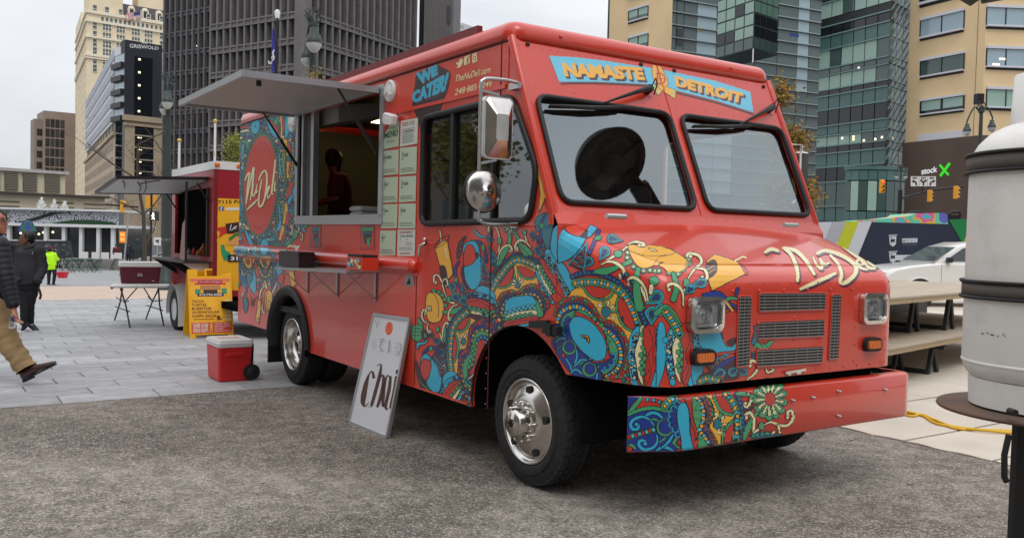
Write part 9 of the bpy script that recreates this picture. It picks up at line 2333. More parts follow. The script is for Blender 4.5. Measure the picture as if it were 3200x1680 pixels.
# left paisley column
PG('D',p_('560 740 545 560 560 420 590 330 700 200 770 170 860 230 760 350 740 540 640 600 620 760 610 900 560 860'),'gold')
SC_('D',p_('490 780 480 600 490 420 510 300 570 190 660 90 740 40'),30,('navy','teal'));band('D',p_('535 840 520 700 525 540 540 400 570 270 630 190 700 130 745 90'),34,34)
PG('D',p_('600 310 680 200 760 165 755 240 700 320 640 325'),'crimson');ST('D',p_('590 330 660 350 730 300 770 200'),[16,20,20,12],'green');PG('D',p_('555 720 550 520 580 390 612 480 605 620'),'crimson');ST('D',p_('570 740 610 640 620 500 590 390'),[12,18,18,12],'green')
OV('D',685,475,32,50,0,'teal')
for(x,y)in((635,440),(655,390),(715,385),(650,560)):ST('D',[(685+(x-685)*.5,470+(y-470)*.55),(x,y)],[12,20],'cream',2,False)
SC_('D',p_('640 960 650 800 670 650 750 560 770 420 800 290 880 240 980 250 1060 320 1110 420'),32,('crimson','navy','crimson'));ST('D',p_('690 1000 670 850 690 700 780 590 800 440 840 330 930 290 1020 330 1080 440'),[22,26,26,26,20],'navy')
band('D',p_('830 1120 720 1040 680 920 690 760 770 640 800 520 820 400 900 330 990 340 1060 430'),30,34,('gold','teal'),None);ST('D',p_('860 1080 750 1020 710 880 730 750 800 640 840 480 900 380 980 390 1040 470'),[40,56,60,60,40],'green')
SC_('D',p_('880 450 930 420 990 440 1020 520'),30,('navy','cyan'));SC_('D',p_('740 960 780 1010 850 1040'),28,('navy','cyan'));PG('D',p_('840 560 880 470 960 460 960 540 900 800 840 880 760 900 770 860 830 760'),'crimson');LT('D',p_('850 500 830 620 800 720 780 820'),46);PG('D',p_('965 470 1000 560 970 720 900 920 850 1000 810 990 880 880 930 700'),'cyan')
ST('D',p_('760 950 850 870 880 800'),[10,20,8],'cream',2)
# bird-like bag low on the door
ST('D',p_('170 640 240 560 320 560 390 640'),[18,28,28,16],'navy');OV('D',272,568,24,34,0,'green');ST('D',p_('85 740 110 880 170 1000 260 1090'),[10,30,30,12],'plum');ST('D',p_('110 960 180 1040 270 1120'),[8,14,8],'green')
PG('D',p_('130 800 150 690 210 630 280 690 330 760 400 880 410 1000 380 1110 310 1125 240 1060 215 990 250 900 275 780 250 715 170 720 135 860'),'cyan');PG('D',p_('135 830 160 720 220 700 275 760 265 860 230 960 180 960'),'crimson');line('D',p_('250 710 275 690 275 730'));feather('D',(320,670),(440,900),110)
PG('D',p_('420 980 440 900 520 850 595 880 600 910 520 940 440 1030'),'cyan');ST('D',p_('600 930 510 980 440 1080 400 1160'),[36,50,50,30],'cyan');SPK('D',p_('560 920 610 950 470 1080 410 1170 400 1110'),['cyan2','cyan2','ink','navy'],30,18,1.4)
PG('D',p_('610 980 620 1060 560 1140 450 1230 400 1240 430 1130 520 1010'),'crimson');line('D',p_('600 1010 520 1080 440 1180'));LT('D',p_('640 1060 570 1150 500 1230 450 1290'),40);ST('D',p_('640 1090 560 1210 490 1310'),[18,40,20],'cream');ST('D',p_('650 1180 600 1260 540 1330'),[30,40,30],'cyan');band('D',p_('790 1300 700 1320 640 1370'),24,24);SC_('D',p_('640 1270 720 1240 800 1250'),26,('crimson','green','crimson'))
ST('D',p_('150 1060 160 1180'),[22,18],'navy',2);ST('D',p_('260 1180 330 1230 370 1270'),[20,30,12],'cyan',2)
# A pillar print
PG('W',p_('1010 985 1060 1010 1090 1130 1060 1190 1020 1270 1030 1150'),'gold',2.2)
# bumper
PG('H',p_('-20 230 700 230 760 1100 -20 1080'),'navy',0,False);PG('H',p_('20 420 220 240 860 240 640 330 560 400 330 390 60 470'),'crimson',2.4);ST('H',p_('20 480 120 360 200 260'),[50,60,50],'green');ST('H',p_('20 500 180 430 380 400 620 450'),[30,46,50,40],'green');band('H',p_('300 275 420 290 500 320 560 350'),40,46,('cyan','crimson'),None);band('H',p_('560 370 640 290 700 260'),46,52,('gold','sky'),'green',.7)
ST('H',p_('260 530 340 480 440 480 520 540'),[30,40,40,26],'cyan');CU('H',p_('400 660 330 570 220 530 100 570 50 640 80 710 150 710 170 660 140 640'),42,'cyan');band('H',p_('30 830 200 780 440 710'),44,54,('crimson','cyan2'),'green',.35);CU('H',p_('440 800 450 900 380 990 260 1020 180 960 190 890 260 890 270 930'),42,'cyan');ST('H',p_('440 1030 540 980 640 1010 700 1060'),[26,44,40,20],'cyan');ST('H',p_('520 990 620 900 680 800'),[20,36,20],'cyan');ST('H',p_('350 570 420 570 460 590'),[16,24,16],'green');ST('H',p_('480 910 560 850'),[20,26],'green')
OV('H',560,690,125,135,0,'green');OV('H',570,680,100,105,0,'navy');ST('H',p_('10 1000 60 950 120 1000'),[40,40,30],'green');OV('H',40,1010,40,40,0,'crimson');PG('H',p_('660 920 740 800 780 810 720 930 800 990 760 1010'),'green',2.4,False);PG('H',p_('740 930 790 850 800 960'),'crimson',2.4,False)
SC_('H',p_('740 340 690 420 660 500 650 590 680 680 740 750 760 800'),56,('cyan','navy'));SC_('H',p_('720 470 690 590 730 680'),46,('navy',))
PG('H',p_('770 360 830 310 880 340 920 450 930 620 940 800 1000 1010 830 1060 800 850 750 620 745 460'),'cyan',2.8);PG('H',p_('860 260 970 260 985 400 985 580 1040 720 1060 900 1060 1010 1000 1010 950 820 940 600 920 420'),'crimson',2.6);line('H',p_('930 300 960 420 950 600 1000 730 1010 900'));line('H',p_('960 640 1020 800 1040 960'))
PG('H',p_('975 260 1050 240 1110 330 1130 600 1100 720 1180 860 1220 950 1060 1000 1060 850 1030 680 990 560'),'green',2.4);line('H',p_('990 435 1100 435'),smooth=False);line('H',p_('1000 560 1100 580'));line('H',p_('1040 690 1110 690'));line('H',p_('1060 880 1180 830'));line('H',p_('1010 420 1060 330'),smooth=False)
ST('H',p_('1080 250 1160 340 1180 520 1150 640 1130 740 1190 820 1260 950'),[34,40,40,40,34],'navy');band('H',p_('1040 250 1110 340 1140 500 1120 620 1090 740 1150 820 1230 940'),40,56,('gold','sky'),None);SC_('H',p_('1160 260 1220 340 1245 440 1230 560 1200 680 1260 790 1320 900 1330 960'),44,('green','crimson'));SC_('H',p_('1150 280 1205 400 1200 540 1170 680 1230 800 1280 930'),34,('crimson','teal'))
PG('H',p_('1130 215 1280 215 1330 350 1420 470 1590 500 1600 570 1480 640 1420 760 1400 940 1350 940 1320 840 1240 720 1230 660 1280 560 1290 400 1220 250'),'gold',2.6);PG('H',p_('1300 205 1440 200 1560 400 1580 470 1480 470 1380 380'),'crimson');ST('H',p_('1290 220 1340 350 1430 470 1580 500'),[26,36,38,30],'green');PG('H',p_('1440 910 1470 740 1590 600 1600 730 1580 890'),'crimson');ST('H',p_('1420 930 1450 740 1590 580'),[24,34,30],'green')
ST('H',p_('1370 560 1390 490'),[30,36],'green');ST('H',p_('1390 690 1440 720'),[34,36],'green');OV('H',1342,640,62,80,0,'teal')
for(x,y)in((1325,480),(1435,535),(1460,640),(1375,770)):ST('H',[(1345+(x-1345)*.66,635+(y-635)*.66),(x,y)],[18,34],'cream',2.2,False)
SC_('H',p_('1640 195 1690 330 1720 460 1720 620 1700 780 1690 880'),48,('navy','teal'));band('H',p_('1470 200 1560 300 1620 430 1645 560 1640 700 1615 880'),46,62);PG('H',p_('1720 440 1800 280 1880 350 1840 460 1780 480'),'plum',2)
ST('H',p_('1640 190 1740 190 1820 200'),[40,60,50],'green');CU('H',p_('1790 185 1840 220 1830 330 1780 385 1745 350 1760 330'),36);ST('H',p_('1860 230 1960 270 2040 275'),[70,50,30],'green');ST('H',p_('2040 340 1960 430 1910 520'),[30,50,40],'green');ST('H',p_('1740 860 1800 700 1860 560'),[40,80,40],'green');CU('H',p_('1840 850 1890 700 1890 560 1830 470 1770 500 1780 540'),40)
flower('H',2130,265,215,270,15,150,-240,.36);OV('H',2005,665,44,60,0,'green');ST('H',p_('1880 780 1950 720'),[30,34],'cream');CU('H',p_('2050 640 2150 610 2280 660 2400 650 2470 560 2460 450 2400 450 2390 540'),38);ST('H',p_('2250 660 2280 780'),[30,24],'cream');SC_('H',p_('1880 820 1970 800 2060 790 2140 770'),46,('teal','green'));ST('H',p_('2160 790 2190 760'),[24,34],'cream');PG('H',p_('1850 860 1920 820 2100 800 2280 780 2280 820 2000 850'),'teal',2)
# rear bodyside mural
PG('I',p_('30 130 150 60 500 60 745 90 715 1352 700 1420 30 1400'),'teal',0,False);PG('J',p_('5 0 670 0 720 130 560 350 430 420 440 640 430 830 330 700 240 740 150 720 100 800 20 600'),'teal',0)
SPK('I',p_('30 140 500 70 740 100 710 1400 30 1400'),['navy','green','teal','crimson','cyan','gold','cyan','cyan2','navy','green','cream','plum'],1100,22,1.5);SPK('J',p_('10 0 670 0 560 350 400 420 410 640 240 700 100 640 20 600'),['navy','green','teal','crimson','cyan','gold','cream','cyan','cyan2','plum'],560,20,1.5)
OV('I',218,205,52,95,8,'cyan');PG('I',p_('208 205 222 195 228 220'),'brown',1.4,False);PG('I',p_('350 130 390 170 460 290 468 345 430 325 370 230'),'cyan');PG('I',p_('375 130 420 150 490 250 480 290 430 220'),'crimson');OV('I',455,155,26,40,0,'green');PG('I',p_('60 150 130 120 140 180 60 190'),'cyan');PG('I',p_('45 215 130 195 130 225 45 235'),'crimson');ST('I',p_('50 270 130 250'),[16,22],'cream',1.6);PG('I',p_('570 110 640 95 640 200 580 350 560 300'),'cyan');ST('I',p_('510 90 530 200 520 340'),[14,26,14],'gold',1.8);ST('I',p_('545 120 550 250'),[20,20],'crimson',1.8)
SC_('I',p_('310 290 200 370 140 560 90 760 70 900 85 1100 110 1300'),26,('green','navy'));SC_('I',p_('330 290 420 420 465 620 480 830 470 1000 440 1200 400 1330'),26,('green','navy'))
for cx_,y0_,y1_ in((525,430,900),(520,1030,1420)):
 SC_('I',[(480,y1_-60),(475,y0_+160),(490,y0_+50),(530,y0_),(570,y0_+60),(585,y1_-150),(560,y1_),(510,y1_)],26,('navy','green'));band('I',[(500,y1_-80),(500,y0_+130),(530,y0_+50),(555,y0_+110),(560,y1_-130),(540,y1_-40)],16,22,('green','gold'),None);PG('I',[(490,y0_+110),(505,y0_+100),(515,y0_+230),(535,y1_-90),(520,y1_-80),(495,y0_+250)],'cyan',1.8);ST('I',[(535,y0_+100),(545,(y0_+y1_)/2),(545,y1_-140)],[14,24,14],'green',1.6)
ST('I',p_('570 380 600 500 605 660 600 800'),[44,40,40,30],'gold',2);PG('I',p_('590 400 630 430 640 500 610 490'),'crimson',2);PG('I',p_('620 640 640 610 645 760 610 760'),'crimson',2);OV('I',605,585,20,36,0,'teal');band('I',p_('655 400 660 560 645 720 610 900 570 1010'),16,22,('gold','cyan'),None);ST('I',p_('700 500 690 600 680 700'),[10,18,10],'cream',1.6);ST('I',p_('710 620 700 690'),[16,26],'green',1.8);ST('I',p_('640 880 610 1000 580 1040'),[44,50,20],'crimson',2);PG('I',p_('650 950 690 890 715 920 712 1150 680 1120 655 1040'),'cyan');PG('I',p_('590 1080 640 1000 660 1030 610 1125'),'cyan');ST('I',p_('580 1120 575 1240 550 1340'),[26,44,26],'gold',2);ST('I',p_('600 1230 590 1350'),[30,30],'crimson',2)
PG('I',p_('60 440 85 420 75 560 50 640'),'cyan',1.8);PG('I',p_('45 960 65 1040 75 1240 50 1100'),'cyan',1.8);ST('I',p_('60 380 120 400 130 470'),[20,26,16],'green',1.8)
# round panel
E_=[(277+192*cos(2*PI*i/60)-27*sin(2*PI*i/60),896+581*sin(2*PI*i/60))for i in range(60)]
PG('I',[(277+(x-277)*1.07,896+(y-896)*1.035)for x,y in E_],'green',2,False);PG('I',E_,'crimson',2.0,False)
for a0,a1 in((-150,-35),(35,150)):
 for i in range(26):
  a_=R(a0+(a1-a0)*i/25);x,y=277+160*cos(a_)-22*sin(a_),896+505*sin(a_)
  if i%5!=4:line('I',[(x-3,y-8),(x+3,y+8)],1.5,'brown',False)
script('I',[(p_('95 840 118 785 148 757 128 910 108 1115'),1),(p_('112 1090 150 900 198 692 186 880 160 1068'),1),(p_('195 880 184 990 200 1022 222 965 238 888'),.8),(p_('236 900 224 985 245 960'),.8),(p_('122 1182 180 1125 240 1066'),1.1),(p_('258 835 290 762 330 726 352 775 350 900 322 1070 278 1148 256 1105 270 960 292 835'),1.1),(p_('362 985 380 930 384 905 364 935 356 1000 368 1048 398 1005'),.8),(p_('404 985 428 800 453 600 436 780 412 975 424 1000'),.8),(p_('452 860 440 955 462 955'),.8),(p_('460 742 462 752'),1.0)],17,sh=(2.2,3.2),shc='brown')
# below the rail
OV('J',305,325,48,92,4,'cyan');PG('J',p_('298 320 312 305 316 335'),'brown',1.4,False);PG('J',p_('85 130 110 150 170 260 185 330 150 330 110 230'),'cyan');ST('J',p_('60 180 100 270 140 330'),[20,34,20],'crimson',2);ST('J',p_('485 30 470 110 450 140'),[20,34,20],'cyan',2);ST('J',p_('510 100 500 190 475 250'),[30,44,24],'gold',2);PG('J',p_('500 220 530 165 545 200 520 250'),'crimson',2);PG('J',p_('385 350 490 345 500 395 390 380'),'crimson',2);LT('J',p_('390 325 440 310 490 320'),22);SC_('J',p_('390 290 440 260 490 290'),20,('navy','green'))
for(x,y)in((645,190),):OV('J',x,y,34,46,0,'green');
CU('J',p_('640 140 680 160 690 110 670 90'),11);CU('J',p_('690 160 730 190 725 250 705 240'),11);CU('J',p_('625 60 615 140 600 190 590 170'),11);ST('J',p_('720 130 760 95 795 85'),[10,34,8],'green',2);ST('J',p_('725 110 750 150'),[12,22],'cyan',2);ST('J',p_('540 300 580 270'),[18,40],'green',2);ST('J',p_('550 350 590 310 640 330'),[14,26,16],'cream',2)
# hanging fans below
for sx in(0,180):
 SC_('J',[(60+sx,470),(80+sx,560),(130+sx*1.0,600+sx*.4),(185+sx,560),(210+sx,480)],24,('navy','green'));PG('J',[(70+sx,440),(100+sx,540),(150+sx,560),(190+sx,500),(200+sx,430)],'gold',2);PG('J',[(100+sx,480),(125+sx,460),(145+sx,480),(135+sx,520),(110+sx,510)],'crimson',2)
band('J',p_('240 540 270 620 310 660 360 630 390 530'),18,22,('green','gold'));OV('J',315,520,18,26,0,'teal')
PG('J',p_('165 460 185 560 210 640 215 780 195 850 150 780 140 740 180 660'),'cyan');ST('J',p_('205 500 225 600 240 660'),[22,30,20],'crimson',2);PG('J',p_('150 790 190 850 230 790 240 860 190 910 150 880'),'crimson',2);PG('J',p_('445 490 510 490 515 610 470 640 455 700 490 780 450 740 440 620'),'cyan');PG('J',p_('465 640 520 615 520 700 500 750 460 710'),'crimson',2);feather('J',(400,500),(400,760),50);ST('J',p_('380 800 430 700 440 620'),[12,20,10],'navy',2)
for x0_ in(265,400):CU('J',[(x0_,960),(x0_-10,850),(x0_+30,760),(x0_+40,720)],12)
CU('J',p_('280 760 300 770 320 740 312 710'),10);CU('J',p_('340 745 360 740 362 705'),10);CU('J',p_('285 950 280 1010 300 1060 310 1040'),11);CU('J',p_('55 560 60 620 80 640'),9);CU('J',p_('85 830 60 850 50 890'),9)
ST('J',p_('310 700 330 780'),[10,20],'cream',2);PG('J',p_('310 850 330 810 370 810 395 860 385 970 355 1040 330 1010 312 930'),'gold',2.2);line('J',p_('340 815 325 870 340 980 355 1035'));PG('J',p_('355 940 375 930 378 965 360 970'),'cream',1.6,False);PG('J',p_('230 920 265 905 268 1010 245 1180 205 1130 225 1010'),'gold',2.2,False);line('J',p_('210 1135 240 1110 248 1175'));PG('J',p_('570 580 630 580 660 740 610 790'),'gold',2.2,False);line('J',p_('590 590 640 600'))
PG('J',p_('75 890 110 890 125 960 105 1050 85 1050 70 960'),'teal',2.2);line('J',p_('85 960 90 1040'));OV('J',175,950,18,30,0,'plum',2);ST('J',p_('160 930 200 910'),[12,12],'ink',0);DR('J',(250,700),(255,800),34,('cyan','navy'));ST('J',p_('100 650 110 760 95 860'),[10,16,10],'navy',2);SPK('J',p_('20 720 60 720 50 800 20 800'),['teal','green'],4,18)
# lettering on the bodyside
PG('W',p_('212 360 350 300 432 345 428 430 340 690 262 765 240 740 232 700 186 565'),'shade',0,False)
for v in range(580,760,22):line('W',[(206+(v-580)*.25,v),(388-(v-580)*.45,v-30)],1.2,'brown',False)
ptext('WE','W',p_('234 438 352 366 350 300 213 360'),'cyan',.05,0,(5,7),'plum',2.0)
ptext('CATER!','W',p_('192 556 402 474 430 345 184 488'),'cyan',.05,0,(5,7),'plum',1.6)
ptext('TheNuDeli.com','W',p_('470 416 703 352 706 308 474 372'),'cream',.012,.25)
ptext('248\u00b7885\u00b70246','W',p_('466 506 711 440 713 402 468 462'),'cream',.012,.2)
PG('W',p_('478 282 492 290 497 270 510 262 522 268 515 300 495 322 480 318 490 308 480 300'),'cream',0);PG('W',p_('529 250 566 236 566 292 529 306'),'cream',0,False);ptext('f','W',p_('545 298 560 292 560 248 545 254'),'crimson',.05);PG('W',p_('582 232 615 220 614 280 582 292'),'cream',0,False);OV('W',598,258,11,15,0,'crimson',0);OV('W',598,258,6,9,0,'cream',0);OV('W',609,234,3,3,0,'crimson',0)
# stickers under the hatch
for x0_,x1_,tx,c_ in((770,832,'PICK UP','teal'),(1062,1145,'ORDER','green')):
 PG('K',[(x0_,85),(x1_,82),(x1_-2,222 if x1_>1000 else 210),(x0_+2,222 if x1_>1000 else 208)],'crimson',1.4,False);PG('K',[(x0_+8,92),(x1_-8,90),(x1_-14,130),(x1_-22,190),(x0_+26,190),(x0_+14,130)],'ink',0,False)
 ptext(tx,'K',[(x0_+8,116),(x1_-8,113),(x1_-8,94),(x0_+8,96)],c_,.05,0,None,'ink',1.2);ptext('HERE','K',[(x0_+18,134),(x1_-18,132),(x1_-18,120),(x0_+18,122)],'teal',.03);ST('K',[((x0_+x1_)/2+8,200),((x0_+x1_)/2+6,168),((x0_+x1_)/2+16,160)],[14,18,8],c_,1.4)
# name banner above the windscreen
line('N',p_('318 412 560 412 880 430 1040 468 1300 532 1545 608'),5,'brown');PG('N',p_('238 235 400 244 560 262 880 310 1000 332 1300 395 1525 465 1545 597 1300 520 1040 455 880 418 560 402 302 402'),'sky',0,False)
ptext('NAMASTE','N',p_('340 366 852 390 832 310 320 278'),'gold',.045,0,(7,8),'plum',1.6);ptext('DETROIT','N',p_('1052 428 1470 540 1482 476 1040 362'),'gold',.045,0,(7,8),'plum',1.6)
PG('N',p_('905 262 930 272 968 330 998 400 988 440 945 450 915 410 897 340'),'gold',1.6);line('N',p_('915 268 925 285'),1.5);line('N',p_('925 300 945 380 950 440'),1.4,'brown')
ST('N',p_('930 345 932 410'),[10,10],'crimson',0);ST('N',p_('922 350 960 352 978 380 968 408 925 412'),[6,9,9,9,6],'crimson',0);line('N',p_('922 330 955 345'),2,'crimson');line('N',p_('950 360 950 400'),2,'crimson');line('N',p_('920 380 970 382'),2,'crimson')
PG('N',p_('888 422 940 425 962 460 935 492'),'gold',1.4,False);PG('N',p_('985 432 1050 452 1045 512 1008 488 965 462'),'gold',1.4,False);ST('N',p_('905 425 935 478'),[9,9],'cuff',0);ST('N',p_('1025 448 1022 496'),[9,9],'cuff',0);PG('N',p_('915 412 985 432 962 462 940 440'),'gold',1.4,False)

# laying the print on the panels
_MI=np.array(EUL.to_matrix());_E=np.array(EYE)
def art_at(P):
 c=(P-_E)@_MI;u=1600+FPX*c[...,0]/-c[...,2];v=840-FPX*c[...,1]/-c[...,2]
 ui=np.clip(u.astype(int),0,AW-1);vi=np.clip(v.astype(int),0,AH-1);return ART[vi,ui]
def lay(name,P,mask=None,maxrun=400,parent=None):
 """P: (n+1, m+1, 3) grid of points just above a panel; cells that carry print become vinyl pieces"""
 C_=(P[:-1,:-1]+P[1:,:-1]+P[:-1,1:]+P[1:,1:])/4;A=art_at(C_)
 if mask is not None:A=np.where(mask(C_),A,0)
 n,m_=A.shape;W1=m_+1;chg=np.ones((n,m_),bool);chg[:,1:]=A[:,1:]!=A[:,:-1]
 if maxrun<m_:chg[:,::maxrun]=True
 ri,rj=np.nonzero(chg);flat=ri*m_+rj;nxt=np.append(flat[1:],n*m_);end=np.where(nxt//m_>ri,m_,nxt%m_);end[nxt%m_==0]=m_
 col=A[ri,rj];k=col>0;ri,rj,end,col=ri[k],rj[k],end[k],col[k]
 idx=np.stack([ri*W1+rj,ri*W1+end,(ri+1)*W1+end,(ri+1)*W1+rj],1);uq,inv=np.unique(idx,return_inverse=True);idx=inv.reshape(-1,4)
 pts=P.reshape(-1,3)[uq]-np.array(root_matrix(truck).translation)
 me=bpy.data.meshes.new(name);me.vertices.add(len(pts));me.vertices.foreach_set('co',pts.astype(np.float32).ravel());me.loops.add(idx.size);me.loops.foreach_set('vertex_index',idx.astype(np.int32).ravel());me.polygons.add(len(idx));me.polygons.foreach_set('loop_start',(np.arange(len(idx))*4).astype(np.int32));me.polygons.foreach_set('material_index',col.astype(np.int32))
 for x in PM:me.materials.append(x)
 me.polygons.foreach_set('use_smooth',np.ones(len(idx),bool));me.update(calc_edges=True);me.validate()
 o=bpy.data.objects.new(name,me);COL.objects.link(o);o.parent=truck;o['kind']='stuff'
 return o
def plane_grid(a0,a1,na,b0,b1,nb,fn):
 a_=np.linspace(a0,a1,na+1);b_=np.linspace(b0,b1,nb+1);A2_,B2_=np.meshgrid(a_,b_);return fn(A2_,B2_)
def inpoly(X,Y,L):
 c=np.zeros(X.shape,bool)
 for i in range(len(L)):
  (ax_,ay),(bx_,by)=L[i],L[i-1]
  if ay==by:continue
  c^=((ay>Y)!=(by>Y))&(X<(bx_-ax_)*(Y-ay)/(by-ay)+ax_)
 return c
def side_mask(C_):
 y,z=C_[...,1],C_[...,2];return inpoly(y,z,out)&~inpoly(y,z,win_service)&~inpoly(y,z,win_door)
lay('printed_artwork',plane_grid(-.5,5.89,2000,.40,H-.03,720,lambda y,z:np.stack([np.full_like(y,-.0025),y,z],-1)),side_mask)
lay('name_banner',plane_grid(.02,W-.02,900,1.72,H-.03,420,lambda x,z:np.stack([x,.2-RKW*(2.79-z)-.002,z],-1)),lambda C_:~inpoly(C_[...,0],C_[...,2],tup(wsL))&~inpoly(C_[...,0],C_[...,2],tup(wsR))&(C_[...,2]>1.7))
lay('rail_print',plane_grid(3.9,5.88,560,-80,80,40,lambda y,a_:np.stack([-.012-.0605*np.cos(np.radians(a_)),y,1.312+.0605*np.sin(np.radians(a_))],-1)),None,12)
def refine(rings_,nu,nv,off):
 A=np.array([[tuple(p)for p in r_]for r_ in rings_]);n,m_,_=A.shape
 tu=np.linspace(0,m_-1,nu+1);i0=np.minimum(tu.astype(int),m_-2);f=(tu-i0)[None,:,None];A=A[:,i0]*(1-f)+A[:,i0+1]*f
 L_=np.concatenate([[0],np.cumsum(np.linalg.norm(A[1:]-A[:-1],axis=-1).max(1))]);tv=np.linspace(0,L_[-1],nv+1);j0=np.clip(np.searchsorted(L_,tv,'right')-1,0,n-2);g_=((tv-L_[j0])/np.maximum(1e-9,L_[j0+1]-L_[j0]))[:,None,None];A=A[j0]*(1-g_)+A[j0+1]*g_
 du=np.gradient(A,axis=1);dv=np.gradient(A,axis=0);N_=np.cross(du,dv);N_/=np.maximum(1e-12,np.linalg.norm(N_,axis=-1,keepdims=True));ctr=np.array([W/2,-.4,.9]);s_=np.sign(((A-ctr)*N_).sum(-1,keepdims=True));return A+N_*s_*off
GR_=[]
for o_ in truck.children:
 if o_.name.startswith('grille_opening'):
  q=[root_matrix(o_)@v.co for v in o_.data.vertices];GR_.append((min(p.x for p in q),max(p.x for p in q),min(p.z for p in q),max(p.z for p in q)))
def hood_mask(C_):
 x,y,z=C_[...,0],C_[...,1],C_[...,2];m_=(y<-.34)&~((x<.3)&((y-ARCH_F[0])**2+(z-ARCH_F[1])**2<ARCH_F[2]**2))
 for(a_,c_,d_,e_)in GR_:m_&=~((x>a_)&(x<c_)&(z>d_)&(z<e_)&(y<-1.0))
 return m_
lay('printed_artwork',refine(rings,1300,330,.0025),hood_mask,8)
# the sloping bonnet top carries the upper ends of the print
nt_=160
L_=np.array([tuple(p)for p in rings[-1]]);half_=NP//2
Pl=L_[:half_+1];Pr=L_[::-1][:half_+1];tt=np.linspace(0,1,701)[:,None]
iu=np.linspace(0,half_,nt_+1);i0=np.minimum(iu.astype(int),half_-1);f=(iu-i0)[:,None];Pl=Pl[i0]*(1-f)+Pl[i0+1]*f;Pr=Pr[i0]*(1-f)+Pr[i0+1]*f
Pg=Pl[:,None,:]*(1-tt[None])+Pr[:,None,:]*tt[None];Pg[...,2]+=.03*np.sin(PI*tt[None,:,0])*(.3+.7*np.minimum(1,(Pg[...,1]+1.06)/.6))+.004
lay('printed_artwork',Pg,lambda C_:(C_[...,1]<-.34),8)
rrb=[[p for p in r_[:6]]for r_ in rr[:0]]if False else None
bk_=[bump_ring(.06,.712),bump_ring(.03,.712),bump_ring(.010,.706),bump_ring(0,.692),bump_ring(0,.43),bump_ring(.008,.417)]
def bref(nu,nv):
 A=refine([[p for p in CM(r_[:6],1)]for r_ in bk_],nu,nv,.0)
 return A+np.array([-.0012,-.0022,.0016])
lay('printed_artwork',bref(900,130),lambda C_:C_[...,0]<1.6,8)
tri=None
# napkin holder print
b=B();r_=random.Random(8);y0_,y1_,z0_,z1_=q1.y,q0.y,0,0
hb=nh.data.vertices;ys2=[(root_matrix(nap)@v.co)for v in hb];ya,yb2,za,zb2=min(p.y for p in ys2),max(p.y for p in ys2),min(p.z for p in ys2),max(p.z for p in ys2)
for k in range(26):
 c_=V_((-.2415-.0002*k,r_.uniform(ya+.02,yb2-.02),r_.uniform(za+.02,zb2-.02)));b.cur=r_.choice((2,3,4,5,6,8));w_=r_.uniform(.012,.03);b.add([c_+V_((0,max(ya-c_.y,min(yb2-c_.y,w_*cos(a_*.7))),max(za-c_.z,min(zb2-c_.z,w_*.7*sin(a_*.7)))))for a_ in range(9)],[tuple(range(9))],False)
b.mk('holder_print',PM,nap,kind='stuff')

# laminated menu cards
M_CARD=mat('mint_card',rgb(196,214,186),rgh=.25,coat=.5);M_CARDW=mat('white_card',rgb(214,220,210),rgh=.25,coat=.5);M_INKG=mat('green_ink',rgb(24,96,60));M_INKB=mat('dark_ink',rgb(34,44,40));M_INKR=mat('red_ink',rgb(176,40,44))
MC=lambda x,y:(1180+x*.3697,340+y*.3697)
def card(x0_,x1_,y0_,y1_,sk,lines,m_,tilt=0):
 q=[at(*MC(x0_-6,y1_),'x',-.004),at(*MC(x1_-6,y1_-sk+tilt),'x',-.004),at(*MC(x1_,y0_-sk+tilt),'x',-.004),at(*MC(x0_,y0_),'x',-.004)]
 bb_=B();bb_.PZ(q,(-.0025,0,0));cd=bb_.mk('menu_card',m_,truck);q=[p+V_((-.0032,0,0))for p in q]
 def sub(f0,h0,f1,h1):L=lambda f,h:(q[0]*(1-f)+q[1]*f)*(1-h)+(q[3]*(1-f)+q[2]*f)*h;return[L(f0,h0),L(f1,h0),L(f1,h1),L(f0,h1)]
 bb_=B();
 for(tx,f0,h0,f1,h1,c_)in lines:
  bb_.cur=c_
  if tx is None:
   k=max(1,int((h1-h0)/.055))
   for i in range(k):hh=h0+(h1-h0)*(i+.3)/k;bb_.add(sub(f0,hh,f1-.12*((i*7)%3)/2,hh+.016),[(0,1,2,3)],False)
  else:add_text(bb_,tx,sub(f0,h0,f1,h1),bold=.02)
 bb_.mk('card_lettering',[M_INKG,M_INKB,M_INKR],cd)
small=lambda a,b_,n,wd:[(a,.12,.80,.22,.86,0),(b_,.12,.66,.12+wd,.78,1),(n,.12,.54,.22,.62,0),(None,.08,.08,.92,.26,1)]
card(55,184,130,345,28,[('MENU',.06,.42,.94,.66,0),(None,.25,.76,.75,.83,1),(None,.2,.22,.8,.30,1)],M_CARD)
card(198,342,105,322,28,[('HAVE YOU',.1,.86,.82,.93,2),('TRIED OUR',.1,.77,.82,.84,2),(None,.12,.10,.85,.68,1),(None,.3,.52,.85,.62,2)],M_CARDW)
card(46,180,358,565,14,small('the','REUBEN','12',.46),M_CARD);card(192,334,332,560,14,small('the Veggie','TOUSSE','10',.40),M_CARD)
card(43,174,582,795,8,small('the','GOAT','10',.30),M_CARD);card(188,328,575,790,10,small('the Grilled','CHEESE','8',.44),M_CARD)
card(38,170,808,1010,4,small('the','TUNA','9',.32),M_CARD);card(183,325,803,1012,4,small('the','RUBE','11',.30),M_CARD)
card(24,156,1030,1240,2,small('the','BLT','9',.24),M_CARD);card(173,320,1022,1245,2,[('DESSERT',.12,.86,.9,.95,2),('COOKIE',.14,.72,.45,.80,1),('BROWNIE',.52,.72,.88,.80,1),('2',.14,.60,.2,.68,0),('3',.52,.60,.58,.68,0),(None,.5,.40,.9,.55,0),(None,.12,.22,.88,.36,1),('#NUDELI',.2,.07,.75,.14,2)],M_CARDW)
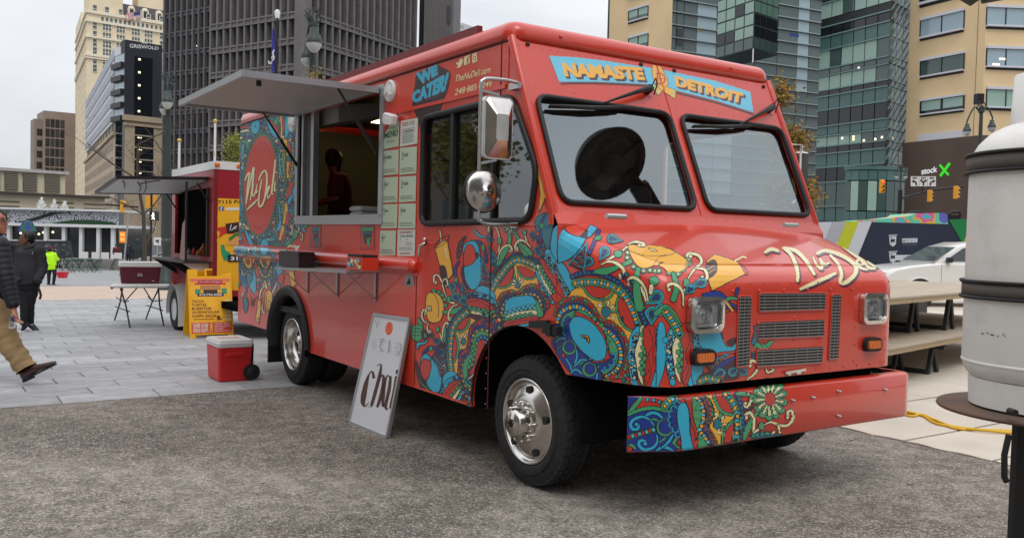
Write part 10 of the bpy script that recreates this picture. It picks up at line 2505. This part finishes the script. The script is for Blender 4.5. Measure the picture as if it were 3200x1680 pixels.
b=B();q=[at(*MC(45,160),'x',-.008),at(*MC(62,205),'x',-.008),at(*MC(100,140),'x',-.008),at(*MC(80,120),'x',-.008)];b.PZ(q,(-.001,0,0));b.mk('corner_sticker',M_INKR,truck)
# BUILDINGS ROUND THE REST OF THE SQUARE (they shade the truck and show in its glass and chrome)
for(x0_,x1_,y0_,y1_,z1_,col_,lab_,cat_)in((-62,-46,-34,30,34,rgb(150,132,116),'tan brick office block across the square, left of the camera','office block'),(-30,20,-66,-50,42,rgb(96,96,100),'grey office block across the street behind the camera','office block'),(-44,-20,74,90,26,rgb(140,132,124),'pale brown office block beyond the trees, just left of the picture','office block'),(44,60,-70,-24,30,rgb(120,112,104),'brown office block across the street, right of the camera','office block')):
 t=TH('office_block',lab_,cat_,((x0_+x1_)/2,(y0_+y1_)/2,0));b=B();b.box((x0_,y0_,-.1),(x1_,y1_,z1_));b.mk('wall',mat('block_wall',col_,rgh=.85,var=.1,vsc=.3),t)
 along_x=(x1_-x0_)>(y1_-y0_);n_=int((x1_-x0_ if along_x else y1_-y0_)/4)
 for i in range(n_):
  for k in range(int(z1_/4)-1):
   z_=3+4*k;b=B()
   if along_x:b.box((x0_+4*i+.7,y1_+.005,z_),(x0_+4*i+3.3,y1_+.06,z_+2.3))if y1_<0 else b.box((x0_+4*i+.7,y0_-.06,z_),(x0_+4*i+3.3,y0_-.005,z_+2.3))
   else:
    xf=x1_ if x1_<0 else x0_;b.box((xf+(.005 if x1_<0 else-.06),y0_+4*i+.7,z_),(xf+(.06 if x1_<0 else-.005),y0_+4*i+3.3,z_+2.3))
   b.mk('window',M_GL_D if(i*7+k*3)%4 else M_GL_M,t)
for i,(x,y)in enumerate(((-11.5,20),(-16,29),(-11,34))):
 leafy('square_tree',('nearest','middle','farthest')[i]+' leafy tree in the square outside the picture on the left',(x,y,gz(y)),7.5,2.6,[rgb(128,132,58),rgb(150,140,66),rgb(104,110,50)],1500,.22,.13,seed=50+i,upright=.8,group='trees left of the camera')
